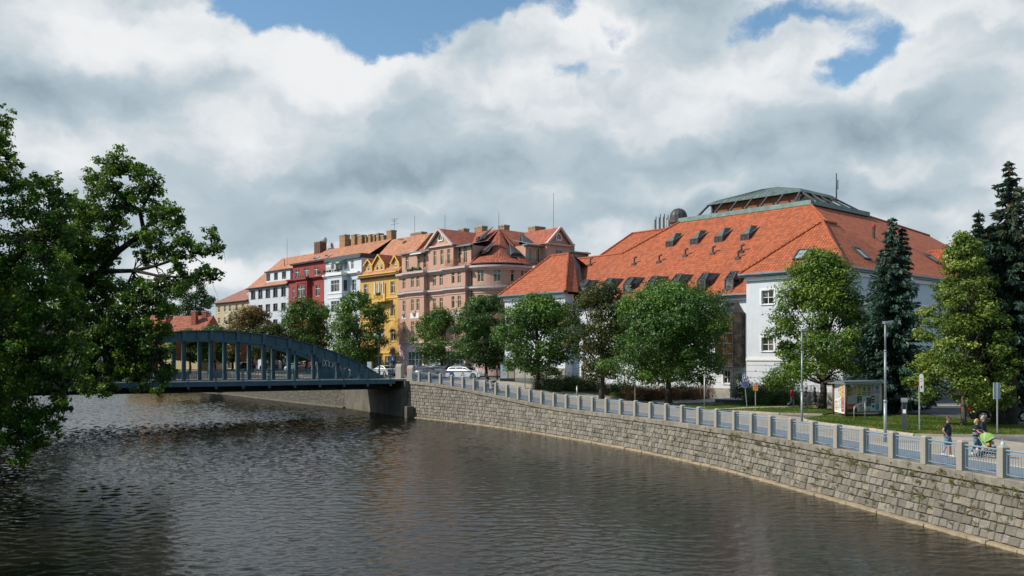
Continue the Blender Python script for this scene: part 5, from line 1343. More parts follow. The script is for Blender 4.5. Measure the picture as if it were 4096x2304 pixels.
    # left wing hip
    la, lb_ = (-37.3, -2.1, Z(7.65)), (-24.9, -2.1, Z(7.65)); m0, m1 = (-33.6, 4.0, Z(13.05)), (-30.4, 4.0, Z(13.05))
    r4 = MB(); r4.face([la, lb_, m1, m0]); r4.build('wing_roof', 'tile_theatre', h)
    r2.face([lb_, (-24.9, .2, Z(7.65)), (-30.4, 4.9, Z(13.05)), m1]); r2.face([(-37.3, 12, Z(7.65)), la, m0, (-33.6, 9, Z(13.05))]); r2.face([m0, m1, (-30.4, 4.9, Z(13.05)), (-33.6, 4.9, Z(13.05))]); r2.face([(-37.3, 12, Z(7.65)), (-33.6, 4.9, Z(13.0)), (-30.4, 4.9, Z(13.0)), (-27, 12, Z(7.65))])
    # rear cross wing on the right-hand side
    c0, c1, k0, k1, ap, aq = (11.6, 22, Z(8.1)), (11.6, 36, Z(8.1)), (1, 29, Z(14.2)), (6.2, 29, Z(12.2)), (6.2, 29, Z(12.2)), (1, 29, Z(12.2))
    r2.face([c0, c1, ap]); r2.face([(1, 22, Z(9)), c0, ap, aq]); r2.face([c1, (1, 36, Z(9)), aq, ap])
    r2.build('side_roof', 'tile_side', h)
    # ridge and hip tiles
    def ridge(*P): rd = MB(); rd.tube([Vector(p) + Vector((0, 0, .06)) for p in P], .15, 6, t=random.random()); rd.build('ridge_tiles', 'tile_side', h)
    ridge((-2, 14, ZT), (5.6, 7.05, ZF(7.05) + .15)); ridge(a, t0); ridge(b, t0); ridge(t0, t1); ridge(la, m0); ridge(lb_, m1); ridge(m0, m1); ridge((-20, 14, ZT), (-25.2, 8.7, ZF(8.7)), (-37, 8.5, ZF(8.5)))
    ridge((-33.5, 10.2, Z(12)), (-30.7, 17, Z(16.9)), (-20, 17, Z(16.9))); ridge((-2, 27, ZT), (-2, 45, Z(16.2))); ridge(c0, ap); ridge(c1, ap); ridge(ap, aq)
    ck = MB(); ck.face([(-24.9, .21, Z(7.6)), (-24.9, 1.4, Z(7.3)), (-30.4, 6.0, Z(12.3)), (-30.4, 4.92, Z(13.0))]); ck.build('flashing', 'metal_dark', h)
    # copper parapet and the lantern
    f = MB()
    for q_ in ((-20.3, -1.7, 13.75, 14.35, ZT - .12, ZT + .42), (-2.1, -1.5, 14.36, 27.2, ZT - .12, ZT + .40), (-20.3, -19.7, 14.36, 30, ZT - .12, ZT + .40), (-19.6, -2.2, 14.4, 27, ZT - .5, ZT + .05)): f = MB(); f.box(*q_, 0, .5); f.build('parapet_flashing', 'copper_green', h)
    lx0, lx1, ly0, ly1, zl = -17.6, -4.2, 16.0, 24.75, Z(19.05)
    b_ = MB(); b_.box(lx0 + .7, lx1 - .9, ly0 + .7, ly1 - .7, ZT - .1, zl - .02); b_.build('lantern_wall', 'wood_brown', h)
    for gx in (lx1 - .88, lx0 + .35): gl = MB(); gl.box(gx, gx + .33, ly0 + .6, ly1 - .6, ZT, zl - .03); gl.build('lantern_glazing', 'glass', h)
    rr = MB(); zr0 = zl + .5; A = [(lx0, ly0), (lx1, ly0), (lx1, ly1), (lx0, ly1)]; cx, cy = (lx0 + lx1) / 2, (ly0 + ly1) / 2; I = [(cx - 1.3, cy), (cx + .7, cy)]
    top = Z(20.95)
    ins = .55; B_ = [(lx0 + ins, ly0 + ins), (lx1 - ins, ly0 + ins), (lx1 - ins, ly1 - ins), (lx0 + ins, ly1 - ins)]
    for i in range(4):
        j = (i + 1) % 4
        rr.face([(*A[i], zl), (*A[j], zl), (*B_[j], zr0), (*B_[i], zr0)], 0, .5)
    rr.face([(*A[3], zl), (*A[2], zl), (*A[1], zl), (*A[0], zl)], 1, .5)
    rr.face([(*B_[0], zr0), (*B_[1], zr0), (*I[1], top), (*I[0], top)], 0, .5); rr.face([(*B_[1], zr0), (*B_[2], zr0), (*I[1], top)], 0, .5); rr.face([(*B_[2], zr0), (*B_[3], zr0), (*I[0], top), (*I[1], top)], 0, .5); rr.face([(*B_[3], zr0), (*B_[0], zr0), (*I[0], top)], 0, .5)
    n = 14
    for i in range(1, n):                              # standing seams
        t = i / n
        for (p, q_, u, v) in ((A[0], A[1], B_[0], B_[1]), (A[1], A[2], B_[1], B_[2])):
            a0 = Vector((*p, zl)).lerp(Vector((*q_, zl)), t); b0 = Vector((*u, zr0)).lerp(Vector((*v, zr0)), t); rr.bar(a0, b0, .06, .06, t=.5)
            if p == A[0]: tt = Vector((*I[0], top)).lerp(Vector((*I[1], top)), t)
            else: tt = Vector((*I[1], top))
            rr.bar(b0, b0.lerp(tt, .96), .05, .06, t=.5)
    rr.build('lantern_roof', ['copper_roof', 'copper_dark'], h)
    st = MB()
    for i in range(7):
        x = lx0 + .25 + (lx1 - lx0 - .5) * i / 6; st.bar((x, ly0 + .1, zl - .03), (x + (-.3 if i == 0 else .3 if i == 6 else 0), 14.35, ZT + .38), .2, .2, t=.5)
    for i in range(5):
        y = ly0 + .3 + (ly1 - ly0 - .6) * i / 4; st.bar((lx1 - .1, y, zl - .03), (-2.0, y + .5 * (i - 1), ZT + .36), .2, .2, t=.5); st.bar((lx0 + .1, y, zl - .03), (-19.8, y, ZT + .36), .2, .2, t=.5)
    st.build('strut', 'copper_dark', h)
    ms = MB(); x, z = th_local(*p6(922, 190), 24); z2 = th_local(*p6(922, -15), 24)[1]; ms.tube([(x, 24, z - .5), (x, 24, z2)], [.10, .06], 5); ms.tube([(x + .2, 24, z + 1.0), (x + .2, 24, z + 2.2)], .06, 4); ms.build('mast', 'metal_dark', h)
    # little round copper dome and the aerials on the left
    x, z = th_local(*p5(1478, 352), 18); zt_ = th_local(*p5(1478, 288), 18)[1]; rad = 1.05 * (zt_ - z) / 1.0
    dm = MB(); rad = (th_local(*p5(1546, 350), 18)[0] - th_local(*p5(1410, 350), 18)[0]) / 2 * .84
    dm.lathe([(rad * .92, -3.4), (rad * .92, -.75)], (x, 18, z), 14, 1); dm.lathe([(rad * 1.06, -.75), (rad * 1.06, -.15), (rad, -.1)] + [(rad * math.cos(a), rad * 1.05 * math.sin(a)) for a in [i * math.pi / 2 / 7 for i in range(7)]] + [(.08, rad * 1.08)], (x, 18, z), 14, 0)
    for i in range(14):
        a = 2 * math.pi * i / 14; dm.tube([(x + rad * 1.01 * math.cos(a) * math.cos(b), 18 + rad * 1.01 * math.sin(a) * math.cos(b), z + rad * 1.05 * math.sin(b)) for b in (0, .3, .6, .9, 1.2)], .035, 4, 0)
    dm.build('dome', ['copper_dark', 'brick_dark'], h)
    for u0, u1, va, vb in ((1262, 1283, 368, 458), (1308, 1318, 350, 455), (1340, 1352, 345, 450), (1368, 1382, 356, 445), (1386, 1398, 368, 435)):
        an = MB(); x0, z0 = th_local(*p5(u0, vb), 19); x1, z1 = th_local(*p5(u1, va), 19); an.box(x0, x1, 18.9, 19.15, z0, z1); an.tube([(x1 + .12, 19.1, z0 - 1), (x1 + .12, 19.1, z1 + .4)], .06, 5, 1); an.build('phone_aerial', ['galvanised', 'metal_dark'], h)
    # lower dormers: faceted copper-framed bays on the slope
    for u, v in ((683, 985), (880, 975), (1055, 968), (1250, 963), (1450, 950), (1672, 944), (1902, 936)):
        x, y, z = onfront(*p5(u, v)); dw = .5; hh = 1.0; z -= .05
        m = MB(); yb = y + 2.0
        zt0, zt1 = z + hh, z + hh + .82
        fr = [(x - dw, y - .1, z), (x + dw, y - .1, z), (x + dw, y - .1, zt0), (x - dw, y - .1, zt0)]; sw = .34
        L0, L1, R0_, R1 = (x - dw - sw, y + .55, z + .2), (x - dw - sw, y + .55, zt0), (x + dw + sw, y + .55, z + .2), (x + dw + sw, y + .55, zt0)
        tl, tr = (x - dw * .75, y + .75, zt1), (x + dw * .75, y + .75, zt1); bl, brr = (x - dw - sw, y + 2.35, zt1), (x + dw + sw, y + 2.35, zt1)
        m.face([fr[0], fr[1], fr[2], fr[3]], 1, 1.0); m.face([fr[1], R0_, R1, fr[2]], 1, .3); m.face([L0, fr[0], fr[3], L1], 1, .3)
        m.face([fr[3], fr[2], tr, tl], 1, .2); m.face([fr[2], R1, tr], 0, .5); m.face([L1, fr[3], tl], 0, .5)
        kb = (x + dw + sw, y + 2.6, R1[2]); m.face([R0_, (x + dw + sw, y + 1.6, z + 1.2), (x + dw + sw, y + 2.35, zt1 + .02), R1], 0, .5); m.face([R1, (x + dw + sw, y + 2.35, zt1), tr], 0, .5)
        m.face([(x - dw - sw, y + 1.6, z + 1.2), L0, L1, (x - dw - sw, y + 2.35, zt1)], 0, .5); m.face([L1, tl, (x - dw - sw, y + 2.35, zt1)], 0, .5); m.face([tl, tr, (x + dw + sw, y + 2.35, zt1), (x - dw - sw, y + 2.35, zt1)], 0, .5)
        for a_, b2 in ((fr[0], fr[1]), (fr[1], fr[2]), (fr[2], fr[3]), (fr[3], fr[0]), (fr[2], tr), (fr[3], tl), (tl, tr), (R0_, R1), (fr[2], R1), (L0, L1), (L1, fr[3])): m.bar(a_, b2, .14, .14, t=.5)
        m.bar(Vector(fr[3]).lerp(Vector(tl), .5), Vector(fr[2]).lerp(Vector(tr), .5), .07, .07, t=.5)
        m.box(x - dw - .15, x + dw + .15, y - .35, y + .1, z - .22, z - .0, 0, .5)
        m.build('roof_bay', ['copper_dark', 'glass', 'glass_sky'], h)
    for u, v in ((1402, 595), (1605, 575), (1808, 557), (2026, 540)):
        x, y, z = onfront(*p5(u, v)); w = .52; hh = .66
        m = MB(); yb = y + 2.6
        fr = [(x - w, y, z), (x + w, y, z), (x + w, y, z + hh), (x - w, y, z + hh)]; tp = (x, y + 1.3, z + hh + 1.15); bp = (x, y + 3.0, z + hh + 1.3)
        m.face([fr[3], fr[2], tp], 0, .5); m.face([fr[2], (x + w + .1, y + 2.6, z + 1.9), bp, tp], 0, .5); m.face([(x - w - .1, y + 2.6, z + 1.9), fr[3], tp, bp], 0, .5)
        m.face([fr[1], (x + w, y + 1.9, z + 1.45), (x + w + .1, y + 2.6, z + 1.9), fr[2]], 2, .5); m.face([(x - w, y + 1.9, z + 1.45), fr[0], fr[3], (x - w - .1, y + 2.6, z + 1.9)], 2, .5)
        m.face(fr, 1, .5)
        for a_, b2 in ((fr[0], fr[1]), (fr[1], fr[2]), (fr[2], fr[3]), (fr[3], fr[0])): m.bar(a_, b2, .12, .12, 2, t=.5)
        for k in (.3, .5, .7): m.box(x - w, x + w, y - .03, y + .0, z + hh * k - .03, z + hh * k + .03, 2, .5)
        m.bar((x, y - .02, z), (x, y - .02, z + hh), .1, .06, 2, t=.5)
        m.build('louvre_dormer', ['copper_dull', 'wood_louvre', 'copper_dark'], h)
    for u, v in ((748, 745), (1112, 738), (1318, 722), (1535, 672), (1762, 652), (1972, 690), (2000, 640)):
        x, y, z = onfront(*p5(u, v)); m = MB(); m.box(x - .3, x + .3, y - .25, y + .25, z - .15, z + .12); m.tube([(x, y, z), (x, y, z + .75)], .11, 6); m.tube([(x - .05, y, z + .75), (x + .35, y, z + .85)], .13, 6); m.build('vent_pipe', 'copper_dark', h)
    # skylights on the wing and on the side slope
    def sky(x, y, z, ax, up, w, l):
        c = Vector((x, y, z)); ax = Vector(ax).normalized(); up = Vector(up).normalized(); n = ax.cross(up).normalized(); m = MB()
        a = [c + ax * sx * w + up * sy * l + n * .12 for sx, sy in ((-1, -1), (1, -1), (1, 1), (-1, 1))]; m.face(a, 0, .8)
        for i in range(4): m.bar(a[i], a[(i + 1) % 4], .16, .16, 1, up=n, t=.5)
        m.build('skylight', ['glass_sky', 'metal_dark'], h)
    wk = 5.3 / 6.0
    y = .9; x, z = th_local(*p6(632, 665), y)
    for _ in range(30): x, z = th_local(*p6(632, 665), y); y += ((z - Z(8.0)) / wk - 2.1 - y) * .5
    sky(x, y, Z(8) + wk * (y + 2.1), (1, 0, 0), (0, 1, wk), .52, .75)
    for u, v in ((1125, 655), (1320, 672), (1720, 700), (1840, 690)):
        px, py = p6(u, v); bb = (px - CX) / F; kk = (py - HY) / F
        ax_ = bb * AX.x + AX.y; x_0 = M0.x * AX.x + M0.y * AX.y     # local x grows linearly with the distance
        S_, E_ = (.93, Z(8.0)) if u < 1200 else (.70, ZF(2.33)); d = (CAMZ - E_ - S_ * (10.85 + x_0)) / (kk - S_ * ax_); xx = d * ax_ - x_0; y = d * (bb * AY.x + AY.y) - (M0.x * AY.x + M0.y * AY.y)
        if y < 60: sky(xx, y, E_ + S_ * (10.85 - xx), (0, 1, 0), (-1, 0, S_), .6, .85)
    for (x, y, rr_, hh, mt) in ((4.0, 17, .17, 1.0, 'copper_dark'), (4.2, 23, .16, 1.2, 'copper_dark')):
        z = ZF(2.33) + .70 * (10.8 - x); m = MB(); m.tube([(x, y, z - .3), (x, y, z + hh)], rr_, 8); m.ball((x, y, z + hh + .25), rr_ * 1.5, 8, 1, sz=1.3); m.build('vent_pipe', ['copper_dark', 'plaster_red'], h)
    # glazed copper bays on the long front
    def glazed_bay(px, y_top, y_bot, pts_w=1.05, out=1.25, x=None):
        x0, zt = th_local(px, y_top, -out); zb = th_local(px, y_bot, -out)[1]; w, c = pts_w, .55
        P = [(x0 - w - c, .0), (x0 - w - c, -.45), (x0 - w, -out), (x0 + w, -out), (x0 + w + c, -.45), (x0 + w + c, 0)]
        g_ = MB(); f_ = MB()
        for a_, b2 in zip(P[:-1], P[1:]):
            g_.face([(a_[0], a_[1], zb), (b2[0], b2[1], zb), (b2[0], b2[1], zt), (a_[0], a_[1], zt)])
            nz = max(1, round((zt - zb) / .95))
            for i in range(nz + 1):
                z = zb + (zt - zb) * i / nz; th = .16 if i % 3 == 0 else .08; f_.bar((a_[0], a_[1], z), (b2[0], b2[1], z), .12, th, t=.5)
            n = 2 if abs(b2[0] - a_[0]) > 1.5 else 1
            for i in range(n + 1):
                k = i / n; xx, yy = a_[0] + (b2[0] - a_[0]) * k, a_[1] + (b2[1] - a_[1]) * k; f_.bar((xx, yy, zb), (xx, yy, zt), .11, .11, up=(0, 1, 0), t=.5)
        T_ = [(x0 - w * .6, -.35, zt + 1.05), (x0 + w * .6, -.35, zt + 1.05)]
        f_.face([(P[2][0], P[2][1], zt), (P[3][0], P[3][1], zt), T_[1], T_[0]], 1, .3); f_.face([(P[3][0], P[3][1], zt), (P[4][0], P[4][1], zt), (x0 + w * .8, 0, zt + 1.15), T_[1]], 0, .5); f_.face([(P[1][0], P[1][1], zt), (P[2][0], P[2][1], zt), T_[0], (x0 - w * .8, 0, zt + 1.15)], 0, .5)
        f_.face([T_[0], T_[1], (x0 + w * .8, 0, zt + 1.15), (x0 - w * .8, 0, zt + 1.15)], 0, .5); f_.face([(P[4][0], P[4][1], zt), (P[5][0], 0, zt), (x0 + w * .8, 0, zt + 1.15)], 0, .5); f_.face([(P[0][0], 0, zt), (P[1][0], P[1][1], zt), (x0 - w * .8, 0, zt + 1.15)], 0, .5)
        f_.prism([(p[0], p[1], zb - .35) for p in P], (0, 0, .34), 0)
        o = f_.build('glazed_bay', ['copper_dark', 'glass'], h); g_.build('pane', 'glass_warm', o)
    glazed_bay(2897, 1252, 1455); glazed_bay(2590, 1262, 1330); glazed_bay(2470, 1275, 1345)
    # grooves of the rusticated ground floor
    ru = MB()
    for k in range(5):
        z = 3.9 + k * .62; ru.box(-25.2, -.02, -.006, .004, z, z + .05, 0, .5); ru.box(.02, SX, -1.506, -1.496, z, z + .05, 0, .5); ru.box(SX - .004, SX + .006, -1.4, 44, z, z + .05, 0, .5)
    for (a_, b2, c_, d_), y in wins: pass
    ru.build('rustication', 'concrete', h)
    for y in (1.2, 5.6, 10, 14.4, 18.8, 23.2):         # windows of the side front
        for zz in (za_ for za_ in (5.3, 9.9)):
            f_ = MB(); f_.box(SX, SX + .06, y - .2, y + 1.5, zz - .15, zz + 2.1, 0, .5); f_.box(SX + .06, SX + .09, y + .62, y + .68, zz, zz + 1.9, 0, .5); f_.box(SX + .06, SX + .09, y, y + 1.3, zz + .93, zz + .99, 0, .5)
            o = f_.build('window', 'frame_white', h); g_ = MB(); g_.box(SX + .055, SX + .075, y, y + 1.3, zz, zz + 1.92); g_.build('pane', 'glass', o)
plain('copper_dull', (.10, .125, .115), .6, .3, 1.5, .1)
plain('wood_louvre', (.10, .022, .016), .7, .2, 3, .1)
theatre()
# ------------------------------------------------------------------ trees and planting
def leafmesh(name, C, D, size, tint, mat, parent, aspect=.62, rng=None, face=False):
    """one small leaf-shaped face per row of C, growing along D"""
    n = len(C); rng = rng or np.random.default_rng(1)
    nrm = D
    if face:                                          # D is then the way the leaf looks
        D = np.cross(D, rng.normal(size=(n, 3)))
    D = D / np.maximum(np.linalg.norm(D, axis=1, keepdims=True), 1e-6)
    rv = nrm if face else rng.normal(size=(n, 3)); S = np.cross(D, rv); S /= np.maximum(np.linalg.norm(S, axis=1, keepdims=True), 1e-6)
    N = np.cross(S, D); sz = (size * rng.uniform(.65, 1.35, n))[:, None]
    p0 = C - D * sz * .5; p2 = C + D * sz * .5; k = N * sz * .10
    p1 = C + S * sz * aspect * .5 - D * sz * .05 + k; p3 = C - S * sz * aspect * .5 - D * sz * .05 + k
    V = np.stack([p0, p1, p2, p3], 1).reshape(-1, 3).astype(np.float32)
    me = bpy.data.meshes.new(name); me.vertices.add(4 * n); me.vertices.foreach_set('co', V.ravel())
    me.loops.add(4 * n); me.loops.foreach_set('vertex_index', np.arange(4 * n, dtype=np.int32))
    me.polygons.add(n); me.polygons.foreach_set('loop_start', np.arange(0, 4 * n, 4, dtype=np.int32))
    try: me.polygons.foreach_set('loop_total', np.full(n, 4, dtype=np.int32))
    except Exception: pass
    a = me.attributes.new('tint', 'FLOAT', 'FACE'); a.data.foreach_set('value', np.clip(tint, 0, 1).astype(np.float32))
    me.materials.append(M[mat]); me.update(calc_edges=True); me.validate()
    o = bpy.data.objects.new(name, me); COL.objects.link(o); o.parent = parent; return o

def clump_leaves(blobs, n_per_m2, size, rng, up=.5, shell=.45, flat=.75):
    """leaves spread through a set of clumps (x, y, z, r): thick near each clump's skin"""
    Cs, Ds, Ts = [], [], []
    for (x, y, z, r) in blobs:
        n = max(12, int(n_per_m2 * r * r * 5.6))
        d = rng.normal(size=(n, 3)); d /= np.linalg.norm(d, axis=1, keepdims=True)
        rad = r * (shell + (1 - shell) * rng.random(n) ** .6) * (1 + .22 * rng.normal(size=n) * .6)
        rad *= 1 + .30 * np.sin(d[:, 0] * 5 + x * 3) * np.sin(d[:, 1] * 4 + y * 2 + d[:, 2] * 5)
        p = d * rad[:, None]; p[:, 2] *= flat
        Cs.append(p + np.array([x, y, z])); Ds.append(d * .75 + rng.normal(size=(n, 3)) * .42 + np.array([0, 0, .40]))
        base = rng.uniform(.15, .8); Ts.append(np.clip(base + rng.normal(size=n) * .22, 0, 1))
    return np.concatenate(Cs), np.concatenate(Ds), np.concatenate(Ts)

def limb(mb, p, q, r0, r1, rng, sag=.1, n=6, m=0):
    p, q = Vector(p), Vector(q); L = (q - p).length; pts = []; 
    off = Vector((rng.uniform(-1, 1), rng.uniform(-1, 1), rng.uniform(-.2, .6))) * L * sag
    for i in range(n + 1):
        t = i / n; w = Vector((rng.uniform(-1, 1), rng.uniform(-1, 1), rng.uniform(-1, 1))) * L * .022 * (0 < i < n)
        pts.append(p.lerp(q, t) + off * math.sin(math.pi * t) + w)
    mb.tube(pts, [r0 + (r1 - r0) * (i / n) ** .8 for i in range(n + 1)], 7, m); return pts

PROFILE = {
    'taper': lambda h: max(.10, (1 - h) ** .48 * min(1, .72 + h * 1.6)),
    'round': lambda h: max(.12, math.sin(math.pi * min(1, .10 + .86 * h)) ** .62),
    'dome': lambda h: max(.15, (1 - max(0, (h - .30) / .70) ** 2.3) ** .5 * min(1, .62 + h * 1.3)),
    'cone': lambda h: max(.06, (1 - h) ** .62 * min(1, .66 + h * 1.9)),
    'oval': lambda h: max(.12, math.sin(math.pi * min(1, .06 + .86 * h)) ** .8),
}
def broad_tree(name, label, base, H, Wd, zb, prof, mat, seed, leaf=.30, dens=34, trunk=.22, nb=46, bark='bark', cat='tree', group=None, depth=1.0, gap=.0, lean=(0, 0), blob=1.0):
    """tapered trunk, limbs that reach into the clumps, and a crown of leaf clumps"""
    rng = np.random.default_rng(seed); r2 = random.Random(seed)
    root = empty(name, base); tag(root, label, cat, group)
    blobs = []; pf = PROFILE[prof]; R_ = Wd / 2; ph = [r2.uniform(0, 6.28) for _ in range(4)]; la = .22 if mat == 'leaf_yellow' else 1
    lump = lambda a, h: (.95 if mat in ('leaf_linden', 'leaf_yellow') else 1.05) + la * (.20 * math.sin(2 * a + ph[0]) * math.sin(6 * h + ph[1]) + .14 * math.sin(5 * a + ph[2] + 4 * h))
    nb = int(nb * .78)
    for i in range(nb):
        h = (i + r2.random()) / nb; h = h ** .9; rr = pf(h) * R_ * lump(i * 2.399, h)
        br_ = R_ * r2.choice((.20, .26, .32, .40, .50)) * blob * (1 - .4 * h if prof == 'cone' else 1)
        a = i * 2.399 + r2.uniform(-.35, .35); q = max(0.0, rr - br_ * .45) * math.sqrt(r2.uniform(.35, 1.0))
        z = zb + (H - zb - br_ * .6) * h + br_ * .35
        blobs.append((q * math.cos(a) + lean[0] * h, q * math.sin(a) * depth + lean[1] * h, z, br_))
    for i in range(int(nb * .8)):                     # ragged small clumps on the outline
        h = r2.random(); a = r2.uniform(0, 6.283); rr = pf(h) * R_ * lump(a, h); br_ = R_ * r2.uniform(.09, .18)
        blobs.append(((rr * r2.uniform(.9, 1.06)) * math.cos(a) + lean[0] * h, (rr * r2.uniform(.9, 1.06)) * math.sin(a) * depth + lean[1] * h, zb + (H - zb) * h, br_))
    blobs = [b for b in blobs if r2.random() > .09 + gap]
    C, D, T = clump_leaves(blobs, dens * 1.15, leaf, rng, shell=.55, flat=.58)
    leafmesh('crown', C, D, leaf, T, mat, root, rng=rng, face=True)
    tm = MB(); top = Vector((lean[0] * .3, lean[1] * .3, zb + (H - zb) * .45)); pts = [Vector((0, 0, -.3)), Vector((r2.uniform(-.06, .06), r2.uniform(-.06, .06), zb * .5)), Vector((r2.uniform(-.1, .1), 0, zb * .95)), top]
    tm.tube(pts, [trunk * 1.35, trunk, trunk * .85, trunk * .35], 9)
    for b in blobs[:nb:2]:
        s = pts[1].lerp(top, min(1, max(.25, (b[2] - zb * .6) / max(H - zb, 1) * .9 + r2.uniform(-.05, .1)))); limb(tm, s, b[:3], trunk * .36, .03, r2)
    tm.build('trunk', bark, root, smooth=True)
    return root

def spruce(name, label, base, H, Wd, zb, mat, seed, trunk=.24, lean=(0, 0), twin=None, dens=1.0, ragged=.15, group=None):
    rng = np.random.default_rng(seed); r2 = random.Random(seed); root = empty(name, base); tag(root, label, 'spruce tree', group)
    C, D, T = [], [], []; tm = MB()
    tops = [(0, 0, H, Wd, zb)] + ([twin] if twin else [])
    for (ox, oy, HH, WW, z0) in tops:
        z = z0
        while z < HH - .15:
            h = (z - z0) / (HH - z0); L0 = WW / 2 * (1 - h) ** .85 * (min(1, .75 + h * 2)) + .16; nbr = 11 if h < .7 else 7
            for k in range(nbr):
                L = L0 * r2.uniform(.70, 1.12) * (1 if r2.random() > ragged else .6); a = r2.uniform(0, 6.283)
                dx, dy = math.cos(a), math.sin(a); c = Vector((ox + lean[0] * z / H, oy + lean[1] * z / H, z))
                n = max(4, int(L / .11 * dens)); pts = []
                for i in range(n):
                    t = (i + .6) / n; rr = L * t; zz = -.32 * L * t + .20 * L * t * t
                    pts.append((rr, zz, t))
                    m = 4 if t > .25 else 2
                    for _ in range(m):
                        lat = r2.uniform(-1, 1) * (.10 + .24 * L * .4 * (1 - abs(t - .45))); dn = r2.uniform(-.38, .07) * min(1, L * .5)
                        C.append((c.x + dx * rr - dy * lat, c.y + dy * rr + dx * lat, z + zz + dn))
                        D.append((dx * .8 - dy * lat * 1.6 + r2.gauss(0, .3), dy * .8 + dx * lat * 1.6 + r2.gauss(0, .3), -.35 + r2.gauss(0, .4) + dn))
                        T.append(min(.84, max(0, .28 + .42 * t + r2.gauss(0, .16))) if r2.random() > (.035 if h < .62 else .10) else 1.0)
                if k % 2 == 0: tm.tube([c, c + Vector((dx * L * .5, dy * L * .5, -.12 * L)), c + Vector((dx * L * .92, dy * L * .92, -.13 * L))], [.05 * (1 - h) + .012, .03, .01], 5)
            z += .30 + .12 * (1 - h)
        tm.tube([(ox * .2, oy * .2, -.3), (ox * .8 + lean[0] * .3, oy * .8, HH * .4), (ox + lean[0] * HH / H, oy + lean[1], HH - .1)], [trunk * 1.3, trunk * .7, .03], 8)
    leafmesh('crown', np.array(C), np.array(D), .40, np.array(T), mat, root, aspect=.36, rng=rng)
    tm.build('trunk', 'bark', root, smooth=True); return root

def shrub(name, label, pts, mat, seed, leaf=.14, dens=60, cat='shrub', group=None, flat=.9):
    rng = np.random.default_rng(seed); c = Vector(pts[0][:3]); root = empty(name, (c.x, c.y, c.z)); tag(root, label, cat, group)
    blobs = [(p[0] - c.x, p[1] - c.y, p[2] - c.z + p[3] * .55, p[3]) for p in pts]
    C, D, T = clump_leaves(blobs, dens * 4, leaf, rng, shell=.55, flat=flat); leafmesh('foliage', C, D, leaf, T, mat, root, rng=rng, face=True)
    st = MB(); r2 = random.Random(seed)
    for b in blobs: st.tube([(b[0] * .8, b[1] * .8, -.1), (b[0], b[1], b[2])], [.03, .012], 5)
    st.build('stems', 'bark', root); return root

def tree_px(px, pyb, top, xl, xr):                    # base, height and width of a tree from what the photograph shows
    p = gp(px, pyb); k = p.y / F; return p, CAMZ - (top - HY) * k - p.z, (xr - xl) * k

# ---- trees along the promenade, from the bridge to the right edge
G_ = 'trees standing along the promenade'
for (nm, lab, px, pyb, top, xl, xr, cb, prof, mat, kw) in (
    ('maple_tree', 'light green young tree in front of the pink house, leftmost along the railing', 1765, 1499, 1245, 1638, 1868, 1450, 'dome', 'leaf_maple', dict(seed=11, leaf=0.25, dens=37, nb=42, trunk=.17)),
    ('maple_tree', 'dark green round tree beside the parked police car', 1945, 1506, 1190, 1785, 2055, 1480, 'round', 'leaf_dark', dict(seed=12, leaf=0.26, dens=49, nb=46, trunk=.2)),
    ('maple_tree', 'broad dark green tree hiding the white left wing of the hall', 2150, 1558, 1178, 1962, 2292, 1500, 'dome', 'leaf_maple', dict(seed=13, leaf=0.23, dens=52, nb=54, trunk=.24)),
    ('chestnut_tree', 'olive brown tinged tree standing between two greener trees', 2407, 1596, 1135, 2262, 2535, 1535, 'oval', 'leaf_brownish', dict(seed=14, leaf=0.21, dens=58, nb=56, trunk=.26)),
    ('maple_tree', 'wide bright green maple in front of the long white facade', 2674, 1615, 1145, 2425, 2905, 1545, 'dome', 'leaf_maple', dict(seed=15, leaf=0.21, dens=58, nb=52, trunk=.30)),
    ('linden_tree', 'tall light green linden in front of the white corner wing', 3290, 1638, 1008, 2965, 3500, 1572, 'taper', 'leaf_linden', dict(seed=16, leaf=0.20, dens=66, nb=76, trunk=.32, blob=.74)),
    ('linden_tree', 'dense conical yellow-green linden covered in pale blossom near the walkers', 3854, 1711, 930, 3595, 4065, 1640, 'cone', 'leaf_yellow', dict(seed=17, leaf=0.16, dens=113, nb=110, trunk=.17, bark='bark_pale', blob=.72))):
    p, H, Wd = tree_px(px, pyb, top, xl, xr); cz = CAMZ - (cb - HY) * p.y / F - p.z
    broad_tree(nm, lab, p, H, Wd, max(1.2, cz), prof, mat, group=G_, **kw)
p, H, Wd = tree_px(3570, 1652, 868, 3440, 3730)
spruce('spruce_tree', 'dark blue-green spruce with a forked double top behind the poster kiosk', p, H, Wd * 1.35, 1.0, 'leaf_spruce', 21, twin=(.9, .3, H - .75, 1.6, H * .72), group='spruces by the hall')
p, H, Wd = tree_px(4021, 1722, 590, 3850, 4250)
p = p + Vector((2.0, 3.2, 0)); spruce('spruce_tree', 'tallest dark spruce at the right edge with bare trunk and brown cones', p, H, 8.0, 4.0, 'leaf_spruce_cone', 22, trunk=.42, ragged=.45, dens=1.0, twin=(-1.75, .3, H * .82, 2.6, H * .45), group='spruces by the hall')
p = gp(4240, 1715); spruce('spruce_tree', 'dark spruce partly cut off by the right edge behind the tallest one', (p.x, p.y + 7, p.z), 12.5, 6.0, 1.5, 'leaf_spruce', 23, group='spruces by the hall')

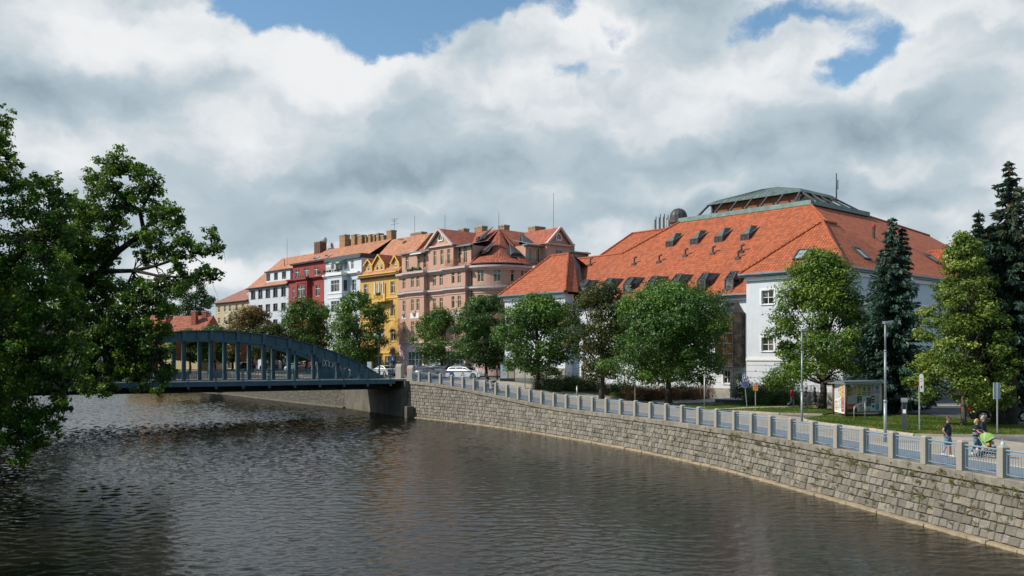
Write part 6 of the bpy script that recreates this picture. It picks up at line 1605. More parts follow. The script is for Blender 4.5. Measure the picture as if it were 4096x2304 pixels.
# ---- trees of the street beyond the bridge
G2 = 'street trees beyond the bridge'
for (nm, lab, px, d, top, xl, xr, cb, prof, mat, sd) in (
    ('chestnut_tree', 'rusty brown leaved tree in front of the grey-white house', 1010, 150, 1232, 905, 1125, 1440, 'dome', 'leaf_rusty', 31),
    ('chestnut_tree', 'tree with brown left edge in front of the red house', 1225, 146, 1200, 1105, 1345, 1450, 'round', 'leaf_maple', 32),
    ('plane_tree', 'light green feathery tree in front of the yellow house', 1440, 138, 1160, 1335, 1552, 1462, 'round', 'leaf_maple', 33),
    ('street_tree', 'leafy tree seen through the bridge under the left rust panel', 760, 158, 1325, 680, 850, 1455, 'round', 'leaf_maple', 34),
    ('street_tree', 'leafy tree seen through the bridge between the left and middle rust panels', 860, 163, 1310, 790, 960, 1455, 'round', 'leaf_maple', 35),
    ('street_tree', 'leafy tree seen through the bridge left of the middle rust panel', 930, 168, 1320, 850, 1020, 1460, 'round', 'leaf_dark', 37),
    ('street_tree', 'thick-trunked tree seen through the bridge right of the rightmost rust panel', 1085, 140, 1300, 990, 1170, 1440, 'round', 'leaf_brownish', 36)):
    b = at(px, HY, d); b.z = gz(b.x, b.y); k = d / F; H = CAMZ - (top - HY) * k - b.z; cz = max(1.6, CAMZ - (cb - HY) * k - b.z)
    broad_tree(nm, lab, b, H, (xr - xl) * k, cz, prof, mat, sd, leaf=0.30, dens=34, nb=44, trunk=.2 if sd != 36 else .5, group=G2)
b = at(752, HY, 230); b.z = 4; broad_tree('distant_tree', 'large dark tree rising behind the red-roofed house', b, 23, 11.5, 10, 'round', 'leaf_dark', 41, leaf=0.41, dens=20, nb=44)
for i, (px, d, top) in enumerate(((880, 330, 1325), (560, 300, 1300), (420, 260, 1280), (250, 240, 1300))):
    b = at(px, HY, d); b.z = 4; k = d / F
    broad_tree('distant_tree', ('low far tree at the skyline left of the beige house', 'far tree glimpsed behind the cream cottage beyond the bridge', 'far tree behind the left foliage beyond the bridge end', 'far tree deep behind the big left tree')[i], b, CAMZ - (top - HY) * k - 4, 13, 2, 'round', 'leaf_dark', 42 + i, leaf=0.49, dens=14, nb=30)

# ---- the big trees on the left bank, limbs over the river
def left_tree(name, label, base, trunkpts, limbs, blobs, mat, seed, leaf, dens, twigs=0):
    rng = np.random.default_rng(seed); r2 = random.Random(seed); base = Vector(base); root = empty(name, base); tag(root, label, 'tree', 'big trees on the left bank')
    BL = []
    for (px, py, d, rp) in blobs:                     # clumps given by sight line, then spread in depth
        c = at(px, py, d) - base; r = rp * d / F; n = 15
        for _ in range(n):
            v = Vector((r2.gauss(0, 1), r2.gauss(0, 1), r2.gauss(0, 1))).normalized() * r * r2.uniform(.2, .98); v.y *= 1.5
            BL.append((c.x + v.x, c.y + v.y, c.z + v.z, r * r2.uniform(.24, .46)))
    C, D, T = clump_leaves(BL, dens, leaf, rng, shell=.25, flat=.7)
    leafmesh('crown', C, D, leaf, T, mat, root, rng=rng, aspect=.8, face=True)
    tm = MB(); tm.tube([at(*p[:3]) - base if len(p) == 4 else Vector(p[:3]) for p in trunkpts], [p[-1] for p in trunkpts], 10)
    for L in limbs:
        P = [at(px, py, d) - base for px, py, d, r in L]; tm.tube(P, [l[3] for l in L], 7)
    allp = [at(*l[:3]) - base for L in limbs for l in L] + [at(*p[:3]) - base for p in trunkpts]
    for b in BL[::3]:
        q = Vector(b[:3]); s = min(allp, key=lambda w: (w - q).length); limb(tm, s, q, .055, .012, r2, .12, 5)
    for _ in range(twigs):
        b = r2.choice(BL); q = Vector(b[:3]); limb(tm, q, q + Vector((r2.uniform(-.3, .6), r2.uniform(-.4, .4), -r2.uniform(.5, 1.5))), .018, .006, r2, .1, 4)
    tm.build('trunk', 'bark_dark', root, smooth=True); return root
base = at(-40, 1730, 62); base.z = .9
left_tree('maple_tree', 'large maple on the left bank with dark forked limbs reaching right over the bridge', base,
    [(-40, 1740, 62, .55), (60, 1520, 62, .46), (180, 1330, 61.5, .40), (300, 1195, 61, .36), (373, 1121, 61, .33)],
    [[(373, 1121, 61, .27), (425, 1056, 61, .24), (480, 1000, 61, .21), (540, 955, 60.6, .18), (575, 920, 60.3, .16), (560, 848, 60, .13), (505, 806, 60, .10), (470, 760, 60, .08), (430, 690, 60, .05)],
     [(575, 920, 60.3, .15), (602, 893, 60, .11), (660, 880, 59.5, .07), (705, 880, 59, .04)],
     [(560, 848, 60, .10), (600, 780, 60.5, .07), (590, 700, 61, .04)],
     [(400, 1095, 61, .20), (430, 1085, 60.6, .17), (534, 1083, 60, .14), (621, 1064, 59.4, .10), (700, 1038, 59, .08), (764, 1019, 58.6, .06), (850, 985, 58, .03)],
     [(534, 1081, 60, .13), (640, 1105, 59, .09), (760, 1110, 58.5, .06), (860, 1120, 58, .03)],
     [(373, 1121, 61, .2), (345, 1020, 61.5, .16), (330, 930, 62, .11), (340, 830, 62, .07)],
     [(180, 1330, 61.5, .25), (330, 1330, 60, .18), (480, 1360, 59, .12), (620, 1420, 58, .06)]],
    [(420, 650, 60, 70), (500, 655, 60, 70), (570, 690, 60, 62), (605, 755, 60, 58), (385, 735, 60.5, 58), (455, 735, 60, 80), (540, 770, 60, 80), (400, 820, 61, 85), (335, 850, 61, 60), (300, 800, 62, 36),
     (480, 850, 60.5, 75), (610, 840, 60, 75), (680, 855, 59, 60), (720, 890, 59, 45), (640, 930, 59.5, 80), (560, 960, 60.5, 60), (420, 930, 61, 90), (340, 960, 61, 90), (440, 1010, 61, 60), (740, 960, 58.8, 70),
     (800, 1000, 58.5, 60), (850, 930, 58.2, 45), (868, 1000, 58, 38), (860, 1090, 58, 42), (800, 1085, 58.3, 55), (720, 1050, 59, 65), (640, 1010, 59.5, 60), (580, 1030, 60, 45), (700, 1140, 59, 55), (620, 1150, 59.5, 75), (540, 1170, 60, 80), (440, 1160, 61, 80), (340, 1080, 61.5, 90), (300, 1160, 61.5, 90),
     (380, 1240, 60.5, 90), (500, 1260, 60, 90), (600, 1240, 59.5, 80), (560, 1340, 59, 95), (640, 1330, 59, 65), (440, 1350, 59.6, 100), (330, 1330, 60, 100), (620, 1420, 58.6, 80), (520, 1440, 59, 90), (400, 1450, 59.5, 95), (670, 1400, 58.4, 45), (660, 1490, 58.4, 52), (560, 1515, 58.6, 55), (450, 1530, 59, 60), (640, 1550, 58, 36),
     (300, 900, 62, 70), (310, 980, 61.5, 75), (260, 1000, 60, 80), (330, 880, 62, 60), (250, 930, 59, 75), (300, 1060, 60, 85), (230, 1100, 58, 85), (290, 820, 62, 50), (380, 1010, 61, 70), (350, 1150, 60.5, 80),
     (330, 1420, 59.6, 95), (390, 1380, 60, 90), (470, 1290, 59.5, 85), (540, 1420, 59, 85), (590, 1300, 59, 80), (480, 1480, 59, 80), (380, 1500, 59.5, 75), (300, 1250, 60.5, 90), (420, 1180, 60.5, 80), (560, 1200, 59.6, 75), (640, 1240, 59, 55), (600, 1450, 58.6, 60), (320, 1520, 59.4, 70)], 'leaf_left', 51, .18, 62, 26)
base = at(-330, 1850, 50); base.z = 1.0
left_tree('maple_tree', 'dark dense tree at the left edge whose leaves hang down to the water', base,
    [(-330, 1880, 50, .7), (-230, 1500, 50, .6), (-120, 1150, 50, .5), (-60, 900, 50, .34), (-40, 640, 50, .2)],
    [[(-230, 1500, 50, .3), (-60, 1420, 48.5, .22), (120, 1450, 47.5, .12), (260, 1560, 47, .05)], [(-120, 1150, 50, .3), (40, 1050, 49, .2), (170, 960, 48.5, .1)], [(-230, 1500, 50, .25), (-60, 1600, 48, .18), (80, 1720, 47, .08)]],
    [(20, 465, 50, 42), (-30, 500, 50, 70), (10, 600, 50, 60), (55, 655, 50, 45), (-20, 700, 50, 90), (45, 740, 50, 75), (120, 735, 49.5, 62), (185, 735, 49, 62), (225, 790, 49, 58), (150, 810, 49, 85), (60, 840, 49.5, 95), (255, 850, 48.6, 55), (210, 900, 48.6, 80), (110, 930, 49, 100), (10, 960, 49, 110), (270, 940, 48.4, 60),
     (180, 1010, 48.4, 100), (70, 1060, 48.6, 110), (260, 1060, 48, 75), (-20, 1120, 48.6, 120), (150, 1130, 48, 110), (250, 1170, 47.8, 90), (60, 1210, 48, 120), (190, 1260, 47.6, 110), (280, 1290, 47.4, 70), (20, 1330, 47.8, 120), (130, 1360, 47.4, 120), (240, 1390, 47.2, 95), (60, 1460, 47.4, 120), (180, 1490, 47, 105), (270, 1480, 47, 60), (20, 1570, 47.2, 110), (120, 1600, 46.8, 105), (215, 1590, 46.6, 75), (260, 1640, 46.6, 42), (60, 1690, 46.8, 90), (150, 1700, 46.4, 75), (210, 1700, 46.4, 48), (20, 1770, 46.6, 75), (110, 1780, 46.2, 60), (170, 1760, 46.2, 45), (70, 1830, 46, 40),
     (330, 1400, 47.2, 45), (320, 1240, 47.6, 45)] + [(-120 - 125 * i + 30 * (j % 2), 420 + 165 * j, 44.5 + 2.6 * ((i + j) % 4), 125) for i in range(6) for j in range(8) if j > 0 or i > 1], 'leaf_left', 52, .17, 56, 14)  # last clumps lie out of view, added to shade the tree from the sun
for i, (px, d, H_) in enumerate(((-120, 70, 15), (60, 78, 13))):
    b = at(px, HY, d); b.x -= 2; b.z = 1.5; broad_tree('bank_tree', ('leafy tree on the left bank behind the foremost dark tree', 'leafy tree on the left bank near the bridge end')[i], b, H_, 11, 1.5, 'round', 'leaf_left', 55 + i, leaf=.32, dens=26, nb=56, trunk=.35, group='big trees on the left bank')
# upstream trees on the near bank, mirrored in the river
for i, (x, y, H_) in enumerate(((-34, 37, 13), (-29, 22, 14), (-25, 9, 13))):
    broad_tree('bank_tree', ('tree on the near left bank just outside the left edge', 'tree on the near left bank mirrored in the dark water', 'nearest tree on the left bank')[i], (x, y, 1.2), H_, 11, 1.0, 'round', 'leaf_left', 58 + i, leaf=.34, dens=24, nb=50, trunk=.35, group='big trees on the left bank')

# ---- hedges, shrubs and beds in front of the hall
def row_px(P, r, n=1):
    out = []
    for (px, py) in P:
        p = gp(px, py)
        out.append((p.x, p.y, p.z, r * random.uniform(.85, 1.15)))
    return out
shrub('hedge', 'low dark green juniper hedge behind the railing under the broad dark tree', row_px([(2165 + i * 27, 1556 + (i % 3) * 5) for i in range(9)], 1.05), 'leaf_shrub', 61, cat='hedge')
shrub('hedge', 'green hedge between the olive tree and the reddish shrubs', row_px([(2440 + i * 26, 1578 - (i % 2) * 6) for i in range(4)], .95), 'leaf_shrub', 62, cat='hedge')
shrub('flowering_shrub', 'wide reddish pink spirea shrubs in front of the white facade', row_px([(2540 + i * 25, 1602 - (i % 3) * 4) for i in range(12)], .98), 'leaf_redshrub', 63, leaf=.12, dens=90)
shrub('shrub', 'small pale leaved standard shrub beside the olive tree', row_px([(2290, 1560)], 1.3), 'leaf_brownish', 64)
shrub('shrub', 'large dark shrub under the light green linden', row_px([(3010 + i * 26, 1622 - (i % 2) * 6) for i in range(7)], 1.25), 'leaf_shrub', 65)
shrub('juniper', 'spiky dark juniper beside the grey stone monument', row_px([(2965, 1600)], 1.0) + [(gp(2962, 1600).x, gp(2962, 1600).y, gp(2962, 1600).z + 1.0, .8), (gp(2958, 1600).x, gp(2958, 1600).y, gp(2958, 1600).z + 2.0, .5)], 'leaf_spruce', 66)
shrub('flower_bed', 'yellow and green flower bed between the hedge and the reddish shrubs', row_px([(2450 + i * 18, 1590) for i in range(6)], .42), 'leaf_yellow', 67, leaf=.12)
sp = gp(2485, 1588)
for i in range(3):
    s_ = MB(); s_.tube([(0, 0, 0), (0, 0, 2.4)], .035, 5); tag(s_.build('tree_stake', 'wood_post', None, loc=(sp.x + i * .38, sp.y + .2 * i, sp.z)), ('leftmost thin wooden tree stake in the flower bed', 'middle thin wooden tree stake in the flower bed', 'rightmost thin wooden tree stake in the flower bed')[i], 'tree stake', 'stakes of the young tree')

# ---- grass islands, kerbs and paths on the level part of the right bank
def sheet(name, P, mat, e, kind='structure', label=None, cat=None):
    m = MB(); W_ = [gp(*p) for p in P]; m.face([(p.x, p.y, p.z + e) for p in W_]); o = m.build(name, mat); 
    if m and o.data.polygons[0].normal.z < 0: o.data.flip_normals()
    return tag(o, label, cat, kind=kind)
def kerb(P, label):
    m = MB(); W_ = [gp(*p) for p in P]; W2 = []
    for a, b in zip(W_[:-1], W_[1:]):
        n = max(1, int((b - a).length / 1.0)); W2 += [a.lerp(b, i / n) for i in range(n)]
    W2.append(W_[-1]); rng = random.Random(len(P))
    for a, b in zip(W2[:-1], W2[1:]):
        u = (b - a).normalized(); m.bar(a + u * .01 + Vector((0, 0, .045)), b - u * .01 + Vector((0, 0, .045)), .26, .17, t=rng.random())
    tag(m.build('kerb', 'kerb_stone'), kind='structure')
ISL_B = [(3214, 1681), (3255, 1692), (3330, 1702), (3430, 1714), (3560, 1731), (3660, 1744), (3800, 1747), (3960, 1748), (4140, 1750), (4140, 1715), (4040, 1706), (3930, 1690), (3840, 1678), (3740, 1672), (3600, 1668), (3480, 1665), (3380, 1664), (3290, 1668)]
ISL_A = [(2850, 1650), (2940, 1648), (3010, 1651), (3120, 1658), (3290, 1662), (3330, 1654), (3320, 1641), (3200, 1634), (3080, 1634), (2990, 1638), (2900, 1642)]
ISL_C = [(2700, 1632), (2800, 1624), (2900, 1617), (3000, 1613), (3100, 1614), (3200, 1618), (3300, 1622), (3320, 1632), (3180, 1630), (3060, 1629), (2960, 1633), (2880, 1638), (2760, 1640)]
sheet('lawn', ISL_B, 'grass_mat', .10); sheet('lawn', ISL_A, 'grass_mat', .09); sheet('lawn', ISL_C, 'grass_mat', .05)
kerb(ISL_B[:9], ''); kerb(ISL_A[:5], ''); kerb(ISL_B[9:] + ISL_B[:1], '')
sheet('footpath', [(2860, 1640), (2990, 1636), (3080, 1632), (3200, 1632), (3420, 1640), (3600, 1647), (3600, 1640), (3400, 1628), (3250, 1624), (3080, 1629), (2960, 1633)], 'strip_light', .06)
sheet('side_road', [(3300, 1664), (3400, 1662), (3600, 1666), (3740, 1670), (3840, 1676), (3930, 1688), (4040, 1704), (4140, 1712), (4300, 1712), (4300, 1655), (4000, 1640), (3700, 1636), (3500, 1645)], 'asphalt', .02)
sheet('side_pavement', [(3560, 1634), (3760, 1634), (4000, 1638), (4300, 1650), (4300, 1630), (4000, 1622), (3760, 1620), (3560, 1622)], 'paving_beige', .04)
sheet('forecourt', [(2600, 1604), (2640, 1618), (2760, 1614), (2875, 1608), (2960, 1603), (2960, 1594), (2800, 1590), (2700, 1594)], 'slab_light', .05)
gr = MB(); rng = random.Random(8)                     # blades along the grass islands
def inside(x, y, P):
    c = False
    for i in range(len(P)):
        a, b = P[i], P[i - 1]
        if (a[1] > y) != (b[1] > y) and x < (b[0] - a[0]) * (y - a[1]) / (b[1] - a[1]) + a[0]: c = not c
    return c
NC, ND, NTt = [], [], []
for P, n, e in ((ISL_B, 52000, .10), (ISL_A, 9000, .09), (ISL_C, 9000, .05)):
    Wp = [gp(*p) for p in P]; xs = [p.x for p in Wp]; ys = [p.y for p in Wp]; PP = [(p.x, p.y) for p in Wp]
    xa, xb, ya, yb = min(xs), max(xs), min(ys), max(ys)
    for _ in range(n):
        x, y = rng.uniform(xa, xb), rng.uniform(ya, yb)
        if inside(x, y, PP):
            NC.append((x, y, gz(x, y) + e + .03)); ND.append((rng.gauss(0, .5), rng.gauss(0, .5), 1)); NTt.append(min(1, max(0, .5 + .5 * math.sin(x * 1.3 + 2) * math.sin(y * .9) + rng.gauss(0, .2))))
leafmat('grass_blade', (.045, .10, .010), (.11, .165, .022), (.24, .20, .06), .3)
go = leafmesh('grass', np.array(NC), np.array(ND), .13, np.array(NTt), 'grass_blade', None, aspect=.25); tag(go, 'short mown grass on the lawn islands by the promenade', 'grass', kind='stuff')
# ------------------------------------------------------------------ street furniture
plain('sign_blue', (.02, .10, .33), .5, .05, 3, 0); plain('sign_white', (.78, .78, .76), .5, .04, 3, 0); plain('sign_red', (.45, .03, .03), .5, .05, 3, 0); plain('sign_yellow', (.60, .30, .03), .5, .06, 3, 0)
plain('sign_grey', (.40, .44, .46), .5, .06, 3, 0); plain('sign_black', (.012, .012, .012), .6, .05, 3, 0)
def lamp(px, pyb, ptop, label):
    p = gp(px, pyb); H = CAMZ - (ptop - HY) * p.y / F - p.z; r = empty('street_lamp', p); tag(r, label, 'street lamp', 'grey lamp posts along the promenade')
    m = MB(); m.tube([(0, 0, 0), (0, 0, 2.1)], .082, 12); m.lathe([(.095, 2.05), (.095, 2.14), (.06, 2.2)], n=12); m.tube([(0, 0, 2.15), (0, 0, H - 1.4)], .056, 12); m.tube([(0, 0, H - 1.4), (0, 0, H)], .043, 10); m.lathe([(.065, H - 1.45), (.065, H - 1.35)], n=10); m.build('pole', 'lamp_grey', r, smooth=True)
    m = MB(); m.tube([(0, 0, H - .05), (.22, 0, H - .02)], .04, 6); m.build('bracket', 'lamp_grey', r)
    m = MB(); m.prism([(-.08, -.16, H + .0), (.36, -.13, H + .05), (.36, .13, H + .05), (-.08, .16, H + .0)], (0, 0, .12)); m.build('lamp_head', 'lamp_grey', r)
    m = MB(); m.prism([(.05, -.11, H - .002), (.33, -.1, H + .03), (.33, .1, H + .03), (.05, .11, H - .002)], (0, 0, .02)); m.build('lens', 'glass_sky', r)
lamp(3208, 1688, 1325, 'grey street lamp standing in front of the light green linden'); lamp(3541, 1769, 1295, 'grey street lamp standing at the right end of the poster kiosk')

def simple_post(px, pyb, ptop, r, name, label, cat, mat='galvanised', group=None):
    p = gp(px, pyb); H = CAMZ - (ptop - HY) * p.y / F - p.z; m = MB(); m.tube([(0, 0, -.05), (0, 0, H)], r, 8); m.lathe([(r * 1.25, H - .04), (r * 1.25, H), (.01, H + .05)], n=8); m.lathe([(r * 1.7, 0), (r * 1.5, .12)], n=8)
    return tag(m.build(name, mat, None, loc=p, smooth=True), label, cat, group)
simple_post(2308, 1590, 1545, .07, 'bollard_post', 'short thick grey post in front of the juniper hedge', 'post'); simple_post(2540, 1612, 1505, .06, 'thin_post', 'thin grey post in front of the reddish shrubs', 'post')
simple_post(2818, 1634, 1500, .05, 'thin_post', 'tall thin grey post at the right end of the reddish shrubs', 'post')
simple_post(3131, 1622, 1568, .06, 'thin_post', 'short grey post in the lawn beside the woman in red', 'post'); simple_post(1910, 1530, 1468, .06, 'thin_post', 'thin grey sign post beside the police car', 'post'); simple_post(2100, 1556, 1440, .05, 'thin_post', 'thin dark grey post in front of the juniper hedge end', 'post')
simple_post(3278, 1612, 1576, .05, 'bollard_post', 'thin dark bollard behind the linden trunk, the left one', 'bollard', 'metal_dark'); simple_post(3324, 1614, 1578, .05, 'bollard_post', 'thin dark bollard left of the poster kiosk', 'bollard', 'metal_dark')
simple_post(3966, 1699, 1640, .075, 'wooden_post', 'short brown wooden post in front of the black car', 'post', 'wood_post')

def disc(m, c, r, mi, y, n=20, sx=1): m.face([(c[0] + r * sx * math.cos(2 * math.pi * i / n), y, c[1] + r * math.sin(2 * math.pi * i / n)) for i in range(n)], mi, .5)
# blue signs on a leaning pole
p = gp(2989, 1637); k = p.y / F; r = empty('road_sign', p, R(-12)); tag(r, 'leaning post with an oblong blue cycle path sign above a round blue end sign', 'road sign')
zc1, zc2 = CAMZ - (1510 - HY) * k - p.z, CAMZ - (1537 - HY) * k - p.z
m = MB(); m.tube([(0, 0, 0), (-.26, 0, zc1 + .2)], .035, 8); m.build('pole', 'galvanised', r)
m = MB(); x = -.24
m.prism([(x + .16 * math.cos(a) * 1.0, -.05, zc1 + .30 * math.sin(a)) for a in [2 * math.pi * i / 20 for i in range(20)]], (0, .02, 0), 0); m.prism([(x + .13 * math.cos(a), -.056, zc1 + .27 * math.sin(a)) for a in [2 * math.pi * i / 20 for i in range(20)]], (0, .004, 0), 1)
m.prism([(x - .07, -.06, zc1 - .05), (x + .0, -.06, zc1 - .11), (x + .08, -.06, zc1 - .02), (x + .05, -.06, zc1 + .08), (x - .04, -.06, zc1 + .02)], (0, .003, 0), 0); m.prism([(x - .03, -.06, zc1 + .1), (x + .03, -.06, zc1 + .1), (x + .03, -.06, zc1 + .18), (x - .03, -.06, zc1 + .18)], (0, .003, 0), 0); m.build('oblong_plate', ['sign_white', 'sign_blue'], r)
m = MB(); x = -.18; m.prism([(x + .29 * math.cos(a), -.05, zc2 + .30 * math.sin(a)) for a in [2 * math.pi * i / 22 for i in range(22)]], (0, .02, 0), 0); m.prism([(x + .26 * math.cos(a), -.056, zc2 + .27 * math.sin(a)) for a in [2 * math.pi * i / 22 for i in range(22)]], (0, .004, 0), 1)
m.bar((x - .14, -.06, zc2 - .2), (x + .14, -.06, zc2 + .2), .01, .06, 2, up=(1, 0, -1)); m.build('round_plate', ['sign_grey', 'sign_blue', 'sign_red'], r)
p = gp(3022, 1647); k = p.y / F; r = empty('road_sign', p, R(-12)); tag(r, 'low post with a small square orange-yellow sign', 'road sign'); zc1 = CAMZ - (1551 - HY) * k - p.z
m = MB(); m.tube([(0, 0, 0), (0, 0, zc1 + .15)], .035, 8); m.build('pole', 'galvanised', r)
m = MB(); m.box(-.19, .19, -.06, -.04, zc1 - .22, zc1 + .22); m.bar((-.14, -.064, zc1 - .17), (.14, -.064, zc1 + .05), .006, .03, 1, up=(0, 0, 1)); m.box(-.12, -.02, -.064, -.06, zc1 + .06, zc1 + .14, 1); m.box(.02, .12, -.064, -.06, zc1 + .06, zc1 + .14, 1); m.build('plate', ['sign_yellow', 'sign_red'], r)
# white pointed information board
def text(body, size, mat, parent, loc, rot=(R(90), 0, 0), name='lettering', ext=.003):
    c = bpy.data.curves.new(name, 'FONT'); c.body = body; c.size = size; c.align_x = 'CENTER'; c.align_y = 'CENTER'; c.extrude = ext; c.materials.append(M[mat])
    o = bpy.data.objects.new(name, c); COL.objects.link(o); me = bpy.data.meshes.new_from_object(o.evaluated_get(bpy.context.evaluated_depsgraph_get())); bpy.data.objects.remove(o); o = bpy.data.objects.new(name, me); COL.objects.link(o); o.parent = parent; o.location = loc; o.rotation_euler = rot; return o
p = gp(3678, 1730); k = p.y / F; r = empty('direction_sign', p, R(-8)); tag(r, 'tall post with a white round-topped upright sign and black arrow pointing down', 'sign')
z0, z1 = CAMZ - (1567 - HY) * k - p.z, CAMZ - (1495 - HY) * k - p.z
m = MB(); m.tube([(0, 0, 0), (-.02, 0, z0 + .3)], .04, 8); m.tube([(-.02, 0, z0 + .3), (-.03, 0, z1 - .25)], .03, 8, 1); m.lathe([(.055, z0 - 1.0), (.055, z0 - .8)], n=8); m.build('pole', ['galvanised', 'rust'], r)
m = MB(); c = .10; w = .115; pts = [(c - w, -.03, z0), (c + w, -.03, z0)] + [(c + w * math.cos(a), -.03, z1 - .2 + .2 * math.sin(a)) for a in [math.pi * i / 8 for i in range(9)]]; m.prism(pts, (0, .03, 0)); m.build('board', 'sign_white', r)
m = MB(); m.face([(c - .055, -.034, z0 + .34), (c, -.034, z0 + .14), (c + .055, -.034, z0 + .34)]); m.build('arrow', 'sign_black', r)
m = MB()
for zz, w_, n_ in ((z0 + .79, .07, 5), (z0 + .75, .075, 6), (z0 + .63, .06, 4), (z0 + .59, .065, 5)):
    for i in range(n_): x_ = c - w_ + 2 * w_ * i / n_; m.box(x_, x_ + 2 * w_ / n_ * .62, -.034, -.0305, zz - .014, zz + .014)
m.build('worn_lettering', 'sign_grey', r)
# square sign seen from behind, right edge
p = gp(3989, 1741); k = p.y / F; r = empty('road_sign', p, R(6)); tag(r, 'galvanised post carrying an upright grey sign seen from behind at the right', 'road sign'); z0, z1 = CAMZ - (1596 - HY) * k - p.z, CAMZ - (1531 - HY) * k - p.z
m = MB(); m.tube([(0, 0, 0), (0, 0, z1 + .02)], .04, 8); m.build('pole', 'galvanised', r)
m = MB(); m.box(-.20, .20, .045, .06, z0, z1); m.box(-.205, -.185, .02, .06, z0, z1); m.box(.185, .205, .02, .06, z0, z1); m.box(-.2, .2, .02, .06, z0 - .01, z0 + .012); m.box(-.2, .2, .02, .06, z1 - .012, z1 + .01); m.box(-.2, .2, .03, .05, z0 + .2, z0 + .25); m.box(-.2, .2, .03, .05, z1 - .25, z1 - .2); m.build('plate', 'sign_grey', r)
# parking meter
p = gp(3617, 1729); k = p.y / F; H = CAMZ - (1592 - HY) * k - p.z; r = empty('parking_meter', p, R(-22)); r.scale = (.8, .8, 1); tag(r, 'dark grey parking ticket machine with a slanted solar top on the lawn edge', 'parking meter')
plain('meter_grey', (.07, .075, .08), .45, .1, 3, 0, metal=.3); plain('meter_side', (.23, .22, .19), .5, .1, 3, 0, metal=.3)
m = MB(); m.box(-.17, .17, -.16, .17, 0, H - .22); m.build('cabinet', 'meter_side', r); m = MB(); m.box(-.175, .175, -.185, -.162, .04, H - .24); m.build('front_panel', 'meter_grey', r)
m = MB(); m.prism([(-.22, -.27, H - .24), (-.22, .2, H - .08), (-.22, .2, H + .0), (-.22, -.27, H - .14)], (.44, 0, 0)); m.build('solar_top', 'metal_zinc', r)
m = MB(); m.box(-.09, .09, -.19, -.186, H - .62, H - .32, 0); m.build('screen', 'glass', r); m = MB(); m.box(-.10, .10, -.195, -.187, H - .88, H - .66); m.build('notice', 'sign_white', r)
m = MB(); m.box(.171, .18, -.1, .1, H - .48, H - .28, 1); m.box(.171, .18, -.08, .08, H - .72, H - .56, 0); m.build('stickers', ['sign_red', 'sign_blue'], r)
o = text('P', .16, 'sign_white', r, (.184, 0, H - .38), (R(90), 0, R(90)))
# handrail
def rail():
    a, b = gp(3416, 1692), gp(3466, 1688); r = empty('stair_handrail', a); tag(r, 'bent galvanised handrail standing in the grass before the poster kiosk', 'handrail'); b = b - a; h1, h2 = 1.02, 1.40
    m = MB(); m.tube([(0, 0, 0), (0, 0, h1 - .08), (.06, 0, h1), (b.x, b.y, h2 + .02)], .028, 8); m.tube([(b.x - .1, b.y, -.05), (b.x - .1, b.y, h2)], .024, 8); m.tube([(.2, .5, 0), (.2, .5, h1 + .05), (b.x + .1, b.y + .5, h2 + .05), (b.x + .1, b.y + .5, 0)], .024, 8); m.build('rail', 'galvanised', r, smooth=True)
rail()
